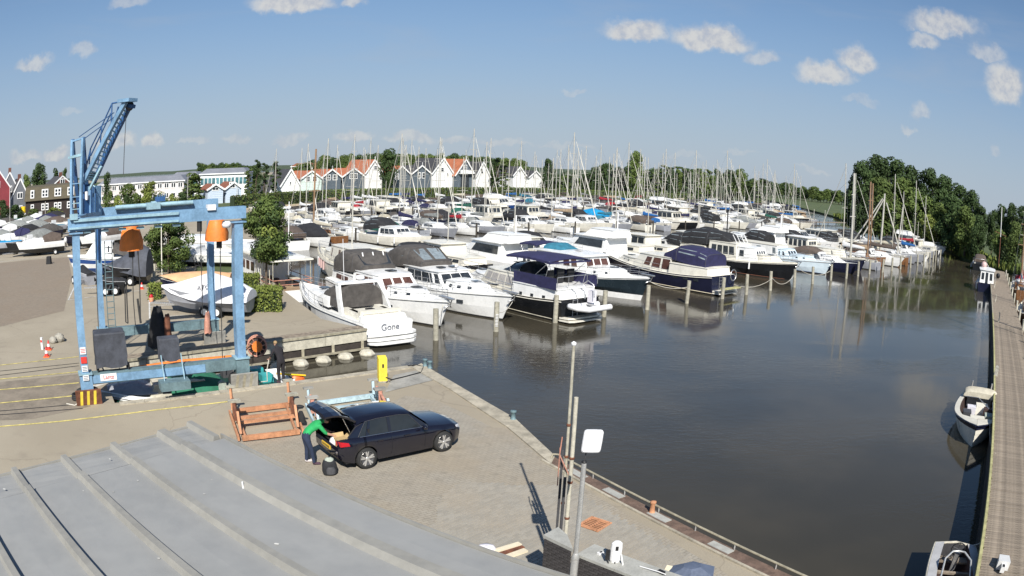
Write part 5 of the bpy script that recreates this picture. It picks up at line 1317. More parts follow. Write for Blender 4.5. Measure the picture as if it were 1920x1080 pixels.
# caged ladder on the far left leg
ld0, ld1 = FL + uN * .35, FL + uN * .75
mb = MB(); mb.tube([Z(ld0, 1.1), Z(ld0, 5.2)], .025, 'hoist_grey', 5); mb.tube([Z(ld1, 1.1), Z(ld1, 5.2)], .025, 'hoist_grey', 5); lad = part(mb, 'ladder')
for k in range(14):
    mb = MB(); z = 1.25 + k * .28; mb.tube([Z(ld0, z), Z(ld1, z)], .02, 'hoist_grey', 4); mb.build('rung', lad)
mb = MB(); mb.beam(Z(FL, 4.4) + uN * .02 - nN * .25, Z(FL, 6.1) + uN * .02 - nN * .25, .3, .10, 'hoist_blue_dark'); part(mb, 'leg_sleeve')
# tarpaulin covered engine box and control box on the lower beam
def tarp_box(px0, px1, pyb, pyt, d_, depth, label):
    a = NL + uN * d_[0]; b = NL + uN * d_[1]; mb = MB()
    h0, h1 = d_[2], d_[3]; rows = []
    for z, k in ((h0, 1.03), (h0 + (h1 - h0) * .35, 1.0), (h1 - .05, 1.0), (h1, .94)):
        row = []
        for i in range(16):
            t = i / 16
            if t < .25: u_, v_ = t * 4, 0
            elif t < .5: u_, v_ = 1, (t - .25) * 4
            elif t < .75: u_, v_ = 1 - (t - .5) * 4, 1
            else: u_, v_ = 0, 1 - (t - .75) * 4
            wv = .03 * sin(i * 2.7 + z * 5) * (1 if z < h1 - .1 else .3)
            u2, v2 = .5 + (u_ - .5) * k + wv, .5 + (v_ - .5) * k
            p = a.lerp(b, u2) + nN * (.25 + depth * (v2 - .5)) ; row.append((p.x, p.y, z + .05 * sin(i * 1.9) * (1 if z == h0 else 0)))
        rows.append(row)
    mb.loft(rows, 'tarp_slate', closed=True); return part(mb, 'tarpaulin_cover', label=label)
tarp_box(0, 0, 0, 0, (.55, 1.9, 1.32, 2.6), .9, 'slate tarpaulin over the engine box')
tarp_box(0, 0, 0, 0, (3.35, 4.2, 1.3, 2.15), .55, 'slate tarpaulin over the control stand')
mb = MB()
a = NL + uN * .6; b = NL + uN * 1.95
for p in (a, b):
    for o_ in (-.1, .6): mb.beam(Z(p + nN * o_, .9), Z(p + nN * o_, 1.4), .06, .06, 'black')
part(mb, 'engine_stand')['kind'] = 'stuff'
mb = MB(); c = NL + uN * 3.75 - nN * .55; mb.box((c.x, c.y, .55), (1.25, .6, .32), 'hoist_grey', ANG_U); part(mb, 'operator_step')
for k in (-.4, .45):
    mb = MB(); p = c + uN * k; mb.beam(Z(p, .7), Z(p + nN * .35, 1.6), .04, .04, 'hoist_blue_pale'); part(mb, 'step_hanger')
# stickers on the leg and the maker's plate
for z, h_, m in ((2.05, .26, 'white_plastic'), (1.7, .24, 'red_paint'), (1.38, .22, 'white_plastic'), (1.05, .2, 'white_plastic')):
    mb = MB(); p = NL - nN * (.23 if z > 1.2 else .30); mb.box((p.x, p.y, z), (.26, .015, h_), m, ANG_U); st_ = part(mb, 'sticker')
    if m == 'white_plastic':
        mb = MB(); q_ = p - nN * .012
        for r_ in range(3): mb.box((q_.x, q_.y, z + .06 - r_ * .06), (.2, .006, .02), 'red_paint' if z > 2 else 'lettering', ANG_U)
        mb.build('sticker_print', st_)
pl_ = NL + uN * 1.0 - nN * .215
mb = MB(); mb.box((pl_.x, pl_.y, .98), (.72, .015, .26), 'white_plastic', ANG_U); pp_ = part(mb, 'maker_plate')
text_on(pp_, 'Lantz', .22, frame_matrix(tuple(Z(pl_ - nN * .012, .98)), tuple(uN), (0, 0, 1)), 'lettering_red')
# dark slings over the far beam, red cloths
def drape(c, w_, h_, m, nm='cloth', lab=None):
    mb = MB(); rows = []
    for k in range(7):
        z = c.z + .3 - h_ * k / 6; ww = w_ * (.35 + .65 * (k / 6) ** .7) if k else w_ * .3
        rows.append([(c.x + ww / 2 * cos(a_) * (1 + .15 * sin(3 * a_ + k)), c.y + .22 * sin(a_) - .05 * k * .3, z + .05 * sin(4 * a_)) for a_ in [2 * pi * i / 12 for i in range(12)]])
    mb.loft(rows[::-1], m, closed=True, sm=True); return part(mb, nm, label=lab)
drape(Z(FL.lerp(FR, .50) - nN * .3, 1.7), 1.25, 1.9, 'canvas_black', 'sling_bundle')
drape(Z(FL.lerp(FR, .58) - nN * .55, 1.35), .5, 1.2, 'rust', 'red_cloth', 'dark red cloth hanging over the slings')
drape(Z(FL.lerp(FR, .97) - nN * .32 - uN * .15, 1.25), .38, .95, 'rust_pink', 'red_cloth', 'salmon cloth hung at the far leg')
# orange spoked hose reel beside the near right leg
rl = thing('hose_reel', 'orange spoked hose reel standing by the right leg of the blue hoist', 'hose reel', P(SN and 9.5, 30.0, 0) if False else (0, 0, 0))
rc = G(482, 668, 0); c = AT(482, 650, hypot(rc.x, rc.y) - .3)
c = Vector((c.x, c.y, c.z))
fx = Vector((c.y, -c.x, 0)).normalized(); fz = Vector((0, 0, 1)); fy = Vector((-c.x, -c.y, 0)).normalized()
R_ = .44
mk = lambda a_, r_, o_=0: c + fx * (r_ * cos(a_)) + fz * (r_ * sin(a_)) + fy * o_
for o_ in (0, -.3):
    mb = MB(); mb.tube([mk(2 * pi * i / 24, R_, o_) for i in range(25)], .035, 'rust_pink', 6, caps=False); mb.build('rim', rl)
mb = MB(); mb.tube([mk(0, 0, .03), mk(0, 0, -.32)], .25, 'tarp_orange', 18, sm=False); mb.build('hub', rl)
mb = MB(); mb.tube([mk(0, 0, -.05), mk(0, 0, -.25)], .40, 'concrete_dark', 18, sm=False); mb.build('hose_coil', rl)
for k in range(10):
    mb = MB(); a_ = 2 * pi * k / 10 + .2; mb.tube([mk(a_, .22, .02), mk(a_, R_, .0)], .02, 'rust_pink', 5); mb.build('spoke', rl)
mb = MB(); mb.beam(mk(-pi / 2, .2, -.15), Vector((c.x, c.y, 0)) - fy * .15, .12, .12, 'hoist_grey'); mb.beam(mk(pi * .9, .3, -.15), Vector((NR.x, NR.y, 1.2)), .06, .06, 'rust_orange'); mb.build('stand', rl)

# ------------------------------------------------------------------ boats lying in the dock
D0 = P(10.5, 27.5, WATER)
bs = dict(L=9.2, B=3.1, fb=(1.25, .75, .85), tw=.6, rake=.3, p=2.8, hull='hull_green', boot='boot_black', stripe='gelcoat', deck='deck_white', rub='gelcoat', label='dark green flat-bottomed boat with white rail lying in the dock under the hoist', cat='sailboat',
          cabins=[dict(x=(4.0, 6.6), w=2.0, z1=1.25, sf=.3, tum=.1, name='coachroof', m='wood_pale', side=[(.2, .8, .35, .75)])], canvas=[dict(secs=[(6.2, 1.0, .95, 1.1), (7.0, .9, .95, 1.35), (8.4, .4, 1.0, 1.2)], m='hull_grey', p=2), dict(secs=[(3.2, 1.2, .8, 1.1), (4.2, 1.25, .8, 1.5), (5.6, 1.1, .85, 1.4)], m='green_canvas', p=2)], fenders=[(.3, 1, 'fender_white'), (.5, 1, 'fender_white'), (.75, 1, 'fender_white')])
r, H = make_yacht('flat_bottomed_boat', bs); r.location = D0; r.rotation_euler = (0, 0, ANG_U + pi)
mb = MB(); L_ = [(4.6 + 1.5 * cos(a_), 1.72, .55 + .42 * sin(a_)) for a_ in [2 * pi * i / 14 for i in range(14)]]; mb.loft([L_, [(x, yy - .07, z) for x, yy, z in L_]], 'gelcoat'); mb.build('leeboard', r)
mb = MB(); mb.tube([(1.7, -.3, 1.72), (5, -.35, 1.76), (8.9, -.3, 1.6)], .10, 'tarp_orange', 8); mo = mb.build('lowered_mast', r); mo['label'] = 'lowered mast wrapped in orange cover'
for x in (2.2, 7.8):
    mb = MB(); mb.beam((x, 0, .8), (x, -.3, 1.66), .06, .06, 'wood_pale'); mb.beam((x, -.7, .8), (x, -.35, 1.66), .06, .06, 'wood_pale'); mb.build('mast_crutch', r)
mb = MB(); mb.box((1.9, 0, .82), (2.4, 2.3, .05), 'hull_green'); mb.build('cockpit_floor', r)
for k, (x, y, w_) in enumerate(((1.2, .6, .5), (1.3, -.5, .6), (2.1, .6, .5), (2.6, -.7, .5))):
    mb = MB(); mb.box((x, y, .98), (w_, .5, .32), ('teal_paint', 'teal_paint', 'hull_navy', 'darkgrey')[k]); mb.build('locker', r)
for k in range(2):
    mb = MB(); mb.loft([[(x, y, z) for x, z in ((2.9 + .45 * k - .2, .8), (2.9 + .45 * k + .2, .8), (2.9 + .45 * k + .15, 1.15), (2.9 + .45 * k, 1.25), (2.9 + .45 * k - .15, 1.15))] for y in (1.0, 1.2)], 'towel_grey'); mb.build('fuel_can', r)
mb = MB(); mb.lathe([(0, -.03), (.34, -.03), (.34, .03), (0, .03)], 'orange_plastic', 16, c=(-.35, .35, .55), axis='Y'); mb.build('rudder_blade', r)
mb = MB(); mb.tube([(.6, .3, 1.0), (-.7, .42, .8)], .04, 'beacon_yellow', 6); mb.build('tiller', r)

# ------------------------------------------------------------------ grey sheet-metal roof below the camera
E1 = Vector((.841, -.541, 0)); E2 = Vector((.541, .841, 0))
ROOF_Z = 4.5
RP = lambda a, b, z=0.0: E1 * a + E2 * b + Vector((0, 0, ROOF_Z + z - .012 * (b - 5)* 0))
roof = thing('boathouse', 'grey sheet metal roof with raised seams in the lower left corner', 'building')
o_ = Vector((-4.0, 8.9, 0)); a0 = o_.dot(E1); b0 = o_.dot(E2)
bats = [b0 - .70 - .94 * k for k in range(15)]
mb = MB(); mb.prism([RP(a0 + .1, b0 - .15)[:2], RP(a0 + .1, b0 - 14)[:2], RP(a0 + 13, b0 - 14)[:2], RP(a0 + 13, b0 - .15)[:2]][::-1], 0, ROOF_Z - .12, 'wall_grey'); mb.build('wall', roof)
edges = [b0] + bats
def roof_sheet(a_0, a_1, bb0, bb1, z):
    mb = MB(); n = 7
    secs = []
    for i in range(n + 1):
        a = a_0 + (a_1 - a_0) * i / n
        secs.append([tuple(RP(a, bb1 + .012, z - .10)), tuple(RP(a, bb1 + .012, z)), tuple(RP(a, (bb0 + bb1) / 2, z + .006 + .006 * sin(i * 1.7 + bb0 * 3))), tuple(RP(a, bb0 - .012, z)), tuple(RP(a, bb0 - .012, z - .10))])
    mb.loft(secs, 'roof_metal', closed=True); return mb
for k in range(len(edges) - 1):
    roof_sheet(a0 - .0 if k == 0 else a0 - .02, a0 + 13, edges[k], edges[k + 1], 0.0).build('roof_sheet', roof)
    roof_sheet(a0 - .78, a0 - .045, edges[k] - (.10 if k == 0 else 0), edges[k + 1], -.035).build('roof_sheet', roof)
for k, b in enumerate(bats + [b0 - .12]):
    w_ = .12 if k == 0 else .075
    for (s0, s1, dz) in (((a0 - .04, a0 + 13, 0), (a0 - .80, a0 - .06, -.035)) if k < len(bats) else ((a0 - .84, a0 - .04, -.035),)):
        mb = MB(); secs = []
        for s_ in (s0, s1): secs.append([tuple(RP(s_, b + y, dz + z)) for y, z in ((-w_, 0), (-w_ * .62, .085), (w_ * .62, .085), (w_, 0))])
        mb.loft(secs, 'roof_batten', closed=True); mb.build('roof_batten', roof)
mb = MB(); mb.beam(RP(a0 - .1, b0 + .01, -.03), RP(a0 + 13, b0 + .01, -.03), .03, .14, 'roof_batten'); mb.build('edge_trim', roof)
mb = MB(); mb.beam(RP(a0 - .8, b0 - 14, -.07), RP(a0 - .8, b0 - .08, -.07), .03, .12, 'roof_batten'); mb.build('edge_trim', roof)
mb = MB(); mb.beam(RP(a0 - .033, b0 - 14, -.03), RP(a0 - .033, b0 - .75, -.03), .05, .03, 'black'); mb.build('seam_shade_strip', roof)  # black strip laid in the seam step to paint its shade
rr = random.Random(4)
mb = MB()
for k in range(26):
    a, b = rr.uniform(a0 - .6, a0 + 5), rr.uniform(b0 - 5, b0 - .1); c = RP(a, b, .012); r_ = rr.uniform(.008, .022)
    mb.face([(c.x + r_ * cos(t) * 1.6, c.y + r_ * sin(t), c.z) for t in [2 * pi * i / 6 for i in range(6)]], 'white_line')
mb.build('dropping', roof, kind='stuff')
mb = MB(); c = RP(a0 + 1.55, b0 - .82, .0); mb.tube([c, c + Vector((0, 0, .09))], .012, 'white_plastic', 6); mb.build('screw', roof)

# ------------------------------------------------------------------ individually laid pavers in the foreground
def inside(p, poly):
    c = False; n = len(poly)
    for i in range(n):
        a, b = poly[i], poly[i - 1]
        if (a[1] > p[1]) != (b[1] > p[1]) and p[0] < (b[0] - a[0]) * (p[1] - a[1]) / (b[1] - a[1]) + a[0]: c = not c
    return c
pave_poly = [G(1018, 868), G(1060, 905), G(1110, 940), G(1180, 982), G(1235, 1014), G(1300, 1052), G(1345, 1078), G(1365, 1095), G(1200, 1110), G(1000, 1110), G(800, 1020), G(830, 930), G(900, 880)]
pc = []
ca_, sa_ = cos(ANG_U + .18), sin(ANG_U + .18)
for j in range(-160, 260):
    for i in range(-60, 110):
        x, y = (i + .5 * (j % 2)) * .211, j * .106
        wx, wy = x * ca_ - y * sa_, x * sa_ + y * ca_
        if wx < -4 or wx > 7 or wy < 8 or wy > 18: continue
        if inside((wx, wy), pave_poly): pc.append((wx, wy))
pc.sort(key=lambda p: p[0] ** 2 + p[1] ** 2 + (1000 if inside(p, [(q.x, q.y) for q in (G(1340, 1064), G(1240, 1064), G(1240, 1110), G(1400, 1110))]) else 0))
bm_ = MB(); e = .006
bm_.faces([(-.102, -.05, 0), (.102, -.05, 0), (.102, .05, 0), (-.102, .05, 0), (-.098, -.046, .012), (.098, -.046, .012), (.098, .046, .012), (-.098, .046, .012)], [(4, 5, 6, 7), (0, 1, 5, 4), (1, 2, 6, 5), (2, 3, 7, 6), (3, 0, 4, 7)], 'paver')
pm_ = bm_.mesh('paver')
pv = thing('paved_ground', 'grey concrete pavers laid in rows beside the railing in the foreground', 'paving', kind='structure')
vis = [p for p in pc if True]
rr = random.Random(9)
for k, (x, y) in enumerate(vis[:300]):
    o = place(pm_, 'paver', pv, (x, y, .006 + rr.uniform(0, .003)), ANG_U + .18 + rr.uniform(-.012, .012))
mb = MB()
for x, y in vis[300:]:
    mb.M = Matrix.Translation((x, y, .006 + rr.uniform(0, .003))) @ Matrix.Rotation(ANG_U + .18 + rr.uniform(-.012, .012), 4, 'Z')
    mb.faces([(-.102, -.05, 0), (.102, -.05, 0), (.102, .05, 0), (-.102, .05, 0), (-.098, -.046, .012), (.098, -.046, .012), (.098, .046, .012), (-.098, .046, .012)], [(4, 5, 6, 7), (0, 1, 5, 4), (1, 2, 6, 5), (2, 3, 7, 6), (3, 0, 4, 7)], 'paver')
mb.M = None
if vis[300:]: mb.build('pavers', pv, kind='stuff')

# ------------------------------------------------------------------ pipe rail and rusty gutter along the quay, bottom right
ed = (KR - K2).normalized(); en = Vector((-ed.y, ed.x, 0)) * -1
if en.y > 0 and en.x > 0: en = -en
Lr = (K0 - K2).length + 4
gut = thing('quay_gutter', 'rust brown recessed strip with pipe rail along the near quay edge', 'quay rail', kind='structure')
def KP(d, o, z): return K2 + ed * d + en * o + Vector((0, 0, z))
for i in range(10):
    a, b = Lr * i / 10, Lr * (i + 1) / 10 - .02
    mb = MB(); mb.prism([KP(a, .02, 0)[:2], KP(b, .02, 0)[:2], KP(b, .42, 0)[:2], KP(a, .42, 0)[:2]], -.05, .018, 'gutter'); mb.build('gutter_plate', gut)
    mb = MB(); mb.prism([KP(a, .44, 0)[:2], KP(b, .44, 0)[:2], KP(b, .52, 0)[:2], KP(a, .52, 0)[:2]], -.1, .05, 'concrete'); mb.build('kerb', gut)
for d in (1.0, 2.6, 4.4, 6.6, 9.3):
    mb = MB(); mb.prism([KP(d, .1, 0)[:2], KP(d + .7, .1, 0)[:2], KP(d + .7, .34, 0)[:2], KP(d, .34, 0)[:2]], 0, .035, 'cap_stone'); mb.build('patch_slab', gut)
mb = MB(); mb.tube([KP(.05, .2, .02), KP(.02, .1, .14), KP(.2, .04, .17), KP(Lr, .04, .17)], .032, 'wood_cap', 8); mb.build('rail', gut)
for k in range(14):
    mb = MB(); mb.tube([KP(.5 + k * 1.35, .05, 0), KP(.5 + k * 1.35, .05, .17)], .02, 'alu', 6); mb.build('rail_post', gut)
rb_ = G(1222, 962); mb = MB(); mb.lathe([(.09, 0), (.07, .05), (.06, .25), (.085, .28), (.08, .33), (0, .35)], 'rust_orange', 12); mb.build('bollard', None, (rb_.x, rb_.y, .02), label='small rusty orange bollard in the gutter strip beside the pipe rail', cat='bollard')
for k, (x, y, lab) in enumerate(((797, 688, 'left of two grey bollards at the outer quay corner'), (806, 692, 'right of two grey bollards at the outer quay corner'), (962, 788, 'grey bollard at the bend of the concrete coping'))):
    p = G(x, y); mb = MB(); mb.lathe([(.11, 0), (.08, .04), (.07, .22), (.11, .25), (.10, .3), (0, .31)], 'hoist_grey', 12); mb.build('bollard', None, (p.x, p.y, .05), label=lab, cat='bollard', group='grey quay bollards')

# ------------------------------------------------------------------ drain grate, hatch, charging post and cable
dg = G(1115, 985); gr = thing('drain_grate', 'rusty orange slotted drain grate set in the grey pavers', 'drain cover', (dg.x, dg.y, .03), ANG_U + .2)
for (cx, cy, w_, h_) in ((0, -.27, .62, .06), (0, .27, .62, .06), (-.28, 0, .06, .5), (.28, 0, .06, .5), (0, 0, .5, .04)):
    mb = MB(); mb.box((cx, cy, .012), (w_, h_, .024), 'rust_orange'); mb.build('frame_bar', gr)
mb = MB(); mb.box((0, 0, -.004), (.5, .5, .006), 'black'); mb.build('pit', gr)
for r_ in (-1, 1):
    for k in range(6):
        mb = MB(); mb.box((-.20 + k * .08, r_ * .13, .012), (.026, .2, .02), 'rust_orange'); mb.build('slat', gr)
sheet('manhole_plate', [G(738, 704), G(790, 693), G(817, 712), G(722, 736)], .014, 'concrete_grey')
bp = G(717, 715); yb = thing('charging_post', 'bright yellow square post with slanted top on the dock corner', 'power post', (bp.x, bp.y, 0), ANG_U - .25)
mb = MB(); mb.loft([[(-.17, -.13, z) , (.17, -.13, z), (.17, .13, z + s_), (-.17, .13, z + s_)] for z, s_ in ((0, 0), (.95, .07))], 'yellow_paint'); mb.build('body', yb)
mb = MB(); mb.box((.0, -.14, .66), (.07, .02, .14), 'black'); mb.build('socket', yb)
mb = MB(); mb.box((.0, 0, .02), (.44, .38, .04), 'concrete_grey'); mb.build('base', yb)
cb_ = [G(724, 708, .3), G(735, 712, .03), G(760, 706, .03), G(790, 698, .03), G(794, 688, .03), G(780, 684, .06), G(765, 686, .06)]
mb = MB(); mb.tube([v for v in cb_], .028, 'black', 6); mb.build('cable', label='thick black cable looping from the yellow post to the quay corner', cat='cable')

# ------------------------------------------------------------------ two poles behind the brick wall
for k, (a, b, D_, r_, lab) in enumerate((((1072, 645), (1052, 985), 13.84, .032, 'taller of the two slim cream poles behind the brick pillar'), ((1080, 745), (1062, 985), 13.75, .045, 'shorter and thicker rusty cream pole behind the brick pillar'))):
    base = AT(*b, D_); tp = AT(*a, D_); r = thing('pole', lab, 'pole', (base.x, base.y, 0), 0, 'poles behind the brick wall')
    mb = MB(); mb.tube([(0, 0, 0), (0, 0, tp.z)], r_, 'wood_post' if k == 0 else 'wood_pale', 8); mb.build('shaft', r)
    mb = MB(); mb.beam((-.08 if k == 0 else -.10, .06, 0), (-.08 if k == 0 else -.10, .06, tp.z * .55), .05, .05, 'darkgrey'); mb.build('shadow_strip', r)  # dark bar added to paint the shadow line beside each pole
    for z in (tp.z * .3, tp.z * .52, tp.z * .66):
        mb = MB(); mb.lathe([(r_ + .004, 0), (r_ + .012, .01), (r_ + .012, .05), (r_ + .004, .06)], 'rust', 8, c=(0, 0, z)); mb.build('clamp', r)
    if k == 1:
        mb = MB(); mb.tube([(0, 0, tp.z * .55), (-.25, .05, tp.z * .68), (-.22, .05, tp.z * .78)], .015, 'rust_pink', 5); mb.tube([(-.25, .05, tp.z * .5), (-.25, .05, tp.z * .72)], .012, 'rust_pink', 5); mb.build('bracket', r)
    else:
        mb = MB(); mb.lathe([(r_, 0), (r_ + .02, .02), (r_ + .02, .06), (0, .09)], 'white_plastic', 8, c=(0, 0, tp.z - .03)); mb.build('cap', r)
# ------------------------------------------------------------------ flat panel antenna on its mast, in front of the wall
D_ = 11.7; base = AT(1078, 1050, D_); tp = AT(1101, 868, D_)
an = thing('antenna_mast', 'grey mast with a white flat panel antenna in front of the brick pillar', 'antenna', (base.x, base.y, 0))
zc = AT(1076, 1048, D_).z
mb = MB(); mb.tube([(0, 0, 0), (0, 0, zc)], .075, 'alu', 12); mb.build('lower_mast', an)
mb = MB(); mb.lathe([(.075, 0), (.085, .02), (.045, .14)], 'alu', 12, c=(0, 0, zc)); mb.build('collar', an)
mb = MB(); mb.tube([(0, 0, zc + .1), (0, 0, tp.z)], .045, 'alu', 12); mb.build('upper_mast', an)
mb = MB(); mb.lathe([(.047, 0), (.047, .03), (0, .05)], 'black', 12, c=(0, 0, tp.z)); mb.build('cap', an)
mb = MB(); mb.tube([(0, 0, tp.z), (.02, 0, tp.z + .2)], .011, 'darkgrey', 6); mb.build('rod', an)
pz = AT(1110, 826, D_).z; pcx = AT(1110, 826, D_)
fwd = Vector((0, -1, .12)).normalized(); rx = Vector((1, 0, 0)); ry = rx.cross(fwd) * -1
if ry.z < 0: ry = -ry
mb = MB(); sec = []
for (o_, k) in ((0, .92), (.02, 1.0), (.075, 1.0), (.10, .9), (.105, .5)):
    row = []
    for i in range(20):
        t = 2 * pi * i / 20; ca, sa = cos(t), sin(t)
        x = .168 * k * (abs(ca) ** .28) * (1 if ca > 0 else -1); y = .205 * k * (abs(sa) ** .28) * (1 if sa > 0 else -1)
        row.append(Vector((pcx.x - base.x, pcx.y - base.y, pz)) + rx * (x + .02 * y / .2) + ry * y + fwd * o_)
    sec.append(row)
mb.loft(sec[::-1], 'radar_white', closed=True, sm=False); mb.build('panel', an)
mb = MB(); mb.box((.0, .03, pz), (.07, .08, .2), 'darkgrey'); mb.build('mount', an)

# ------------------------------------------------------------------ dark brick pillar and low wall
WZ = 1.6
A_, B2_, C_, D3 = G(1021, 1003, WZ), G(1047, 989, WZ), G(1063, 1003, WZ), G(1073, 1028, WZ)
for p in (A_, B2_, C_, D3): p.z = 0
pil = thing('brick_pillar', 'dark brick pillar with pale stone cap at the bottom centre', 'pillar')
cen = (A_ + B2_ + C_ + D3) / 4
mb = MB(); mb.prism([(cen + (p - cen) * .93)[:2] for p in (A_, D3, C_, B2_)], 0, WZ - .07, 'mortar'); mb.build('core', pil)
mb = MB(); mb.prism([(cen + (p - cen) * 1.07)[:2] for p in (A_, D3, C_, B2_)], WZ - .07, WZ, 'cap_stone'); mb.build('cap', pil)
nb = [0]
def brick_face(parent, P0, P1, z0, z1, m='brick_dark', bl=.21, bh=.062):
    d = (P1 - P0); L = d.length; d.normalize(); nn = Vector((d.y, -d.x, 0))
    if nn.y > 0: nn = -nn
    rows = int((z1 - z0) / bh)
    for r_ in range(rows):
        x = -(.5 * bl if r_ % 2 else 0)
        while x < L - .01:
            xa, xb = max(0, x), min(L, x + bl - .012)
            if xb - xa > .03:
                z = z1 - (r_ + 1) * bh; mb = MB(); c = P0 + d * ((xa + xb) / 2) + nn * rr.uniform(.006, .012)
                mb.box((0, 0, 0), (xb - xa, .03, bh - .011), m); nb[0] += 1
                o = mb.build('brick', parent, (c.x, c.y, z + bh / 2), atan2(d.y, d.x))
            x += bl
A2, D2_ = cen + (A_ - cen) * .95, cen + (D3 - cen) * .95
brick_face(pil, A2, D2_, .35, WZ - .075)
W0 = G(1084, 1037, 1.42); W1 = G(1222, 1090, 1.42); W0.z = W1.z = 0
wd = (W1 - W0).normalized(); wnn = Vector((-wd.y, wd.x, 0));
if wnn.y < 0: wnn = -wnn
wl_ = thing('brick_wall', 'low dark brick wall with wide pale coping running right from the pillar', 'wall')
mb = MB(); mb.prism([W0[:2], (W1 + wd * .6)[:2], (W1 + wd * .6 + wnn * .42)[:2], (W0 + wnn * .42)[:2]], 0, 1.36, 'mortar'); mb.build('core', wl_)
for k in range(3):
    a, b = W0 + wd * (k * .88), W0 + wd * (k * .88 + .872)
    mb = MB(); mb.prism([(a - wnn * .05)[:2], (b - wnn * .05)[:2], (b + wnn * .50)[:2], (a + wnn * .50)[:2]], 1.36, 1.42, 'cap_stone'); mb.build('coping_slab', wl_)
brick_face(wl_, W0 - wnn * .012, W0 - wnn * .012 + wd * 2.1, .72, 1.355)
# white hose socket box standing on the wall and its cable, clips, trolley handle
hp = W0 + wd * .72 + wnn * .18; hb = thing('socket_box', 'white rounded socket box with hanging white hose on the brick wall', 'socket box', (hp.x, hp.y, 1.42))
mb = MB(); rows = []
for z, k in ((.0, .75), (.06, .95), (.3, 1.0), (.42, .9), (.46, .5)):
    rows.append([(.11 * k * cos(t), .07 * k * sin(t), z) for t in [2 * pi * i / 14 for i in range(14)]])
mb.loft(rows, 'white_plastic', closed=True, sm=False); mb.build('body', hb)
mb = MB(); mb.box((0, -.075, .34), (.05, .03, .08), 'black'); mb.build('plug', hb)
mb = MB(); mb.box((-.15, .0, .16), (.07, .05, .22), 'black'); mb.tube([(-.15, 0, .1), (-.1, -.12, -.1), (-.14, -.2, -.25)], .012, 'black', 5); mb.tube([(.0, -.04, .05), (-.02, -.14, -.1), (-.02, -.22, -.22)], .012, 'black', 5); mb.build('bracket', hb)
mb = MB(); mb.tube([(.09, -.05, .2), (.13, -.12, .02), (.14, -.25, -.2), (.17, -.3, -.6)], .018, 'fender_white', 6); mb.build('hose', hb)
p = W0 + wd * .33 + wnn * .25; mb = MB(); mb.box((0, 0, .02), (.12, .07, .04), 'white_plastic', .6); mb.box((0.01, 0.0, .045), (.05, .03, .02), 'black', .6); mb.build('cable_clip', None, (p.x, p.y, 1.42), label='small black and white clip lying on the wall coping left of the socket box', cat='clip')
p = W0 + wd * 1.2 + wnn * .3; mb = MB(); mb.tube([(0, 0, .02), (.3, -.28, .05), (.42, -.4, .05)], .012, 'white_plastic', 5); mb.box((.36, -.3, .05), (.05, .14, .06), 'black', .7); mb.build('clamp_tool', None, (p.x, p.y, 1.42), label='white rod with black clamps lying on the wall coping right of the socket box', cat='tool')
# ------------------------------------------------------------------ container with slate lid
bc = G(1300, 1075, 1.0); bn = thing('waste_container', 'dark waste container with pitched slate blue lid beside the railing', 'waste container', (bc.x - .05, bc.y, 0), .15)
hexa = lambda k, z: [(.50 * k * cos(t) * 1.05, .38 * k * sin(t) * 1.1, z) for t in [2 * pi * (i + .15) / 6 for i in range(6)]]
mb = MB(); mb.loft([hexa(.88, .04), hexa(.93, 1.0)], 'bin_body', closed=True); mb.build('body', bn)
mb = MB(); mb.loft([hexa(1.0, 1.0), hexa(1.03, 1.04), hexa(.38, 1.2)], 'bin_lid', closed=True); mb.build('lid', bn)
mb = MB(); mb.beam((-.62, -.05, .95), (-.35, .3, 1.06), .12, .05, 'plank_cream'); mb.build('handle', bn)
mb = MB(); mb.box((.40, -.30, .86), (.08, .02, .05), 'white_plastic', .5); mb.build('label_plate', bn)
# ------------------------------------------------------------------ planks and white sack by the roof edge
for k, (a, b, m, lab) in enumerate((((928, 1036), (975, 1022), 'plank_cream', 'upper of the pale planks lying on the pavers by the roof edge'), ((936, 1042), (981, 1028), 'rust', 'brown plank between the two pale planks by the roof edge'), ((944, 1049), (986, 1034), 'plank_cream', 'lower of the pale planks lying on the pavers by the roof edge'))):
    A, B = G(*a), G(*b); A = A - (B - A) * .4; mb = MB(); mb.beam(Vector((A.x, A.y, .04)), Vector((B.x, B.y, .04)), .15 if k != 1 else .11, .045, m); mb.build('plank', label=lab, cat='plank', group='planks lying on the pavers')
p = G(912, 1034); mb = MB(); mb.loft([[(.20 * k * cos(t) * (1 + .1 * sin(3 * t)), .15 * k * sin(t), z) for t in [2 * pi * i / 12 for i in range(12)]] for z, k in ((0, 1), (.08, 1.05), (.15, .8), (.17, .3))], 'bag_white', closed=True, sm=True); mb.build('sack', None, (p.x, p.y, .01), label='small white sack lying at the end of the planks by the roof edge', cat='sack')

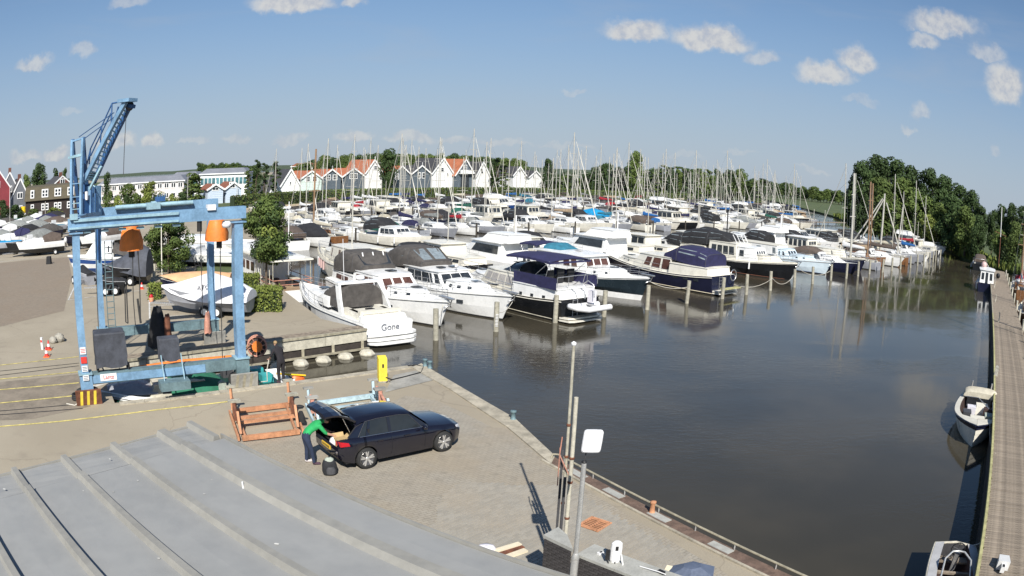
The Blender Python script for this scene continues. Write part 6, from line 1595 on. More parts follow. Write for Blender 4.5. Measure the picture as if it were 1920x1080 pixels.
# ------------------------------------------------------------------ steel boat cradles
def cradle(name, quad, col, col2, lab, hs, pads):
    """quad: front left, front right, back right, back left on the ground"""
    FLc, FRc, BRc, BLc = quad; r = thing(name, lab, 'boat cradle')
    Lp = lambda a, b, t, z: Vector((*(a.lerp(b, t))[:2], z))
    for a, b, m in ((FLc, FRc, col), (BLc, BRc, col2)):
        mb = MB(); mb.beam(Lp(a, b, 0, .13), Lp(a, b, 1, .13), .10, .16, m); mb.build('cross_beam', r)
    for t in (.48, .64):
        mb = MB(); a, b = Lp(FLc, BLc, t, .2), Lp(FRc, BRc, t, .2); mb.beam(a, b, .16, .08, col); mb.build('cross_beam', r)
    for a, b in ((FLc, BLc), (FRc, BRc)):
        for o_ in (0, .0):
            pass
        d = (b - a).normalized(); nn = Vector((-d.y, d.x, 0))
        for s_ in (-.12, .12):
            mb = MB(); mb.beam(Vector((a.x, a.y, .12)) + nn * s_, Vector((b.x, b.y, .12)) + nn * s_, .07, .14, col); mb.build('side_beam', r)
        for t in (.12, .88):
            mb = MB(); q0 = Lp(a, b, t, .15); q1 = Lp(a, b, .5 + (t - .5) * .55, hs[0]); mb.beam(q0, q1, .08, .08, col); mb.build('brace', r)
        q0, q1 = Lp(a, b, .62, .15), Lp(a, b, .62, hs[0]); mb = MB(); mb.beam(q0, q1, .12, .12, 'rust' if col2 != 'pale_blue_paint' else 'rust_pink'); mb.build('upright', r)
        mb = MB(); mb.tube([Lp(a, b, .25, hs[0] * .55), Lp(a, b, .8, hs[0] * 1.0)], .055, 'rust' if col2 != 'pale_blue_paint' else 'rust_pink', 8); mb.build('screw_jack', r)
        mb = MB(); q = Lp(a, b, .66, hs[0] + .05); dd_ = (FRc - FLc).normalized(); mb.beam(q - dd_ * .22, q + dd_ * .22, .22, .07, pads); mb.build('pad', r)
        mb = MB(); q = Lp(a, b, .98, .2); q2 = Lp(a, b, 1.02, hs[1]); mb.beam(q, q2, .09, .08, col); mb.build('post', r)
        if pads: mb = MB(); mb.beam(q2 - dd_ * .18, q2 + dd_ * .18, .14, .07, pads); mb.build('pad', r)
    return r
cradle('boat_cradle', [G(455, 829), G(562, 816), G(543, 765), G(437, 778)], 'rust_orange', 'rust_orange', 'orange rusty steel boat cradle left of the black car', (.75, 1.0), 'wood_post')
cradle('boat_cradle', [G(602, 812), G(740, 795), G(700, 748), G(580, 765)], 'pale_blue_paint', 'pale_blue_paint', 'pale blue steel boat cradle with red struts behind the black car', (.62, .72), 'concrete_grey')
p = G(566, 800); mb = MB()
mb.loft([[(.13 * k * cos(t), .08 * k * sin(t), z) for t in [2 * pi * i / 10 for i in range(10)]] for z, k in ((0.05, 1.2), (.25, 1.0), (.42, .5))], 'bag_black', closed=True, sm=True); mb.ball((-.02, 0, .58), .10, 'bag_black', 8, 5, (1.6, 1, .5))
mb.build('jacket', None, (p.x, p.y, .12), label='black jacket hanging on the right end of the orange cradle', cat='jacket')

# ------------------------------------------------------------------ black hatchback with raised tailgate
def car():
    root = thing('parked_car', 'black hatchback with its tailgate open on the quay', 'car')
    XR, XF, RW = .83, 3.46, .325
    def lerp_tab(tab, x):
        for (x0, v0), (x1, v1) in zip(tab[:-1], tab[1:]):
            if x <= x1: return v0 + (v1 - v0) * max(0, min(1, (x - x0) / (x1 - x0)))
        return tab[-1][1]
    belt = [(0, .93), (.3, .98), (1.0, .97), (2.6, .92), (3.0, .90), (3.2, .88), (3.9, .80), (4.15, .72), (4.28, .60)]
    wid = [(0, .72), (.12, .82), (.4, .885), (.83, .895), (2, .885), (3.46, .89), (3.9, .84), (4.15, .72), (4.28, .52)]
    sill = [(0, .42), (.15, .30), (.5, .22), (3.9, .20), (4.1, .26), (4.28, .34)]
    xs = sorted(set([round(.04 * i, 3) for i in range(0, 107)] + [4.28]))
    mb = MB(); secs = []
    for x in xs:
        w_ = lerp_tab(wid, x); zb_ = lerp_tab(belt, x); zs = lerp_tab(sill, x)
        for xc in (XR, XF):
            if abs(x - xc) < .37: zs = max(zs, RW + sqrt(.37 ** 2 - (x - xc) ** 2))
        hood = x > 2.95
        zt = zb_ + (.035 if hood else 0)
        L_ = [(w_ * .93, zs), (w_ * .985, max(zs + .005, min(.42, zb_ - .1))), (w_, max(zs + .012, .60)), (w_ * .985, max(zs + .02, zb_ - .13)), (w_ * .93, zb_ - .02), (w_ * .86, zb_)]
        row = [(x, y, z) for y, z in L_] + ([(x, w_ * .5, zt + .02), (x, 0, zt + .035), (x, -w_ * .5, zt + .02)] if hood else [(x, w_ * .84, zb_ - .03), (x, 0, zb_ - .03), (x, -w_ * .84, zb_ - .03)]) + [(x, -y, z) for y, z in L_[::-1]]
        secs.append(row)
    rear = [sec for sec, x in zip(secs, xs) if x <= .84]; front = [sec for sec, x in zip(secs, xs) if x >= .76]
    mb.loft([r_[:6] for r_ in rear], 'car_paint', closed=False, caps=False, sm=True); mb.loft([r_[-6:] for r_ in rear], 'car_paint', closed=False, caps=False, sm=True)
    mb.loft(front, 'car_paint', closed=False, caps=False, sm=True)
    # nose and bumper faces
    mb.face([p for p in front[-1]], 'car_plastic')
    lowr = [(x, y, z) for x, y, z in rear[0]]
    mb.face([(0, .67, .42), (0, -.67, .42), (-.02, -.70, .62), (-.02, .70, .62)], 'car_paint'); mb.face([(-.02, .70, .62), (-.02, -.70, .62), (.03, -.70, .72), (.03, .70, .72)], 'car_paint')
    mb.face([(.08, .66, .30), (.08, -.66, .30), (0, -.67, .42), (0, .67, .42)], 'car_plastic')
    for sd in (1, -1): mb.face([(0, sd * .67, .42), (-.02, sd * .70, .62), (.03, sd * .70, .72), (.06, sd * .74, .9), (.12, sd * .80, .93), (.12, sd * .82, .5)], 'car_paint')
    body = mb.build('body', root)
    # underside, wells and boot interior
    mb = MB(); mb.box((2.1, 0, .30), (3.8, 1.5, .16), 'black'); mb.box((.5, 0, .55), (.86, 1.45, .06), 'car_plastic'); mb.box((.98, 0, .85), (.06, 1.5, .60), 'car_plastic')
    for sd in (1, -1): mb.box((.5, sd * .74, .76), (.9, .05, .42), 'car_plastic')
    mb.build('boot_interior', root)
    # greenhouse
    roofp = [(.62, 1.30), (.80, 1.405), (1.2, 1.45), (1.8, 1.458), (2.2, 1.43), (2.45, 1.38)]
    mb = MB(); rows = []
    for x, z in roofp:
        w_ = .60 if x > 2.3 else (.58 if x < .7 else .62); rows.append([(x, w_ + .03, z - .06), (x, w_ - .03, z - .015), (x, w_ * .5, z + .01), (x, 0, z + .018), (x, -w_ * .5, z + .01), (x, -w_ + .03, z - .015), (x, -w_ - .03, z - .06)])
    mb.loft(rows, 'car_paint', closed=False, caps=False, sm=True); mb.build('roof', root)
    gl = {}
    for sd in (1, -1):
        bt = lambda x: (x, sd * lerp_tab(wid, x) * .865, lerp_tab(belt, x) - .005); 
        def tpf(x): z = lerp_tab(roofp, x); return (x, sd * .65, z - .065)
        segs = [((.62, .92), (.86, 1.02), 'window'), ((.98, 1.09), (1.62, 1.62), 'window'), ((1.72, 1.72), (2.72, 2.36), 'window')]
        for (b0_, t0_), (b1_, t1_), nm in segs:
            mb = MB(); c = [Vector(bt(b0_)), Vector(bt(b1_)), Vector(tpf(t1_)), Vector(tpf(t0_))]
            mb.face([q + Vector((0, -sd * .012, 0)) for q in c], 'car_glass'); mb.build(nm, root)
        for (b0_, t0_), (b1_, t1_) in (((.30, .62), (.62, .92)), ((.86, 1.02), (.98, 1.09)), ((1.62, 1.62), (1.72, 1.72)), ((2.72, 2.36), (3.0, 2.45))):
            mb = MB(); c = [Vector(bt(b0_)), Vector(bt(b1_)), Vector(tpf(t1_)), Vector(tpf(t0_))]; mb.face(c, 'car_paint'); mb.face([q + Vector((0, -sd * .05, 0)) for q in c][::-1], 'black'); mb.build('pillar', root)
        mb = MB(); pts_ = [Vector(bt(x)) + Vector((0, sd * .012, .004)) for x in (.66, 1.2, 1.8, 2.4, 2.74)]; mb.tube(pts_, .011, 'chrome', 5); mb.build('chrome_trim', root)
        mb = MB(); mb.tube([Vector(bt(.62)), Vector(tpf(.92)), Vector(tpf(1.3)), Vector(tpf(2.0)), Vector(tpf(2.36)), Vector(bt(2.74))], .007, 'chrome' if False else 'darkgrey', 4); mb.build('window_trim', root)
        mb = MB(); m_ = bt(2.72); mb.ball((m_[0] - .02, sd * 1.0, m_[2] + .07), .10, 'car_paint', 10, 6, (.8, 1.1, .75)); mb.build('wing_mirror', root)
        for x in (1.28, 2.18): mb = MB(); mb.box((x, sd * .885, .80), (.20, .02, .03), 'car_paint'); mb.build('door_handle', root)
        mb = MB(); mb.face([(x, sd * (lerp_tab(wid, x) + .003), z) for x, z in ((1.66, .25), (1.668, .25), (1.668, .88), (1.66, .88))], 'black'); mb.face([(x, sd * (lerp_tab(wid, x) + .003), z) for x, z in ((2.80, .25), (2.808, .25), (2.80, .86), (2.792, .86))], 'black'); mb.build('door_gap', root, kind='stuff')
        mb = MB(); mb.loft([[(4.22, sd * .50, .70), (4.24, sd * .50, .58)], [(4.13, sd * .68, .735), (4.15, sd * .69, .62)], [(3.90, sd * .82, .765), (3.93, sd * .845, .70)]], 'lamp_glass', closed=False, caps=False); mb.build('headlight', root)
        mb = MB(); mb.loft([[(.0, sd * .60, .80), (.0, sd * .60, .92)], [(.05, sd * .80, .78), (.05, sd * .80, .93)], [(.30, sd * .885, .80), (.26, sd * .875, .90)]], 'tail_red', closed=False, caps=False); mb.build('tail_light', root)
    mb = MB(); mb.loft([[(3.02, y, .935), (2.46, y * .80, 1.375)] for y in (-.74, -.4, 0, .4, .74)], 'car_glass', closed=False, caps=False); mb.build('windscreen', root)
    mb = MB(); mb.box((2.0, .35, .85), (.55, .5, .5), 'black'); mb.box((2.0, -.35, .85), (.55, .5, .5), 'black'); mb.box((1.25, 0, .85), (.45, 1.3, .5), 'black'); mb.build('seats', root)
    for x in (XR, XF):
        for sd in (1, -1):
            w_ = thing('wheel', None, None, (x, sd * .79, RW)); w_.parent = root
            del_ = [k for k in ('label', 'category') if k in w_.keys()]
            mb = MB(); mb.lathe([(.20, -.10), (.30, -.105), (.322, -.07), (.325, 0), (.322, .07), (.30, .105), (.20, .10)], 'rubber', 28, axis='Y'); mb.build('tyre', w_)
            mb = MB(); mb.lathe([(.225, .095), (.232, .10), (.225, .085), (.05, .055), (0, .055)] if sd > 0 else [(.225, -.095), (.232, -.10), (.225, -.085), (.05, -.055), (0, -.055)], 'darkgrey', 24, axis='Y'); 
            mb.lathe([(.222, .10 * sd), (.236, .102 * sd), (.236, .09 * sd)], 'rim_alloy', 24, axis='Y')
            for k in range(5):
                a = 2 * pi * k / 5 + .3
                for da in (-.16, .20):
                    p0 = Vector((.045 * cos(a), sd * .085, .045 * sin(a))); p1 = Vector((.222 * cos(a + da), sd * .097, .222 * sin(a + da))); mb.beam(p0, p1, .036 if da < 0 else .052, .02, 'rim_alloy', up=(0, 1, 0))
            mb.lathe([(.05, .09 * sd), (.04, .10 * sd), (0, .10 * sd)], 'rim_alloy', 12, axis='Y')
            mb.build('rim', w_)
    # raised tailgate hinged at the rear edge of the roof
    tg = thing('tailgate', None, None, (.66, 0, 1.40)); tg.parent = root
    T = lambda u_, y, n: (-u_ * cos(.42) + n * sin(.42), y, u_ * sin(.42) * .9 + n * cos(.42))
    prof = [(0, .62, 0), (.30, .66, .05), (.62, .70, .06), (.80, .68, .0), (.98, .60, -.12)]
    mb = MB(); rows = []
    for u_, hw, n in prof: rows.append([T(u_, -hw, n), T(u_, -hw * .6, n + .03), T(u_, 0, n + .04), T(u_, hw * .6, n + .03), T(u_, hw, n), T(u_, hw * .97, n - .06), T(u_, 0, n - .05), T(u_, -hw * .97, n - .06)])
    mb.loft(rows, 'car_paint', closed=True, caps=True, sm=False); mb.build('panel', tg)
    mb = MB(); mb.face([T(.08, -.50, .057), T(.45, -.54, .105), T(.45, .54, .105), T(.08, .50, .057)], 'car_glass'); mb.build('rear_window', tg)
    mb = MB(); mb.box(T(.82, 0, -.02), (.03, .12, .10), 'chrome'); mb.build('badge', tg)
    for sd in (1, -1):
        mb = MB(); mb.tube([(-.16, sd * .64, -.42), T(.45, sd * .62, -.02)], .014, 'chrome' if sd < 0 else 'darkgrey', 6); mb.build('gas_strut', tg)
    pl_ = MB(); pl_.box((-.028, .0, .60), (.02, .52, .115), 'plate_yellow'); po = pl_.build('number_plate', root)
    mb = MB()
    for k in range(6): mb.box((-.042, -.19 + k * .075, .60), (.006, .035, .06), 'black')
    mb.build('plate_characters', po, kind='stuff')
    return root
cr = car(); cr.location = (-5.02, 18.58, 0); cr.rotation_euler = (0, 0, radians(40.8))
CM = Matrix.Translation(cr.location) @ Matrix.Rotation(radians(40.8), 4, 'Z')
for nm, c, d, m, lab in (('cardboard_box', (.35, -.25, .70), (.35, .3, .24), 'cardboard', 'open cardboard box in the boot of the black car'), ('shopping_bag', (.22, -.05, .69), (.3, .3, .22), 'bag_white', 'white plastic bag in the boot of the black car'), ('dark_bag', (.25, -.5, .70), (.35, .25, .24), 'darkgrey', 'dark bag at the right side of the open boot')):
    p = CM @ Vector(c); mb = MB()
    if nm == 'cardboard_box':
        mb.box((0, 0, 0), d, m); mb.face([(-.17, .15, .12), (.17, .15, .12), (.2, .27, .2), (-.2, .27, .2)], m); mb.face([(.17, -.15, .12), (.17, .15, .12), (.28, .15, .19), (.28, -.15, .19)], m)
    else: mb.loft([[(d[0] / 2 * k * cos(t) * (1 + .12 * sin(4 * t)), d[1] / 2 * k * sin(t), z) for t in [2 * pi * i / 12 for i in range(12)]] for z, k in ((-d[2] / 2, .9), (0, 1.05), (d[2] / 2 - .03, .75), (d[2] / 2 + .02, .3))], m, closed=True, sm=True)
    mb.build(nm, None, tuple(p), radians(40.8), label=lab, cat=nm.split('_')[-1])

# ------------------------------------------------------------------ people
def person(label, J, bones, zones, loc, rz, hair):
    """J: joint -> (position, radius); one skinned, continuous body; zones colour it by the nearest bone"""
    names = list(J); me = bpy.data.meshes.new('body'); me.from_pydata([J[n][0] for n in names], [(names.index(a), names.index(b)) for a, b, z in bones], [])
    o = bpy.data.objects.new('tmp', me); COL.objects.link(o)
    sk = o.modifiers.new('s', 'SKIN'); sk.use_smooth_shade = True
    for i, n in enumerate(names):
        r_ = J[n][1]; r_ = r_ if isinstance(r_, tuple) else (r_, r_)
        me.skin_vertices[0].data[i].radius = r_; me.skin_vertices[0].data[i].use_root = (n == 'pelvis')
    sb = o.modifiers.new('d', 'SUBSURF'); sb.levels = sb.render_levels = 2
    bpy.context.view_layer.update()
    m2 = bpy.data.meshes.new_from_object(o.evaluated_get(bpy.context.evaluated_depsgraph_get())); bpy.data.objects.remove(o)
    m2.materials.clear(); mats = sorted(set(z for a, b, z in bones))
    for z in mats: m2.materials.append(mat(z))
    segs = [(Vector(J[a][0]), Vector(J[b][0]), mats.index(z), (J[a][1] if not isinstance(J[a][1], tuple) else J[a][1][0])) for a, b, z in bones]
    for p in m2.polygons:
        c = p.center; best = 1e9
        for a, b, z, r_ in segs:
            d = b - a; t = max(0, min(1, (c - a).dot(d) / max(1e-9, d.length_squared))); q = (c - a - d * t).length - r_ * .5
            if q < best: best = q; p.material_index = z
        p.use_smooth = True
    root = thing('person', label, 'person', loc, rz)
    ob = place(m2, 'body', root)
    mb = MB(); hc, hr, hm, up = hair
    mb.ball(hc, hr, hm, 12, 8, (1, .92, .85)); h_ = mb.build('hair', root)
    return root
def hand(J, bones, side, wrist, d, m='skin'):
    """palm, four fingers and a thumb chained from the wrist along d"""
    w_ = Vector(wrist); d = Vector(d).normalized(); s_ = Vector((0, 1, 0)) * side; dn = d.cross(s_).normalized()
    J[f'palm{side}'] = (tuple(w_ + d * .07), (.035, .022)); bones.append((f'wrist{side}', f'palm{side}', m))
    for k, (o_, l_) in enumerate(((-.030, .065), (-.010, .078), (.010, .073), (.030, .058))):
        a = w_ + d * .115 + s_ * o_; b = a + d * l_ * .5 + dn * .012; c = b + d * l_ * .45 + dn * .03
        for nm, p in (('a', a), ('b', b), ('c', c)): J[f'f{k}{nm}{side}'] = (tuple(p), .0095)
        bones += [(f'palm{side}', f'f{k}a{side}', m), (f'f{k}a{side}', f'f{k}b{side}', m), (f'f{k}b{side}', f'f{k}c{side}', m)]
    a = w_ + d * .045 - s_ * .045 + dn * .01; b = a + d * .045 - s_ * .02 + dn * .02
    J[f'ta{side}'] = (tuple(a), .012); J[f'tb{side}'] = (tuple(b), .010); bones += [(f'palm{side}', f'ta{side}', m), (f'ta{side}', f'tb{side}', m)]

J = dict(pelvis=((-.16, 0, .92), (.155, .125)), waist=((-.04, 0, 1.03), (.14, .125)), chest=((.20, 0, 1.19), (.165, .125)), neck0=((.34, 0, 1.27), .075), neck=((.42, 0, 1.29), .058), head=((.50, 0, 1.29), (.085, .092)), crown=((.575, 0, 1.27), (.07, .078)), nose=((.55, 0, 1.195), .018))
bones = [('pelvis', 'waist', 'shirt_green'), ('waist', 'chest', 'shirt_green'), ('chest', 'neck0', 'shirt_green'), ('neck0', 'neck', 'skin'), ('neck', 'head', 'skin'), ('head', 'crown', 'skin'), ('head', 'nose', 'skin')]
for s_ in (1, -1):
    fo = .16 * (s_ < 0)
    J.update({f'hip{s_}': ((-.16, .10 * s_, .86), .105), f'knee{s_}': ((-.10 + fo * .4, .12 * s_, .49), .078), f'ankle{s_}': ((-.14 + fo, .12 * s_, .11), .055), f'heel{s_}': ((-.17 + fo, .12 * s_, .05), .045), f'toe{s_}': ((.06 + fo, .14 * s_, .035), (.045, .03)),
              f'sho{s_}': ((.25, .18 * s_, 1.19), .075), f'elb{s_}': ((.40, .24 * s_, .98), .052), f'wrist{s_}': ((.62, .17 * s_, .88), .034)})
    bones += [('pelvis', f'hip{s_}', 'denim'), (f'hip{s_}', f'knee{s_}', 'denim'), (f'knee{s_}', f'ankle{s_}', 'denim'), (f'ankle{s_}', f'heel{s_}', 'shoe_white' if s_ > 0 else 'shoe_dark'), (f'heel{s_}', f'toe{s_}', 'shoe_white' if s_ > 0 else 'shoe_dark'),
              ('chest', f'sho{s_}', 'shirt_green'), (f'sho{s_}', f'elb{s_}', 'shirt_green'), (f'elb{s_}', f'wrist{s_}', 'skin')]
    hand(J, bones, s_, J[f'wrist{s_}'][0], (.75, 0, -.35))
pp = CM @ Vector((-.42, .20, 0))
person('person in a green t-shirt and jeans bending into the open boot', J, bones, None, (pp.x, pp.y, 0), radians(40.8) - .15, ((.555, 0, 1.325), .095, 'hair_dark', 0))
J = dict(pelvis=((-.05, 0, .92), (.15, .12)), waist=((.02, 0, 1.06), (.135, .11)), chest=((.14, 0, 1.27), (.17, .12)), neck0=((.20, 0, 1.38), .07), neck=((.25, 0, 1.43), .052), head=((.31, 0, 1.48), (.08, .09)), crown=((.34, 0, 1.56), (.066, .075)), nose=((.41, 0, 1.475), .016))
bones = [('pelvis', 'waist', 'cloth_black'), ('waist', 'chest', 'cloth_black'), ('chest', 'neck0', 'cloth_black'), ('neck0', 'neck', 'skin'), ('neck', 'head', 'skin'), ('head', 'crown', 'skin'), ('head', 'nose', 'skin')]
for s_ in (1, -1):
    J.update({f'hip{s_}': ((-.05, .10 * s_, .86), .105), f'knee{s_}': ((.02, .11 * s_, .48), .08), f'ankle{s_}': ((-.02, .11 * s_, .11), .06), f'heel{s_}': ((-.05, .11 * s_, .05), .045), f'toe{s_}': ((.16, .13 * s_, .035), (.045, .03)),
              f'sho{s_}': ((.16, .19 * s_, 1.30), .072), f'elb{s_}': ((.24, .30 * s_, 1.06), .05), f'wrist{s_}': ((.40, .24 * s_, .92), .034)})
    bones += [('pelvis', f'hip{s_}', 'cloth_black'), (f'hip{s_}', f'knee{s_}', 'cloth_black'), (f'knee{s_}', f'ankle{s_}', 'cloth_black'), (f'ankle{s_}', f'heel{s_}', 'shoe_dark'), (f'heel{s_}', f'toe{s_}', 'shoe_dark'), ('chest', f'sho{s_}', 'cloth_black'), (f'sho{s_}', f'elb{s_}', 'cloth_black'), (f'elb{s_}', f'wrist{s_}', 'skin')]
    hand(J, bones, s_, J[f'wrist{s_}'][0], (.7, 0, -.4))
pp = G(528, 719)
person('person in black overalls standing on the dock edge holding a rope', J, bones, None, (pp.x, pp.y, .03), atan2(UX, -UY) + .25, ((.30, 0, 1.545), .088, 'hair_blond', 0))
hp2 = Matrix.Translation((pp.x, pp.y, .03)) @ Matrix.Rotation(atan2(UX, -UY) + .25, 4, 'Z') @ Vector((.46, .25, .88))
mb = MB(); mb.tube([hp2, hp2 + Vector((-.1, -.05, -.45)), Vector((hp2.x - .05, hp2.y - .2, .08)), Vector((hp2.x - .5, hp2.y - .45, .06)), Vector((hp2.x - .9, hp2.y - .25, .06))], .022, 'rope', 6); mb.build('rope', label='pale rope hanging from the hands of the person in black', cat='rope')
# backpack behind the car
p = G(619, 889); bkp = thing('backpack', 'black backpack with grey top standing on the paving behind the car', 'backpack', (p.x, p.y, .02), .5)
mb = MB(); mb.loft([[(.21 * k * (abs(cos(t)) ** .7) * (1 if cos(t) > 0 else -1), .15 * k * (abs(sin(t)) ** .7) * (1 if sin(t) > 0 else -1), z) for t in [2 * pi * i / 16 for i in range(16)]] for z, k in ((0, .92), (.08, 1.04), (.28, 1.0), (.40, .8), (.45, .4))], 'bag_black', closed=True, sm=True); mb.build('body', bkp)
mb = MB(); mb.loft([[(.14 * k * cos(t), .12 * k * sin(t), z) for t in [2 * pi * i / 12 for i in range(12)]] for z, k in ((.38, 1.0), (.46, .9), (.50, .4))], 'towel_grey', closed=True, sm=True); mb.build('top_flap', bkp)
mb = MB(); mb.loft([[(.13 * k * cos(t), -.14 + .07 * k * sin(t), z) for t in [2 * pi * i / 12 for i in range(12)]] for z, k in ((.05, 1.0), (.18, 1.1), (.26, .7))], 'darkgrey', closed=True, sm=True); mb.build('pocket', bkp)
mb = MB(); mb.tube([(-.05, 0, .46), (0, 0, .54), (.05, 0, .46)], .014, 'black', 5); mb.build('handle', bkp)
for sd in (1, -1): mb = MB(); mb.tube([(sd * .1, .14, .38), (sd * .12, .22, .22), (sd * .1, .15, .06)], .02, 'black', 5); mb.build('strap', bkp)
# cones, stones, tyre and rope at the left
for (x, y, lab) in ((88, 669, 'red and white traffic cone nearest the painted line on the left'), (92, 656, 'red and white traffic cone beside the stones on the left'), (266, 542, 'red and white traffic cone below the black tarpaulin boat')):
    p = G(x, y); r = thing('traffic_cone', lab, 'traffic cone', (p.x, p.y, 0), .4, 'red and white traffic cones')
    mb = MB(); mb.box((0, 0, .02), (.36, .36, .04), 'orange_plastic'); mb.build('base', r)
    mb = MB(); mb.lathe([(.13, .04), (.10, .18)], 'red_paint', 14); mb.lathe([(.10, .18), (.07, .32)], 'white_plastic', 14); mb.lathe([(.07, .32), (.03, .48), (0, .49)], 'red_paint', 14); mb.build('cone', r)
p = G(80, 655); mb = MB(); mb.box((0, 0, .3), (.14, .10, .6), 'white_plastic'); mb.box((0, -.056, .42), (.12, .012, .12), 'red_paint'); mb.build('marker_post', None, (p.x, p.y, 0), label='short white marker post left of the traffic cones', cat='marker post')
for k, (x, y, s_) in enumerate(((100, 643, .26), (112, 640, .34))):
    p = G(x, y); mb = MB(); mb.ball((0, 0, s_ * .5), s_, 'granite', 10, 7, (1.1, .8, .75))
    for i, v in enumerate(mb.v): f_ = 1 + .22 * sin(i * 12.9) ; mb.v[i] = (v[0] * f_, v[1] * f_, max(0, v[2] * (1 + .1 * sin(i * 7.7))))
    mb.build('boulder', None, (p.x, p.y, 0), label=['smaller pale boulder beside the traffic cones', 'larger pale boulder right of the traffic cones'][k], cat='boulder')
p = G(146, 749); mb = MB()
for k in range(3): mb.tube([(.24 * cos(t) * (1 - .05 * k), .24 * sin(t) * (1 - .05 * k), .05 + .07 * k) for t in [2 * pi * i / 18 for i in range(19)]], .05, 'rubber', 7, caps=False)
mb.build('hose_coil', None, (p.x, p.y, .01), label='coil of black hose lying left of the hazard striped wheel guard', cat='hose')
mb = MB(); mb.tube([G(125, 757, .03), G(140, 760, .03), G(155, 752, .03), G(168, 756, .03)], .03, 'rope', 5); mb.build('rope', label='grey rope ends on the ground beside the black hose coil', cat='rope')
# rails of the hoist sunk in the yard
for k, (pts) in enumerate([[(0, 771), (155, 757)], [(0, 778), (155, 766)], [(0, 696), (148, 681)], [(0, 704), (148, 686)]]):
    pp_ = [G(*p) for p in pts]; stripe('rail_groove', [pp_[0] + (pp_[0] - pp_[1]).normalized() * 6, pp_[1]], .07, .009, 'black')

# ------------------------------------------------------------------ foliage
def leaf_mat(name, a, b):
    def f(nt, gg, o, bs):
        geo = nt.nodes.new('ShaderNodeNewGeometry'); oi = nt.nodes.new('ShaderNodeObjectInfo')
        r = geo.outputs['Random Per Island']; n = gg.noise(o, .5, 3, .6)
        c = gg.mix(gg.m('ADD', gg.m('MULTIPLY', r, .55), gg.m('MULTIPLY', n, .45)), a, b)
        c2 = nt.nodes.new('ShaderNodeVectorMath'); c2.operation = 'SCALE'; nt.links.new(c, c2.inputs[0]); nt.links.new(gg.m('ADD', gg.m('MULTIPLY', oi.outputs['Random'], .35), .8), c2.inputs['Scale'])
        nt.links.new(c2.outputs[0], bs.inputs['Base Color']); bs.inputs['Roughness'].default_value = .75; bs.inputs['Specular IOR Level'].default_value = .25
    ground_material(name, f)
leaf_mat('leaf_dark', (.018, .038, .012), (.06, .095, .028)); leaf_mat('leaf_mid', (.045, .078, .018), (.125, .165, .042)); leaf_mat('leaf_light', (.09, .12, .025), (.23, .27, .06)); leaf_mat('leaf_brown', (.05, .05, .02), (.12, .10, .04))


def leaves(mb, rg, c, rad, n, size, m, flat=.35, shell=.55):
    for _ in range(n):
        while True:
            d = Vector((rg.uniform(-1, 1), rg.uniform(-1, 1), rg.uniform(-1, 1)))
            if .05 < d.length < 1: break
        d.normalize(); k = shell + (1 - shell) * rg.random() ** .6
        p = Vector((c[0] + d.x * rad[0] * k, c[1] + d.y * rad[1] * k, c[2] + d.z * rad[2] * k))
        nrm_ = (d + Vector((rg.uniform(-1, 1), rg.uniform(-1, 1), rg.uniform(-.4, 1))) * .8).normalized()
        t = nrm_.cross(Vector((rg.uniform(-1, 1), rg.uniform(-1, 1), rg.uniform(-1, 1)))).normalized(); b = nrm_.cross(t)
        s_ = size * rg.uniform(.6, 1.35)
        mb.face([p - t * s_, p + b * s_ * .7, p + t * s_, p - b * s_ * .7], m)


def crown_mesh(seed, h0, h1, R, nclump, nleaf, size, m, shape='round'):
    rg = random.Random(seed); mb = MB()
    for k in range(nclump):
        t = (k + .5) / nclump
        z = h0 + (h1 - h0) * t
        prof = {'round': sin(pi * min(1, .12 + t * .88)) ** .55, 'cone': (1 - t) ** .7 * .95 + .12, 'column': .75 + .25 * sin(pi * t)}[shape]
        a = rg.uniform(0, 2 * pi); r_ = R * prof * rg.uniform(.25, .72)
        cr_ = R * rg.uniform(.30, .46) * (.75 + .35 * prof)
        leaves(mb, rg, (r_ * cos(a), r_ * sin(a), z), (cr_, cr_, cr_ * .8), nleaf, size, m)
    return mb


def trunk_mesh(h, r_, top, seed, m='bark'):
    rg = random.Random(seed); mb = MB()
    mb.tube([(0, 0, -.3), (.03 * h * rg.uniform(-.5, .5), .02 * h, h * .35), (0, 0, h * .8)], r_, m, 7, r1=r_ * .3)
    for k in range(5):
        a = rg.uniform(0, 6.28); z = h * rg.uniform(.3, .6); mb.tube([(0, 0, z), (top * .35 * cos(a), top * .35 * sin(a), z + h * .15), (top * .65 * cos(a), top * .65 * sin(a), z + h * .26)], r_ * .4, m, 5, r1=r_ * .1)
    return mb
TREES = {}
for nm, args, tr in [('big', (11, 3.0, 15.4, 5.2, 30, 170, .30, None, 'round'), (16, .35, 5)), ('willow', (12, 1.2, 11, 4.6, 28, 170, .27, None, 'round'), (11, .3, 4)), ('round', (13, 1.8, 9.5, 3.6, 20, 120, .26, None, 'round'), (9.5, .25, 3.4)),
                     ('cone', (14, .6, 10, 2.4, 22, 100, .22, None, 'cone'), (9, .2, 1.6)), ('poplar', (15, 1.5, 14, 1.5, 22, 70, .22, None, 'column'), (13.5, .2, 1.2)), ('shrub', (16, .3, 2.6, 1.7, 12, 90, .15, None, 'round'), (2, .07, 1))]:
    for tone in ('dark', 'mid', 'light') if nm in ('big', 'willow', 'round', 'shrub') else ('dark', 'mid'):
        a = list(args); a[7] = 'leaf_' + tone
        TREES[nm, tone] = (crown_mesh(*a).mesh('crown'), trunk_mesh(*tr, a[0]).mesh('trunk'), args[2])
trc = [0]
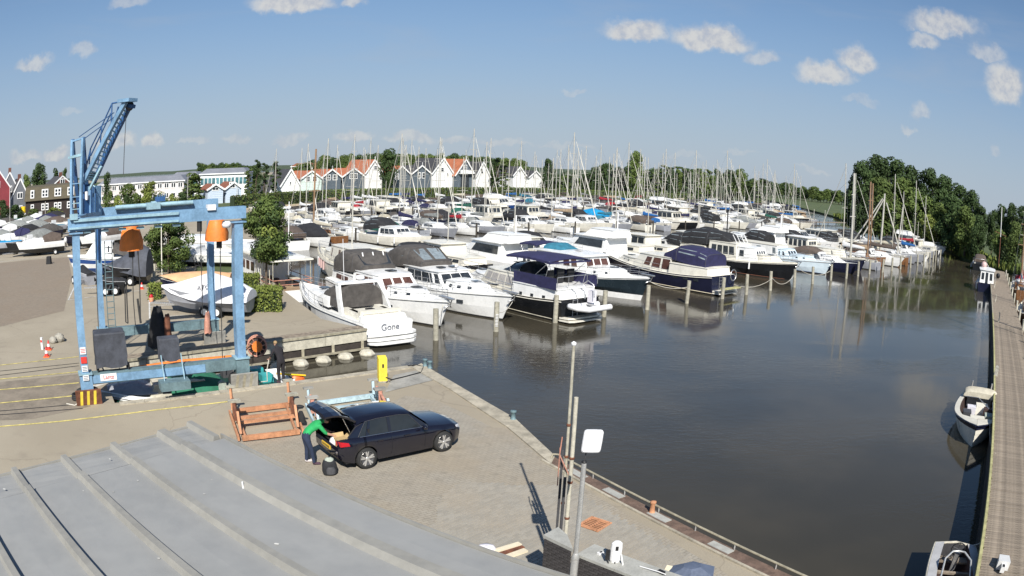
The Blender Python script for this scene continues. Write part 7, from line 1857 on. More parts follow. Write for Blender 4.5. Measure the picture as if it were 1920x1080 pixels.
def tree(px, yb, yt, wpx, kind, tone, label, group=None, D=None, cat='tree', name='tree'):
    if D is None: p = G(px, yb, 0)
    else: p = AT(px, yb, D); p.z = 0
    Dh = hypot(p.x, p.y); top = AT(px, yt, Dh).z
    cr_, tk, hh = TREES[kind, tone]; sz = max(.1, top / hh)
    R0 = {'big': 5.6, 'willow': 5.0, 'round': 3.9, 'cone': 2.2, 'poplar': 1.5, 'shrub': 1.9}[kind]
    sx = wpx / 2 * .78e-3 * Dh / R0 * (1.5 if px > 1590 else 1.2)
    trc[0] += 1
    r = thing(name, label, cat, (p.x, p.y, 0), trc[0] * 1.3, group)
    for me, nm in ((tk, 'trunk'), (cr_, 'crown')):
        o = place(me, nm, r); o.scale = (sx, sx, sz)
    return r
# grove on the right bank
GR = [(1612, 440, 308, 50, 'big', 'dark'), (1640, 442, 298, 66, 'big', 'dark'), (1672, 443, 303, 66, 'big', 'dark'), (1704, 446, 318, 60, 'big', 'dark'), (1600, 437, 335, 40, 'round', 'dark'), (1738, 452, 322, 54, 'big', 'dark'), (1765, 456, 334, 50, 'big', 'dark'), (1792, 460, 350, 52, 'big', 'dark'), (1818, 468, 362, 46, 'big', 'dark'), (1834, 474, 388, 34, 'round', 'dark'),
      (1650, 446, 340, 62, 'willow', 'mid'), (1694, 450, 342, 76, 'willow', 'mid'), (1728, 456, 372, 60, 'willow', 'mid'), (1662, 448, 378, 50, 'round', 'mid'), (1756, 463, 385, 50, 'willow', 'mid'), (1784, 470, 372, 60, 'willow', 'dark'), (1808, 477, 392, 50, 'willow', 'mid'), (1740, 462, 404, 40, 'round', 'light'), (1620, 442, 372, 44, 'willow', 'dark'), (1832, 484, 408, 34, 'willow', 'dark'),
      (1858, 478, 396, 26, 'round', 'dark'), (1873, 480, 388, 30, 'big', 'dark'), (1893, 484, 386, 36, 'big', 'dark'), (1915, 490, 390, 40, 'big', 'dark'), (1900, 500, 420, 44, 'willow', 'mid'), (1930, 500, 400, 40, 'willow', 'mid'), (1870, 492, 432, 34, 'round', 'mid')]
for i, (px, yb, yt, w_, k, tn) in enumerate(GR):
    place_ = 'in the grove on the right bank' if px < 1845 else 'in the trees at the right edge'
    j = sorted(x[0] for x in GR if (x[0] < 1845) == (px < 1845)).index(px) + 1
    tree(px, yb, yt, w_, k, tn, f"{dict(dark='tall dark green', mid='olive green bushy', light='bright green young')[tn]} tree, {ordinal(j)} from the left {place_}", 'trees on the right bank')
# trees behind the houses and along the promenade
rg = random.Random(5)
for i in range(64):
    px = 560 + i * 6.6 + rg.uniform(-3, 3); yt = 302 - 10 * sin(min(1, max(0, (px - 560) / 380)) * pi) ** .6 + rg.uniform(-3, 4) + (6 if px < 600 else 0)
    if 515 < px < 1000: tree(px, 352, yt, rg.uniform(22, 34), rg.choice(['round', 'willow', 'big']), rg.choice(['dark', 'mid', 'mid']), f"{rg.choice(['low', 'rounded', 'bushy'])} tree, {ordinal(i + 1)} from the left in the wood behind the gabled houses", 'wood behind the gabled houses', D=300 + rg.uniform(-20, 60))
for i in range(22):
    px = 372 + i * 5.2; tree(px, 350, 309 + rg.uniform(-3, 5), 24, 'round', rg.choice(['dark', 'mid']), f"rounded tree, {ordinal(i + 1)} from the left behind the white hall", 'trees behind the white hall', D=330)
for i in range(52):
    px = 1022 + i * 8 + rg.uniform(-3, 3); yt = 318 + (px - 1022) * .02 + rg.uniform(-7, 7) + (12 if px > 1400 else 0) - (6 if 1110 < px < 1330 else 0); 
    tree(px, 366, yt + (10 if px < 1100 else 0), rg.uniform(20, 32), rg.choice(['round', 'poplar', 'big', 'round', 'cone']), rg.choice(['dark', 'mid', 'dark']), f"{rg.choice(['slim', 'dark', 'rounded'])} tree, {ordinal(i + 1)} from the left behind the masts right of the houses", 'trees behind the masts', D=270 + max(0, px - 1250) * .35 + rg.uniform(-8, 22))
for i in range(34):
    px = 1410 + i * 5.6; yt = 338 + (px - 1410) * .14 + rg.uniform(-4, 3); tree(px, 384, yt, 20, 'round', rg.choice(['dark', 'mid']), f"low dark tree, {ordinal(i + 1)} from the left on the far shore left of the grove", 'trees on the far shore', D=560 + rg.uniform(-20, 50))
SPEC_T = [(728, 356, 283, 42, 'big', 'dark', 'broad dark tree standing between the two groups of gabled houses', 216), (1190, 372, 288, 38, 'big', 'mid', 'tallest bright green tree behind the masts', 245), (932, 360, 296, 22, 'poplar', 'dark', 'slim dark tree right of the last white gable', 236), (945, 360, 300, 20, 'poplar', 'mid', 'slim olive tree right of the last white gable', 236), (1026, 362, 300, 26, 'round', 'dark', 'dark tree right of the two small white gables', 250),
          (480, 372, 300, 16, 'poplar', 'dark', 'left of two slim dark cypresses behind the young tree', 180), (496, 372, 306, 16, 'poplar', 'dark', 'right of two slim dark cypresses behind the young tree', 182), (516, 372, 303, 20, 'poplar', 'dark', 'dark narrow tree left of the first white gable', 190), (465, 368, 318, 16, 'poplar', 'mid', 'slim olive tree at the end of the modern white building', 178), (474, 376, 345, 14, 'poplar', 'mid', 'short columnar shrub in front of the hedge', 160),
          (361, 372, 326, 50, 'cone', 'mid', 'broad green conifer in front of the white hall', 170), (282, 384, 342, 46, 'round', 'light', 'loose yellow green tree in front of the white hall', 172), (240, 384, 346, 40, 'round', 'mid', 'loose olive tree at the left end of the white hall', 172), (72, 392, 311, 44, 'big', 'dark', 'large dark tree behind the brown building', 190), (48, 392, 330, 30, 'round', 'mid', 'smaller green tree left of the large dark tree', 185), (103, 390, 318, 22, 'cone', 'dark', 'pointed dark tree right of the large dark tree', 192),
          (6, 420, 378, 34, 'willow', 'dark', 'dark shrub mass at the left edge below the red house', 140), (30, 418, 386, 40, 'willow', 'dark', 'dark shrub mass right of the red house', 142), (62, 412, 392, 36, 'round', 'mid', 'low green shrub below the brown building', 140), (100, 408, 390, 40, 'round', 'light', 'bright green shrub below the brown building', 140), (200, 385, 325, 20, 'round', 'dark', 'dark tree behind the jib crane', 200), (120, 400, 318, 20, 'round', 'dark', 'dark tree directly left of the jib tower', 195)]
for i in range(9): px = 205 + i * 17; tree(px, 384, 362 + (i * 7) % 9, 26, 'shrub', ('mid', 'light', 'dark')[i % 3], f"leafy shrub, {ordinal(i + 1)} from the left in front of the long white hall", 'shrubs below the white hall', D=150)
for px, yb, yt, w_, k, tn, lab, D_ in SPEC_T: tree(px, yb, yt, w_, k, tn, lab, D=D_)
# the two young street trees, leaf by leaf
for (px, yb, yt, R_, h0, lab, seed, m) in ((316, 512, 398, 2.5, .5, 'dense dark green street tree seen through the hoist legs', 31, 'leaf_mid'), (499, 534, 376, 2.15, 1.7, 'young green street tree with forked trunk right of the hoist', 32, 'leaf_mid')):
    p = G(px, yb); top = AT(px, yt, hypot(p.x, p.y)).z; r = thing('street_tree', lab, 'tree', (p.x, p.y, 0)); rg2 = random.Random(seed)
    mb = MB()
    for k in range(84):
        t = (k + .5) / 84; z = h0 + (top - h0) * t; pr = (sin(pi * (.2 + .8 * t)) ** .5) * (1 if t < .7 else 1 - (t - .7) * .8); a = rg2.uniform(0, 6.28); rr_ = R_ * pr * rg2.uniform(.25, .82); cr_ = rg2.uniform(.45, .72)
        leaves(mb, rg2, (rr_ * cos(a), rr_ * sin(a), z), (cr_, cr_, cr_ * .8), 230, .085, m if rg2.random() < .8 else ('leaf_dark' if rg2.random() < .6 else 'leaf_light'), shell=.4)
    mb.build('crown', r, kind='stuff')
    mb = MB(); mb.tube([(0, 0, -.1), (.05, 0, top * .3), (0, .05, top * .8)], .12, 'bark', 8, r1=.03)
    for k in range(6):
        a = k * 1.1; mb.tube([(.02, 0, top * .25), (.5 * cos(a), .5 * sin(a), top * .42), (.9 * cos(a), .9 * sin(a), top * .6)], .05, 'bark', 5, r1=.015)
    mb.build('trunk', r)
    for sd in (-.35, .35):
        if px > 400: mb = MB(); mb.tube([(sd, -.2, 0), (sd, -.2, 1.3)], .035, 'wood_pale', 6); mb.build('stake', r)
# clipped bushes on the quay
def bush(px, yb, w_, d_, h_, m, lab, n, rz=0, size=.06, kind=None):
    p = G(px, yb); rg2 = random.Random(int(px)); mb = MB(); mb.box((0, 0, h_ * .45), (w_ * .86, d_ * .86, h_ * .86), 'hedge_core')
    for _ in range(n):
        f_ = rg2.random(); x, y, z = rg2.uniform(-1, 1), rg2.uniform(-1, 1), rg2.uniform(0, 1)
        if f_ < .45: z = 1
        elif f_ < .75: y = -1
        else: x = rg2.choice((-1, 1))
        q = Vector((x * w_ / 2, y * d_ / 2, z * h_)) + Vector((rg2.gauss(0, .05), rg2.gauss(0, .05), rg2.gauss(0, .05)))
        t = Vector((rg2.uniform(-1, 1), rg2.uniform(-1, 1), rg2.uniform(-1, 1))).normalized(); b = t.cross(Vector((rg2.uniform(-1, 1), rg2.uniform(-1, 1), rg2.uniform(-1, 1)))).normalized(); s_ = size * rg2.uniform(.6, 1.4)
        mb.face([q - t * s_, q + b * s_, q + t * s_, q - b * s_], m)
    return mb.build('bush' if kind is None else kind, None, (p.x, p.y, 0), rz, label=lab, cat='bush' if kind is None else kind)
bush(489, 580, 2.5, 1.7, 1.25, 'leaf_light', 'clipped yellow green box hedge right of the hoist leg', 2600, ANG_U - .4, .055)
bush(466, 548, 1.5, 1.3, 1.15, 'leaf_light', 'smaller yellow green bush behind the clipped hedge', 1200, .3, .055)
bush(291, 560, .9, .9, .95, 'leaf_light', 'small yellow green bush beside the white gate post', 700, .3, .05)
bush(372, 548, 1.1, .9, .5, 'leaf_brown', 'low dry shrub behind the peach covered hull', 500, .3, .06)
sheet('grass_patch', [G(362, 522), G(445, 508), G(432, 488), G(372, 492)], .006, 'grass')
p = G(289, 520); mb = MB(); mb.tube([(0, 0, 0), (0, 0, 1.05)], .16, 'wood_pale', 8); mb.build('gate_post', None, (p.x, p.y, 0), label='stout white gate post left of the dense street tree', cat='post')
p = G(284, 566); mb = MB(); mb.lathe([(.14, 0), (.2, .3), (.17, .3)], 'rust_orange', 12); mb.ball((0, 0, .34), .16, 'tail_red', 8, 5); mb.build('flower_pot', None, (p.x, p.y, 0), label='terracotta pot with red flowers below the small bush', cat='flower pot')
# ------------------------------------------------------------------ hedge along the promenade
pl2 = path_out[:-1]
hg = 0
for a, b in zip(pl2[:-1], pl2[1:]):
    L = (b - a).length; nseg = max(1, int(L / 18)); d = (b - a).normalized(); ang = atan2(d.y, d.x); nn = Vector((-d.y, d.x, 0))
    for i in range(nseg):
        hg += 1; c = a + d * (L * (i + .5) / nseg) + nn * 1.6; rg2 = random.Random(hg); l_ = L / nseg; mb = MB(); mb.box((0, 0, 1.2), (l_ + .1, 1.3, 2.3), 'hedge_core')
        for _ in range(int(60 * l_)):
            t_ = rg2.random(); x = rg2.uniform(-l_ / 2, l_ / 2); y, z = (-.75, rg2.uniform(.1, 2.5)) if t_ < .65 else (rg2.uniform(-.8, .8), 2.55)
            q = Vector((x, y + rg2.gauss(0, .08), z + rg2.gauss(0, .08))); t = Vector((rg2.uniform(-1, 1), rg2.uniform(-.5, .5), rg2.uniform(-1, 1))).normalized(); bb = t.cross(Vector((rg2.uniform(-1, 1), 1, rg2.uniform(-1, 1)))).normalized(); s_ = rg2.uniform(.10, .22)
            mb.face([q - t * s_, q + bb * s_, q + t * s_, q - bb * s_], 'leaf_mid' if rg2.random() < .8 else 'leaf_brown')
        mb.build('hedge', None, (c.x, c.y, 0), ang, label=f"clipped green hedge section, {ordinal(hg)} from the left behind the far promenade", cat='hedge', group='hedge along the promenade')
# reeds and shrubs at the foot of the grove
mb = MB(); rg2 = random.Random(77)
BK = BANK[2:10]
for a, b in zip(BK[:-1], BK[1:]):
    L = (b - a).length; d = (b - a).normalized(); nn = Vector((-d.y, d.x, 0)); nn = nn if nn.x > 0 else -nn
    for _ in range(int(L * 26)):
        q = a + d * rg2.uniform(0, L) + nn * (abs(rg2.gauss(0, 3.2)) - .6); hgt = rg2.uniform(.5, 1.7) * (1 + .5 * sin(q.x * .35) * sin(q.y * .21)); q.z = -.7
        t = Vector((rg2.uniform(-1, 1), rg2.uniform(-1, 1), 0)).normalized(); s_ = rg2.uniform(.10, .30)
        m_ = 'leaf_light' if rg2.random() < .55 else 'leaf_mid'
        mb.face([q - t * s_, q + t * s_, q + t * s_ * .6 + Vector((rg2.gauss(0, .25), rg2.gauss(0, .25), hgt + .3)), q - t * s_ * .6 + Vector((rg2.gauss(0, .25), rg2.gauss(0, .25), hgt))], m_)
mb.build('reeds', label='band of yellow green reeds and scrub along the right bank', cat='reeds', kind='stuff')

# ------------------------------------------------------------------ houses
def house(px, D, wpx, y_peak, y_eave, depth, wall, roof_, label, wins=(), trim='trim_white', view=24, ridge_extra=0, name='gabled_house', boards=True):
    p = AT(px, 355, D); w_ = wpx * .735e-3 * D / cos(radians(view)); zr = AT(px, y_peak, D).z; ze = AT(px, y_eave, D).z; zr, ze = zr + .0, ze
    r = thing(name, label, 'house', (p.x, p.y, 0), ANG_U); h = w_ / 2
    mb = MB(); sec = lambda y: [(-h, y, 0), (h, y, 0), (h, y, ze), (0, y, zr), (-h, y, ze)]
    mb.loft([sec(0), sec(depth)], wall, closed=True); wo_ = mb.build('wall', r)
    if boards and zr - .5 > 2:
        mb = MB(); z = .8
        while z < zr - .6:
            ww = h if z < ze else h * (zr - z) / (zr - ze); mb.box((0, -.02, z), (2 * ww - .1, .03, .03), wall); z += .45
        mb.build('weatherboards', r, kind='stuff')
    for sd in (-1, 1):
        mb = MB(); o_ = .35; ex = (zr - ze) / h * o_
        q = [(sd * (h + o_), -.35, ze - ex), (0, -.35, zr), (0, depth + .3, zr), (sd * (h + o_), depth + .3, ze - ex)]
        q2 = [(x, y, z + .18) for x, y, z in q]
        mb.faces(q + q2, [(4, 5, 6, 7), (3, 2, 1, 0), (0, 1, 5, 4), (1, 2, 6, 5), (2, 3, 7, 6), (3, 0, 4, 7)], roof_); mb.build('roof', r)
        mb = MB(); mb.beam((sd * (h + o_), -.42, ze - ex + .05), (0, -.42, zr + .08), .08, .42, trim); mb.build('bargeboard', r)
    mb = MB(); mb.lathe([(.10, 0), (.07, .5), (.14, .7), (0, 1.1)], trim, 6, c=(0, -.42, zr + .1)); mb.build('finial', r)
    for (x, z, ww, hh) in wins:
        mb = MB(); mb.box((x, -.05, z), (ww + .3, .10, hh + .3), trim); f = mb.build('window', wo_)
        mb = MB(); nx = 2 if ww > .9 else 1
        for i in range(nx):
            for j in range(2): mb.box((x - ww / 2 + ww * (i + .5) / nx, -.11, z - hh / 2 + hh * (j + .5) / 2), (ww / nx - .1, .03, hh / 2 - .1), 'glass')
        mb.build('pane', f)
    return r
W2 = lambda z: [(-1.1, z, 1.2, 1.4), (1.1, z, 1.2, 1.4)]
HS = [(516, 196, 22, 339, 362, 10, 'wall_white', 'roof_dark', 'small steep white gable at the far left of the gabled row', []), (544, 203, 36, 318, 347, 13, 'wall_white', 'roof_dark', 'white gable with dark roof left of the mint house', [(0, 3.6, .5, .8)]), (583, 208, 40, 321, 335, 13, 'wall_mint', 'roof_orange', 'pale mint gabled house with orange roof', W2(4.6)), (621, 212, 36, 318, 332, 13, 'wall_slate', 'roof_orange', 'slate grey gabled house right of the mint house', W2(4.9)),
      (662, 216, 42, 316, 331, 13, 'wall_slate', 'roof_orange', 'slate grey gabled house with central double window, next to the white one', [(-.7, 5.2, 1.0, 1.4), (.7, 5.2, 1.0, 1.4)]), (700, 226, 32, 300, 324, 16, 'wall_white', 'roof_orange', 'tall white gabled house with the largest orange roof', [(.6, 7.6, 1.2, 1.2)]),
      (752, 226, 34, 312, 327, 14, 'wall_slate', 'roof_orange', 'slate gabled house right of the broad dark tree', [(-1.6, 4.9, 1.0, 1.6)]), (789, 229, 38, 311, 326, 13, 'wall_slate', 'roof_dark', 'slate gabled house with paired windows left of the tall white gable', [(-.8, 5.3, .9, 1.6), (.8, 5.3, .9, 1.6)]), (829, 233, 42, 297, 325, 15, 'wall_white', 'roof_dark', 'tall white gable with dark roof in the middle of the right group', [(-.2, 7.2, .9, 1.2), (1.8, 5.6, .6, 1.0)]),
      (871, 236, 39, 299, 328, 14, 'wall_slate', 'roof_orange', 'slate gabled house with white balcony and orange roof', [(0, 8.0, .9, 1.5)]), (904, 238, 28, 304, 330, 14, 'wall_white', 'roof_dark', 'white gable with dark roof, last of the tall right group', [(-.4, 7.0, .9, 1.6)]), (973, 248, 27, 313, 329, 10, 'wall_white', 'roof_dark', 'left of two small white gables standing apart', [(0, 7.4, .7, .9)]), (1003, 250, 29, 321, 333, 10, 'wall_white', 'roof_dark', 'right of two small white gables standing apart', [(-.8, 5.6, .6, .9)]),
      (404, 172, 30, 346, 355, 9, 'wall_paleblue', 'roof_redbrown', 'left pale blue cottage in front of the modern white building', [(0, 3.8, 1.6, 1.2)]), (438, 174, 30, 342, 353, 9, 'wall_paleblue', 'roof_redbrown', 'right pale blue cottage in front of the modern white building', [(-.4, 4.2, 1.4, 1.2)])]
for hs in HS: r = house(*hs)
for o in [o for o in bpy.data.objects if o.get('label', '').startswith('slate gabled house with white balcony')]:
    mb = MB(); mb.box((0, -.6, 6.1), (5.2, 1.2, .15), 'trim_white'); mb.box((0, -1.15, 6.7), (5.2, .08, 1.1), 'trim_white'); mb.build('balcony', o)
    mb = MB(); mb.box((0, -.06, 2.9), (3.2, .08, 5.6), 'glass'); mb.build('glass_front', o)
def block(px, D, wpx, yt, d_, wall, roof_, label, rz, floors, nw, hip=False, name='hall', rh=1.5, band=None):
    p = AT(px, 360, D); p.z = 0; w_ = wpx * .735e-3 * D; zt = AT(px, yt, D).z; r = thing(name, label, 'building', (p.x, p.y, 0), rz)
    mb = MB(); mb.box((0, d_ / 2, zt / 2), (w_, d_, zt), wall); wo_ = mb.build('wall', r)
    mb = MB(); mb.loft([[(-w_ / 2 - .4, -.4, zt), (w_ / 2 + .4, -.4, zt), (w_ / 2 + .4, d_ + .4, zt), (-w_ / 2 - .4, d_ + .4, zt)], [(-w_ / 2 + rh, rh * 1.6, zt + rh), (w_ / 2 - rh, rh * 1.6, zt + rh), (w_ / 2 - rh, d_ - rh * 1.6, zt + rh), (-w_ / 2 + rh, d_ - rh * 1.6, zt + rh)]], roof_, closed=True); mb.build('roof', r)
    mb = MB(); mb.box((0, -.42, zt - .1), (w_ + .9, .12, .3), 'trim_white'); mb.build('gutter', r)
    for f_ in range(floors):
        z = zt * (f_ + .55) / floors
        for i in range(nw):
            x = -w_ / 2 + w_ * (i + .5) / nw
            if band: mb = MB(); mb.box((x, -.06, zt - 2.2), (w_ / nw - .25, .12, 1.9), 'teal_glass'); mb.build('window', wo_); continue
            mb = MB(); mb.box((x, -.05, z), (1.5, .10, 1.5), 'trim_white'); f = mb.build('window', wo_); mb = MB()
            for sx_ in (-.35, .35): mb.box((x + sx_, -.11, z), (.5, .03, 1.15), 'glass'); 
            mb.build('pane', f)
    return r
block(262, 205, 190, 342, 16, 'wall_pink', 'roof_grey', 'long white two storey hall with grey roof behind the hoist', .28, 2, 13)
block(345, 215, 60, 332, 12, 'wall_white', 'roof_grey', 'white end block of the long hall beside the conifer', .24, 1, 3, band=1)
block(418, 212, 96, 325, 14, 'wall_white', 'roof_grey', 'modern white building with a long teal window band', .24, 1, 12, band=1)
block(560, 330, 34, 312, 12, 'wall_brick', 'roof_redbrown', 'distant brick house with flat top behind the white gable', -.1, 2, 3)
# brown mansard building and the Zaan style houses at the left edge
D_ = 150; p = AT(96, 395, D_); w_ = 13.5; zt = AT(96, 372, D_).z; zt2 = AT(96, 347, D_).z
bb = thing('mansard_building', 'long brown building with deep mansard roof and white windows left of the jib tower', 'building', (p.x, p.y, 0), .62)
mb = MB(); mb.box((0, 4, zt / 2), (w_, 8, zt), 'wall_darkwood'); wo_ = mb.build('wall', bb)
mb = MB(); mb.loft([[(-w_ / 2 - .3, -.5, zt - .2), (w_ / 2 + .3, -.5, zt - .2), (w_ / 2 + .3, 8.4, zt - .2), (-w_ / 2 - .3, 8.4, zt - .2)], [(-w_ / 2, .3, zt + 2.6), (w_ / 2, .3, zt + 2.6), (w_ / 2, 7.6, zt + 2.6), (-w_ / 2, 7.6, zt + 2.6)], [(-w_ / 2 + .2, 3.4, zt2 + .2), (w_ / 2 - .2, 3.4, zt2 + .2), (w_ / 2 - .2, 4.6, zt2 + .2), (-w_ / 2 + .2, 4.6, zt2 + .2)]], 'roof_brown', closed=True); mb.build('roof', bb)
for i in range(4):
    x = -w_ / 2 + 1.8 + i * 3.3
    mb = MB(); mb.box((x, -.18, zt + 1.2), (1.7 if i else 1.0, .5, 1.7), 'trim_white'); f = mb.build('window', wo_)
    for sx_ in ((-.38, .38) if i else (0,)):
        for sz_ in (-.35, .35): mb = MB(); mb.box((x + sx_, -.45, zt + 1.2 + sz_), (.5, .04, .5), 'glass'); mb.build('pane', f)
    for sx_ in ((-.5, .5) if i else (0,)):
        mb = MB(); mb.box((x + sx_, -.06, zt - 1.6), (.85, .12, 1.4), 'trim_white'); f = mb.build('window', wo_)
        for sz_ in (-.3, .3): mb = MB(); mb.box((x + sx_, -.13, zt - 1.6 + sz_), (.5, .03, .4), 'glass'); mb.build('pane', f)
def zaan(px, D, wm, yp, ye, wall, lab, rz, depth=9):
    p = AT(px, 400, D); zr, ze = AT(px, yp, D).z, AT(px, ye, D).z; r = thing('timber_house', lab, 'house', (p.x, p.y, 0), rz); h = wm / 2
    mb = MB(); sec = lambda y: [(-h, y, 0), (h, y, 0), (h, y, ze), (0, y, zr), (-h, y, ze)]; mb.loft([sec(0), sec(depth)], wall, closed=True); wo_ = mb.build('wall', r)
    for sd in (-1, 1):
        mb = MB(); mb.beam((sd * (h + .2), -.1, ze - .3), (0, -.1, zr + .1), .1, .3, 'trim_white'); mb.build('bargeboard', r)
        mb = MB(); q = [(sd * (h + .25), -.1, ze - .3), (0, -.1, zr + .06), (0, depth, zr + .06), (sd * (h + .25), depth, ze - .3)]; mb.faces(q + [(x, y, z + .15) for x, y, z in q], [(4, 5, 6, 7), (3, 2, 1, 0), (0, 1, 5, 4), (2, 3, 7, 6), (3, 0, 4, 7)], 'roof_dark'); mb.build('roof', r)
        mb = MB(); mb.beam((sd * h, -.05, 0), (sd * h, -.05, ze), .25, .1, 'trim_white'); mb.build('corner_board', r)
    for z in (ze * .55, ze + .6):
        mb = MB(); mb.box((0, -.06, z), (1.5, .12, 1.4), 'trim_white'); f = mb.build('window', wo_)
        for sx_ in (-.35, .35): mb = MB(); mb.box((sx_, -.13, z), (.5, .03, 1.0), 'glass'); mb.build('pane', f)
    mb = MB(); mb.box((0, 2, zr + .4), (.8, .8, 1.4), 'wall_brick'); mb.build('chimney', r)
zaan(-6, 150, 7, 318, 352, 'wall_red', 'dark red timber house cut by the left edge', ANG_U + .25)
zaan(17, 156, 5.5, 324, 360, 'wall_grey', 'grey timber house with white bargeboards and chimneys at the left edge', ANG_U + .1)
zaan(37, 152, 5.0, 336, 372, 'wall_grey', 'second grey timber house left of the brown building', ANG_U + .2)
zaan(116, 176, 6, 331, 345, 'wall_brick', 'brick cottage showing above the brown building', ANG_U + .3)
# lamps and poles around the yard
for px, yb, yt, r_, m, lab in ((19.5, 470, 378, .05, 'mast', 'thin pale pole at the left edge among the stored boats'), (85, 412, 378, .09, 'mast', 'thin pale pole in front of the brown building'), (304, 519, 408, .06, 'gelcoat_cream', 'cream pole in front of the dense street tree'), (351, 392, 327, .08, 'mast', 'white flag pole in front of the conifer'), (444, 380, 345, .1, 'mast', 'pale pole in front of the cottages'), (541, 470, 378, .07, 'white_paint', 'white lamp pole between the young tree and the outer pilings')):
    p = G(px, yb); top = AT(px, yt, hypot(p.x, p.y)).z; mb = MB(); mb.tube([(0, 0, -1 if px > 500 else 0), (0, 0, top)], r_, m, 7, r1=r_ * .7)
    if px > 500: mb.lathe([(0, -.22), (.2, -.1), (.22, .1), (0, .22)], 'white_paint', 10, c=(0, 0, top - .6))
    mb.build('pole', None, (p.x, p.y, 0), label=lab, cat='pole')
p = G(44, 420); mb = MB(); z_ = AT(44, 393, hypot(p.x, p.y)).z; mb.box((0, 0, z_), (1.1, .5, 1.2), 'beacon_yellow'); mb.tube([(0, 0, 0), (0, 0, z_)], .08, 'darkgrey', 6); mb.build('yellow_sign', None, (p.x, p.y, 0), label='bright yellow sign box on a post in front of the dark shrubs', cat='sign')
p = G(92, 495); mb = MB(); mb.loft([[(.3 * k, -.25 * k, z), (.3 * k, .25 * k, z), (-.3 * k, .25 * k, z), (-.3 * k, -.25 * k, z)] for z, k in ((0, 1), (.75, .8))], 'bag_black', closed=True); mb.build('tar_barrel', None, (p.x, p.y, 0), .3, label='small black bin standing alone on the dark paving', cat='bin')

# ------------------------------------------------------------------ boats stored ashore on the left
def stored(kind):
    r = thing('stored_boat', 'x', 'stored boat'); rg2 = random.Random(kind)
    L, B = (5.4, 2.0) if kind != 2 else (6.2, 2.2)
    H = Hull(L, B, (.95, .7, .7), .85, .5); mb = MB(); H.mesh(mb, 'gelcoat', 'boot_black', 'gelcoat', 'deck_grey', N=8)
    o = mb.build('hull', r); o.location = (0, 0, .75)
    mb = MB()
    if kind == 0: arch(mb, [(-.1, .85, 1.35, 1.75), (1.5, 1.02, 1.35, 2.35), (3.0, 1.0, 1.4, 2.3), (4.4, .7, 1.5, 1.9), (5.6, .12, 1.6, 1.7)], 'canvas_charcoal', power=1.7); mb.build('tarpaulin', r)
    elif kind == 1: arch(mb, [(.2, .8, 1.35, 1.5), (1.8, .95, 1.35, 1.6), (3.4, .9, 1.4, 1.65), (5.2, .2, 1.55, 1.6)], 'canvas_charcoal', power=2.4); mb.build('tarpaulin', r); mb = MB(); mb.box((2.2, 0, 1.9), (.7, .6, .7), 'canvas_white'); mb.build('console', r)
    else: arch(mb, [(2.8, .9, 1.4, 1.9), (4.2, .7, 1.5, 1.95), (5.8, .15, 1.6, 1.7)], 'gelcoat', power=2.6); mb.build('cabin', r); mb = MB(); arch(mb, [(.4, .9, 1.35, 2.2), (1.6, .95, 1.35, 2.5), (2.9, .85, 1.5, 2.1)], 'canvas_charcoal', power=2); mb.build('tarpaulin', r)
    mb = MB(); mb.ball((-.25, 0, 1.35), .32, 'canvas_white' if kind else 'darkgrey', 8, 6, (.7, .8, 1.2)); mb.tube([(-.3, 0, 1.2), (-.3, 0, .6)], .08, 'darkgrey', 5); mb.build('outboard', r)
    mb = MB(); mb.beam((-.3, .35, .42), (6.4, 0, .48), .08, .1, 'steel'); mb.beam((-.3, -.35, .42), (6.4, 0, .48), .08, .1, 'steel'); mb.beam((1.3, -1, .4), (1.3, 1, .4), .08, .08, 'steel'); t_ = mb.build('trailer', r)
    for sd in (-1, 1): mb = MB(); mb.lathe([(.1, -.09), (.3, -.09), (.3, .09), (.1, .09)], 'rubber', 12, c=(1.3, sd * 1.05, .3), axis='Y'); mb.lathe([(0, .09 * sd), (.16, .095 * sd)], 'fender_white', 10, c=(1.3, sd * 1.05, .3), axis='Y'); mb.build('wheel', t_)
    return r
SP = [stored(k) for k in range(3)]; ST = [tree_list(r) for r in SP]; used = [0, 0, 0]; rg = random.Random(12); k_ = 0
ROWSY = [(474, [4, 44, 84, 120]), (461, [22, 60, 100, 190, 226]), (449, [-4, 34, 74, 114, 205, 240]), (439, [14, 52, 90, 122, 190]), (431, [-2, 30, 66, 100, 126, 212, 240]), (424, [16, 46, 80, 110, 196]), (417, [4, 34, 62, 92, 120, 182])]
for ri, (y, xs_) in enumerate(ROWSY):
    for xi, x in enumerate(xs_):
        kd = rg.choice([0, 0, 1, 2, 0]); cv = rg.choice(['canvas_grey', 'canvas_brown', 'canvas_charcoal', 'canvas_white', 'canvas_green', 'canvas_navy', 'canvas_sky', 'canvas_white', 'canvas_black', 'canvas_beige', 'canvas_grey', 'canvas_teal']); hl_ = rg.choice(['gelcoat', 'gelcoat', 'hull_black', 'hull_grey', 'gelcoat', 'hull_navy'])
        if (ri, xi) == (0, 1): cv = 'canvas_sky'
        if (ri, xi) == (0, 3): cv = 'canvas_brown'
        if (ri, xi) == (0, 2): cv = 'canvas_black'
        p = G(x, y); r = SP[kd]
        if not used[kd]: used[kd] = 1; o = r; o.location = p; o.rotation_euler = (0, 0, -2.2 + rg.uniform(-.3, .3))
        else: o = copy_tree(r, p, -2.2 + rg.uniform(-.3, .3), kids=ST[kd])
        o['label'] = f"{HUE[hl_]} stored boat with {CHUE[cv]} cover, {ordinal(xi + 1)} from left in storage row {['one', 'two', 'three', 'four', 'five', 'six', 'seven'][ri]}"; o['group'] = 'covered boats stored ashore on the left'
        o['_cv'] = cv; o['_hl'] = hl_
bpy.context.view_layer.update()
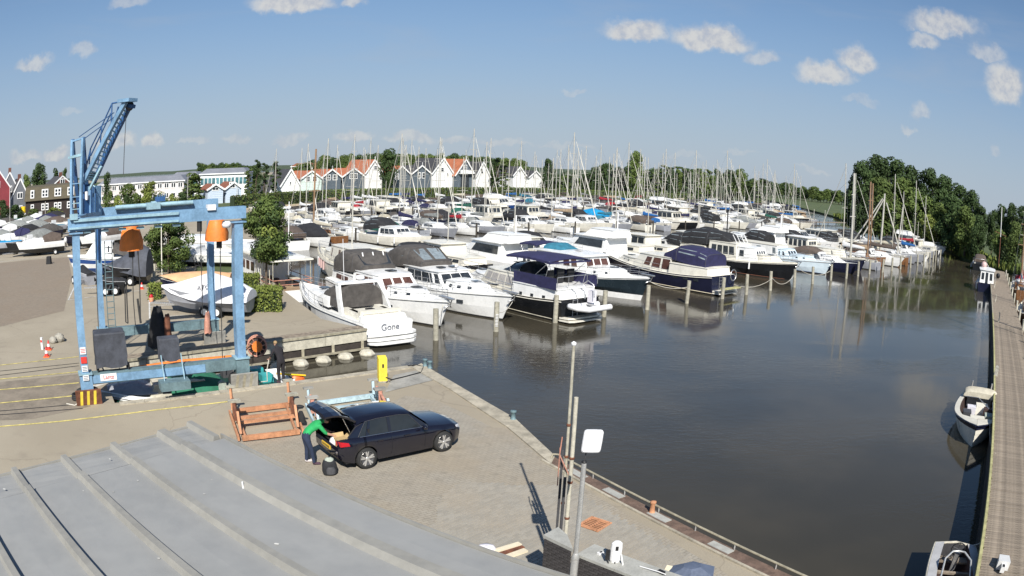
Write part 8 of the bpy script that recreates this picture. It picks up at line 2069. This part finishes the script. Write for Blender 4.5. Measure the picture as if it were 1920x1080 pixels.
for o in [o for o in bpy.data.objects if '_cv' in o.keys()]:
    for c in o.children:
        for sl_ in (c.material_slots if c.type == 'MESH' else []):
            base_ = c.data.materials[0].name if len(c.data.materials) else ''
        for i_, sl_ in enumerate(c.material_slots if c.type == 'MESH' else []):
            nm = c.data.materials[i_].name
            if nm == 'canvas_charcoal': sl_.link = 'OBJECT'; sl_.material = mat(o['_cv'])
            elif nm == 'gelcoat' and c.name.startswith('hull'): sl_.link = 'OBJECT'; sl_.material = mat(o['_hl'])
    del o['_cv']; del o['_hl']
# boats on trailers close to the hoist, drawn one by one
def trailer(r, L, m='steel'):
    mb = MB(); mb.beam((.1, .4, .48), (L + .9, 0, .5), .08, .1, m); mb.beam((.1, -.4, .48), (L + .9, 0, .5), .08, .1, m)
    for x in (.5, L * .5): mb.beam((x, -.9, .48), (x, .9, .48), .07, .07, m)
    t_ = mb.build('trailer', r)
    for x in (L * .3, L * .3 + .8):
        for sd in (-1, 1): mb = MB(); mb.lathe([(.12, -.1), (.33, -.1), (.33, .1), (.12, .1)], 'rubber', 14, c=(x, sd * 1.05, .33), axis='Y'); mb.lathe([(0, sd * .10), (.19, sd * .11)], 'fender_white', 12, c=(x, sd * 1.05, .33), axis='Y'); mb.build('wheel', t_)
def big_cover(px0, py0, px1, py1, B, hz, m, hull, lab, secs, text=None, z0=.75):
    A, B_ = G(px0, py0), G(px1, py1); L = (B_ - A).length; r = thing('covered_boat', lab, 'covered boat', (A.x, A.y, 0), atan2((B_ - A).y, (B_ - A).x))
    H = Hull(L - .4, B, (.8, .55, .5), .85, .4); mb = MB(); H.mesh(mb, hull, hull, hull, 'deck_grey', N=8); o = mb.build('hull', r); o.location = (0, 0, z0)
    mb = MB(); L_ = arch(mb, [(t * L, w_ * B / 2, zb, zt * hz) for t, w_, zb, zt in secs], m, n=12, power=1.8); co = mb.build('tarpaulin', r)
    if text:
        b_ = L_[2][10]; 
    trailer(r, L); return r, L_
r, L_ = big_cover(470, 592, 306, 584, 2.5, 1.0, 'tarp_white', 'hull_grey', 'large white covered boat on a trailer behind the hoist, bow to the left', [(-.02, .9, .95, 1.5), (.14, 1.05, .9, 2.0), (.42, 1.08, .9, 2.4), (.6, .95, 1.0, 2.1), (.85, .45, 1.2, 1.7), (1.0, .08, 1.5, 1.6)])
mb = MB(); mb.tube([(2.9, .4, 2.6), (3.3, .6, 3.2)], .02, 'black', 4); mb.tube([(3.3, .4, 2.6), (3.5, .6, 3.3)], .02, 'black', 4); mb.tube([(3.0, .45, 2.8), (3.35, .45, 2.85)], .02, 'black', 4); mb.build('ladder', r)
tx = text_on(r, 'ATC', .42, frame_matrix((2.6, 1.17, 1.72), (-1, 0, .12), (0, -.55, .83)), 'darkgrey')
big_cover(432, 556, 300, 556, 2.2, .8, 'tarp_peach', 'hull_navy', 'peach covered navy boat behind the white covered boat', [(-.02, .95, 1.0, 1.9), (.3, 1.05, 1.0, 2.1), (.7, .8, 1.1, 2.0), (1.0, .08, 1.45, 1.75)], z0=.4)
big_cover(280, 532, 190, 532, 2.3, 1.0, 'tarp_slate', 'hull_black', 'boat under a high charcoal tarpaulin left of the dense street tree', [(-.02, 1.0, .7, 2.6), (.12, 1.05, .7, 3.0), (.45, 1.0, 1.0, 2.2), (.8, .6, 1.2, 1.6), (1.0, .08, 1.3, 1.4)])
big_cover(236, 549, 178, 552, 1.3, .7, 'canvas_black', 'hull_black', 'black covered jet ski on a silver trailer in front of the tarpaulin boat', [(-.02, .8, .8, 1.4), (.4, .9, .8, 1.7), (.6, .7, .9, 2.1), (.8, .5, 1.0, 1.5), (1.0, .08, 1.2, 1.3)], z0=.35)
big_cover(172, 535, 146, 526, 1.2, .7, 'canvas_black', 'hull_grey', 'second covered jet ski partly hidden by the far left hoist leg', [(-.02, .8, .8, 1.4), (.4, .9, .8, 1.7), (.6, .7, .9, 2.0), (1.0, .08, 1.2, 1.3)], z0=.35)
r, H = make_yacht('cabin_boat', dict(L=6.6, B=2.4, fb=(1.2, .95, .9), tw=.85, rake=.6, hull='gelcoat', boot='hull_blue', stripe='gelcoat', deck='deck_white', band='hull_blue', rail=None, cat='cabin boat', label='small white cabin boat with grey cockpit cover stored behind the charcoal tarpaulin', cabins=[dict(x=(2.4, 5.4), w=1.9, z1=2.1, sf=.9, tum=.15, side=[(.15, .7, .4, .8)], front=P_rect(.1, .9, 2))], canvas=[dict(secs=[(.2, .9, 1.0, 1.3), (1.4, .95, 1.0, 1.7), (2.5, .85, 1.3, 2.1)], m='canvas_charcoal', p=1.7)]))
p = G(262, 512); r.location = (p.x, p.y, .6); q = G(178, 516); r.rotation_euler = (0, 0, atan2((q - p).y, (q - p).x)); trailer(r, 6)

# ------------------------------------------------------------------ timber jetty on the right
DD = Vector((.636, .772, 0)); DN = Vector((.772, -.636, 0)); DE0 = G(1835, 1080)
J_ = lambda t, o, z=0.0: DE0 + DD * t + DN * o + Vector((0, 0, z))
jt = thing('timber_jetty', 'long weathered plank jetty running up the right edge', 'jetty', kind='structure')
ang = atan2(DN.y, DN.x); W_ = 2.9; plm = []
for v in range(4):
    mb = MB(); mb.box((W_ / 2, 0, 0), (W_ + .03 * (v - 1.5), .132, .05), 'wood_deck'); plm.append(mb.mesh('plank'))
rg = random.Random(3); t = -3.0; k = 0
mb = MB(); 
while t < 96:
    if k < 300: place(plm[k % 4], 'plank', jt, tuple(J_(t, rg.uniform(-.015, .015), -.025 + rg.uniform(-.006, .006))), ang + rg.uniform(-.006, .006))
    else: mb.M = Matrix.Translation(J_(t, 0, -.025 + rg.uniform(-.006, .006))) @ Matrix.Rotation(ang, 4, 'Z'); mb.box((W_ / 2, 0, 0), (W_, .132, .05), 'wood_deck')
    t += .145; k += 1
mb.M = None; mb.build('planks', jt, kind='stuff')
for i in range(16):
    a, b = -3 + 99 * i / 16, -3 + 99 * (i + 1) / 16
    mb = MB(); mb.beam(J_(a, -.06, -.03), J_(b - .03, -.06, -.03), .10, .16, 'lichen_yellow' if i < 8 else 'wood_cap'); mb.build('edge_beam', jt)
    mb = MB(); mb.beam(J_(a, -.02, -1.3), J_(b, -.02, -1.3), .08, 2.3, 'sheetpile'); mb.build('sheet_pile', jt)
    mb = MB(); mb.beam(J_(a, W_ - .1, -.3), J_(b, W_ - .1, -.3), .14, .3, 'wood_wet'); mb.build('girder', jt)
    mb = MB(); mb.tube([J_(a, W_ + .05, -3), J_(a, W_ + .05, .75 if i > 4 else .2)], .12, 'wood_pale', 7); mb.build('pile', jt)
for k, (px, py, h_, lab) in enumerate(((1872, 604, .75, 'white curved pipe post on the jetty edge above the moored launch'), (1866, 566, .7, 'white curved pipe post farther along the jetty edge'), (1864, 540, .7, 'small pale post by the stern of the white and navy cruiser'))):
    p = G(px, py); mb = MB(); mb.tube([(0, 0, 0), (0, 0, .12), (.1, .05, .2), (.12, .08, h_ - .05), (.0, .05, h_)], .05, 'wood_pale', 7); mb.build('ladder_hoop', None, (p.x, p.y, 0), label=lab, cat='post')
p = G(1871, 522); mb = MB(); mb.ball((0, 0, .35), .4, 'black', 8, 6, (1, .8, .9)); mb.build('black_bin', None, (p.x, p.y, 0), label='black bin standing on the far part of the jetty', cat='bin')
p = G(1867, 704); mb = MB(); mb.loft([[(-.12, -.2, z), (.12, -.2, z), (.12 * k, .25, z), (-.12 * k, .25, z)] for z, k in ((0, 1), (.5, .4))], 'granite', closed=True); mb.build('corner_block', None, (p.x, p.y, 0), ang, label='pale wedge shaped block at the jetty edge above the moored launch', cat='block')
p = G(1878, 1062); bx = thing('power_pedestal', 'white slanted power pedestal lying on the jetty at the bottom right', 'power pedestal', (p.x, p.y, .0), atan2(DD.y, DD.x))
mb = MB(); mb.loft([[(-.25, -.2, .02), (-.25, .2, .02), (-.25, .2, .28), (-.25, -.2, .28)], [(.28, -.17, .02), (.28, .17, .02), (.28, .17, .20), (.28, -.17, .20)]], 'fender_white', closed=True); mb.build('body', bx)
mb = MB(); mb.box((-.36, 0, .14), (.22, .14, .16), 'fender_white'); mb.box((-.38, 0, .225), (.14, .07, .012), 'black'); mb.build('socket', bx)
# moored launch, white lapstrake hull
def launch(lab, hull, band, L, B, loc, rz, dark=False, name='launch'):
    r = thing(name, lab, 'launch', loc, rz); H = Hull(L, B, (1.0, .72, .75), .78, .25, p=2.6); mb = MB()
    N = 14; secs = []
    for i in range(N + 1):
        t = i / N; h, z = H.half(t), H.top(t); x = L * t
        row = [(0, -.35)]
        for kk in range(6):
            f_ = kk / 5; yy = h * (.62 + .38 * f_ ** .6); zz = -.1 + (z + .1) * f_; row += [(yy - .018, zz - .012), (yy, zz)]
        R = [(x + .25 * (c / H.fb[0]) * t ** 5, b, c) for b, c in row]; secs.append([(a, -b, c) for a, b, c in R[:0:-1]] + R)
    n_ = len(secs[0]) - 1; ms = [band if (k < 2 or k >= n_ - 2) else hull for k in range(n_)]
    mb.loft(secs, ms, closed=False, caps=False); mb.face(secs[0], hull)
    mb.build('hull', r)
    mb = MB(); dk = []
    for i in range(N + 1):
        t = i / N; h, z = H.half(t), H.top(t); inn = max(0, h - (.28 if t < .74 else h)); x = L * t + .25 * (z / H.fb[0]) * t ** 5
        dk.append([(x, -h, z + .01), (x, -inn, z + .04), (x, -inn * .96, .12 if t < .74 else z + .05), (x, inn * .96, .12 if t < .74 else z + .05), (x, inn, z + .04), (x, h, z + .01)])
    rim = 'deck_cream' if not dark else 'deck_grey'
    mb.loft(dk, [rim, 'seat_brown', 'seat_brown', 'seat_brown', rim], closed=False, caps=False); mb.build('deck', r)
    mb = MB(); mb.tube(H.line(-.02, -.03, 0, 1, 14, 1), .04, band if not dark else 'wood_pale', 5); mb.tube(H.line(-.02, -.03, 0, 1, 14, -1), .04, band if not dark else 'wood_pale', 5); mb.tube([H.line(-.02, -.03, 0, 0, 1, 1)[0], Vector((-.06, 0, .78)), H.line(-.02, -.03, 0, 0, 1, -1)[0]], .04, 'wood_pale', 5); mb.build('rub_rail', r)
    return r, H
A, B_ = G(1822, 838, WATER), G(1836, 735, WATER); rz = atan2((A - B_).y, (A - B_).x); B_ = A - Vector((cos(rz), sin(rz), 0)) * 5.7
r, H = launch('white lapstrake open launch with navy band moored at the jetty', 'gelcoat_cream', 'hull_navy', 5.7, 2.7, (B_.x, B_.y, WATER), rz)
for nm, c, d, m in (('seat_cushion', (3.9, 0, .72), (.5, .8, .14), 'deck_cream'), ('seat_cushion', (3.3, .62, .66), (.6, .45, .3), 'towel_grey'), ('seat_cushion', (3.2, -.62, .66), (.6, .45, .3), 'darkgrey'), ('console', (2.6, .55, .55), (.4, .5, .7), 'seat_brown'), ('crate', (1.9, -.4, .5), (.5, .5, .4), 'bag_white'), ('blanket', (4.3, 0, .68), (.35, .9, .12), 'tarp_peach'), ('engine_box', (1.4, .2, .45), (.7, .7, .5), 'gelcoat_cream'), ('bag', (1.9, .5, .5), (.4, .4, .35), 'bag_white')):
    mb = MB(); mb.box(c, d, m, .08); mb.build(nm, r)
mb = MB(); arch(mb, [(.15, 1.0, .8, 1.15), (.5, 1.05, .85, 1.3), (.85, 1.0, .85, 1.1)], 'canvas_beige', power=3.5); mb.build('folded_canopy', r)
mb = MB(); mb.tube([(.9, -.9, .85), (1.8, -.1, 1.1), (2.7, .6, .9)], .02, 'steel', 5); mb.tube([(.9, .9, .85), (2.2, .75, 1.1), (3.0, .8, .9)], .02, 'steel', 5); mb.build('canopy_frame', r)
for sd in (-1, 1): mb = MB(); mb.tube([(.05, sd * .6, .8), (.05, sd * .6, 1.45)], .05, 'steel', 6); mb.build('stern_post', r)
tp = lambda v: Matrix.Translation((B_.x, B_.y, WATER)) @ Matrix.Rotation(rz, 4, 'Z') @ Vector(v)
rope(tp((5.0, .7, .9)), G(1867, 850, 0), .35, .02).build('mooring_rope', label='mooring rope from the launch bow to the jetty', cat='rope'); rope(tp((.1, .9, .8)), G(1866, 722, 0), .15, .02).build('mooring_rope', label='mooring rope from the launch stern to the jetty', cat='rope')
S_ = G(1790, 1026, -.45); rz2 = atan2(-DD.y, -DD.x) + .12
r, H = launch('dark open launch with black steering wheel cut by the bottom edge', 'darkgrey', 'wood_pale', 5.2, 1.75, (S_.x, S_.y, WATER), rz2, True)
mb = MB(); mb.tube([(.75 + .22 * cos(a) * .3, .22 * sin(a), .98 + .22 * cos(a)) for a in [2 * pi * i / 18 for i in range(19)]], .018, 'black', 5)
for k in range(5): a = 2 * pi * k / 5; mb.tube([(.75, 0, .98), (.75 + .2 * cos(a) * .3, .2 * sin(a), .98 + .2 * cos(a))], .012, 'darkgrey', 4)
mb.build('steering_wheel', r)
mb = MB(); mb.box((.85, 0, .6), (.16, .16, .7), 'steel'); mb.build('steering_column', r)
mb = MB(); mb.tube([(2.6, -.5, .6), (1.4, -.42, 1.0), (1.05, -.2, 1.05), (1.0, 0, 1.05), (1.05, .2, 1.05), (1.4, .42, 1.0), (2.6, .5, .6)], .03, 'alu', 6); mb.build('grab_rail', r)
for x in (.5, 1.25): mb = MB(); mb.box((x, 0, .5), (.3 if x < 1 else .1, 1.2, .06), 'wood_deck'); mb.build('thwart', r)
for k in range(4):
    mb = MB(); mb.box((1.0 + k * .55, -.68, .52), (.4, .10, .14), 'fender_white'); mb.build('rib', r)
c1 = Matrix.Translation((S_.x, S_.y, WATER)) @ Matrix.Rotation(rz2, 4, 'Z') @ Vector((.02, .62, .78))
rope(c1, G(1850, 1008, 0), .06, .02).build('mooring_rope', label='mooring rope from the dark launch to the jetty at the bottom', cat='rope')
# cruiser and small boats at the far end of the jetty, sailing boats along its right side
r, H = make_yacht('jetty_cruiser', dict(L=8.6, B=3.1, fb=(1.4, 1.0, 1.15), tw=.86, rake=.5, hull='hull_navy', stripe='gelcoat', band='hull_navy', deck='deck_white', rail=(.3, .98, .5), cat='motorboat', label='navy and white cabin cruiser moored stern on at the far end of the jetty', cabins=[dict(x=(.9, 6.2), w=2.8, z1=2.6, sf=.5, tum=.08, m='gelcoat', side=P_rect(.05, .95, 4), back=[(.1, .3, .3, .8), (.42, .62, .05, .85), (.72, .92, .3, .8)], over=.15)], fenders=[(.05, 1, 'fender_white'), (.4, 1, 'fender_pink')]))
p = G(1848, 549, WATER); r.location = (p.x, p.y, WATER); r.rotation_euler = (0, 0, atan2(DD.y, DD.x))
mb = MB(); mb.ball((4.8, .6, 2.95), .45, 'fender_pink', 8, 6); mb.build('deck_bag', r)
put_boat('motor_c', G(1836, 508, WATER), atan2(DD.y, DD.x), 'hull_black', 'canvas_green', 'moored beyond the navy and white cruiser', 'boats along the right jetty')
for i, (t, k, hull, cov) in enumerate(((31, 'sail_wood', 'hull_red', 'canvas_white'), (40, 'sail_c', 'hull_navy', 'canvas_white'), (49, 'sail_wood', 'hull_wood', 'canvas_beige'), (59, 'sail_c', 'gelcoat', 'canvas_navy'), (70, 'sail_wood', 'hull_black', 'canvas_white'), (84, 'sail_a', 'gelcoat', 'canvas_red'))):
    put_boat(k, J_(t, W_ + 2.0 + (i % 2) * .3, WATER), atan2(DD.y, DD.x) + (pi if i % 2 else 0), hull, cov, f"{ordinal(i + 1)} along the right side of the jetty", 'boats along the right jetty')
p = G(1872, 500); top = AT(1876, 388, hypot(p.x, p.y)).z; mb = MB(); mb.tube([(0, 0, 0), (.0, 0, top * .5)], .08, 'rust', 6); mb.tube([(0, 0, top * .5), (0, 0, top)], .07, 'white_paint', 6); mb.tube([(-1.6, 0, top * .58), (1.6, 0, top * .52)], .05, 'rust', 5); mb.build('signal_mast', None, (p.x, p.y, 0), label='thin red and white signal mast with yard at the jetty end', cat='mast')
# large A frame and leaning spars among the boats at the end of the front row
p = G(1655, 478, WATER)
for k, (a, b, lab, r_) in enumerate((((1659, 363), (1652, 450), 'upright thick mast of the three legged spar group', .2), ((1655, 372), (1600, 452), 'left leaning spar of the three legged spar group', .14), ((1657, 374), (1610, 455), 'second left leaning spar of the three legged spar group', .14), ((1662, 380), (1680, 445), 'right leaning spar of the three legged spar group', .14), ((1693, 388), (1686, 445), 'grey mast standing right of the leaning spars', .13))):
    D_ = 112; A, B_ = AT(*a, D_), AT(*b, D_); B_ = A + (B_ - A) * ((A.z - 0.2) / max(.1, (A.z - B_.z))); mb = MB(); mb.tube([B_, A], r_, 'mast', 7, r1=r_ * .75); mb.build('spar', label=lab, cat='spar', group='spars at the end of the front row')
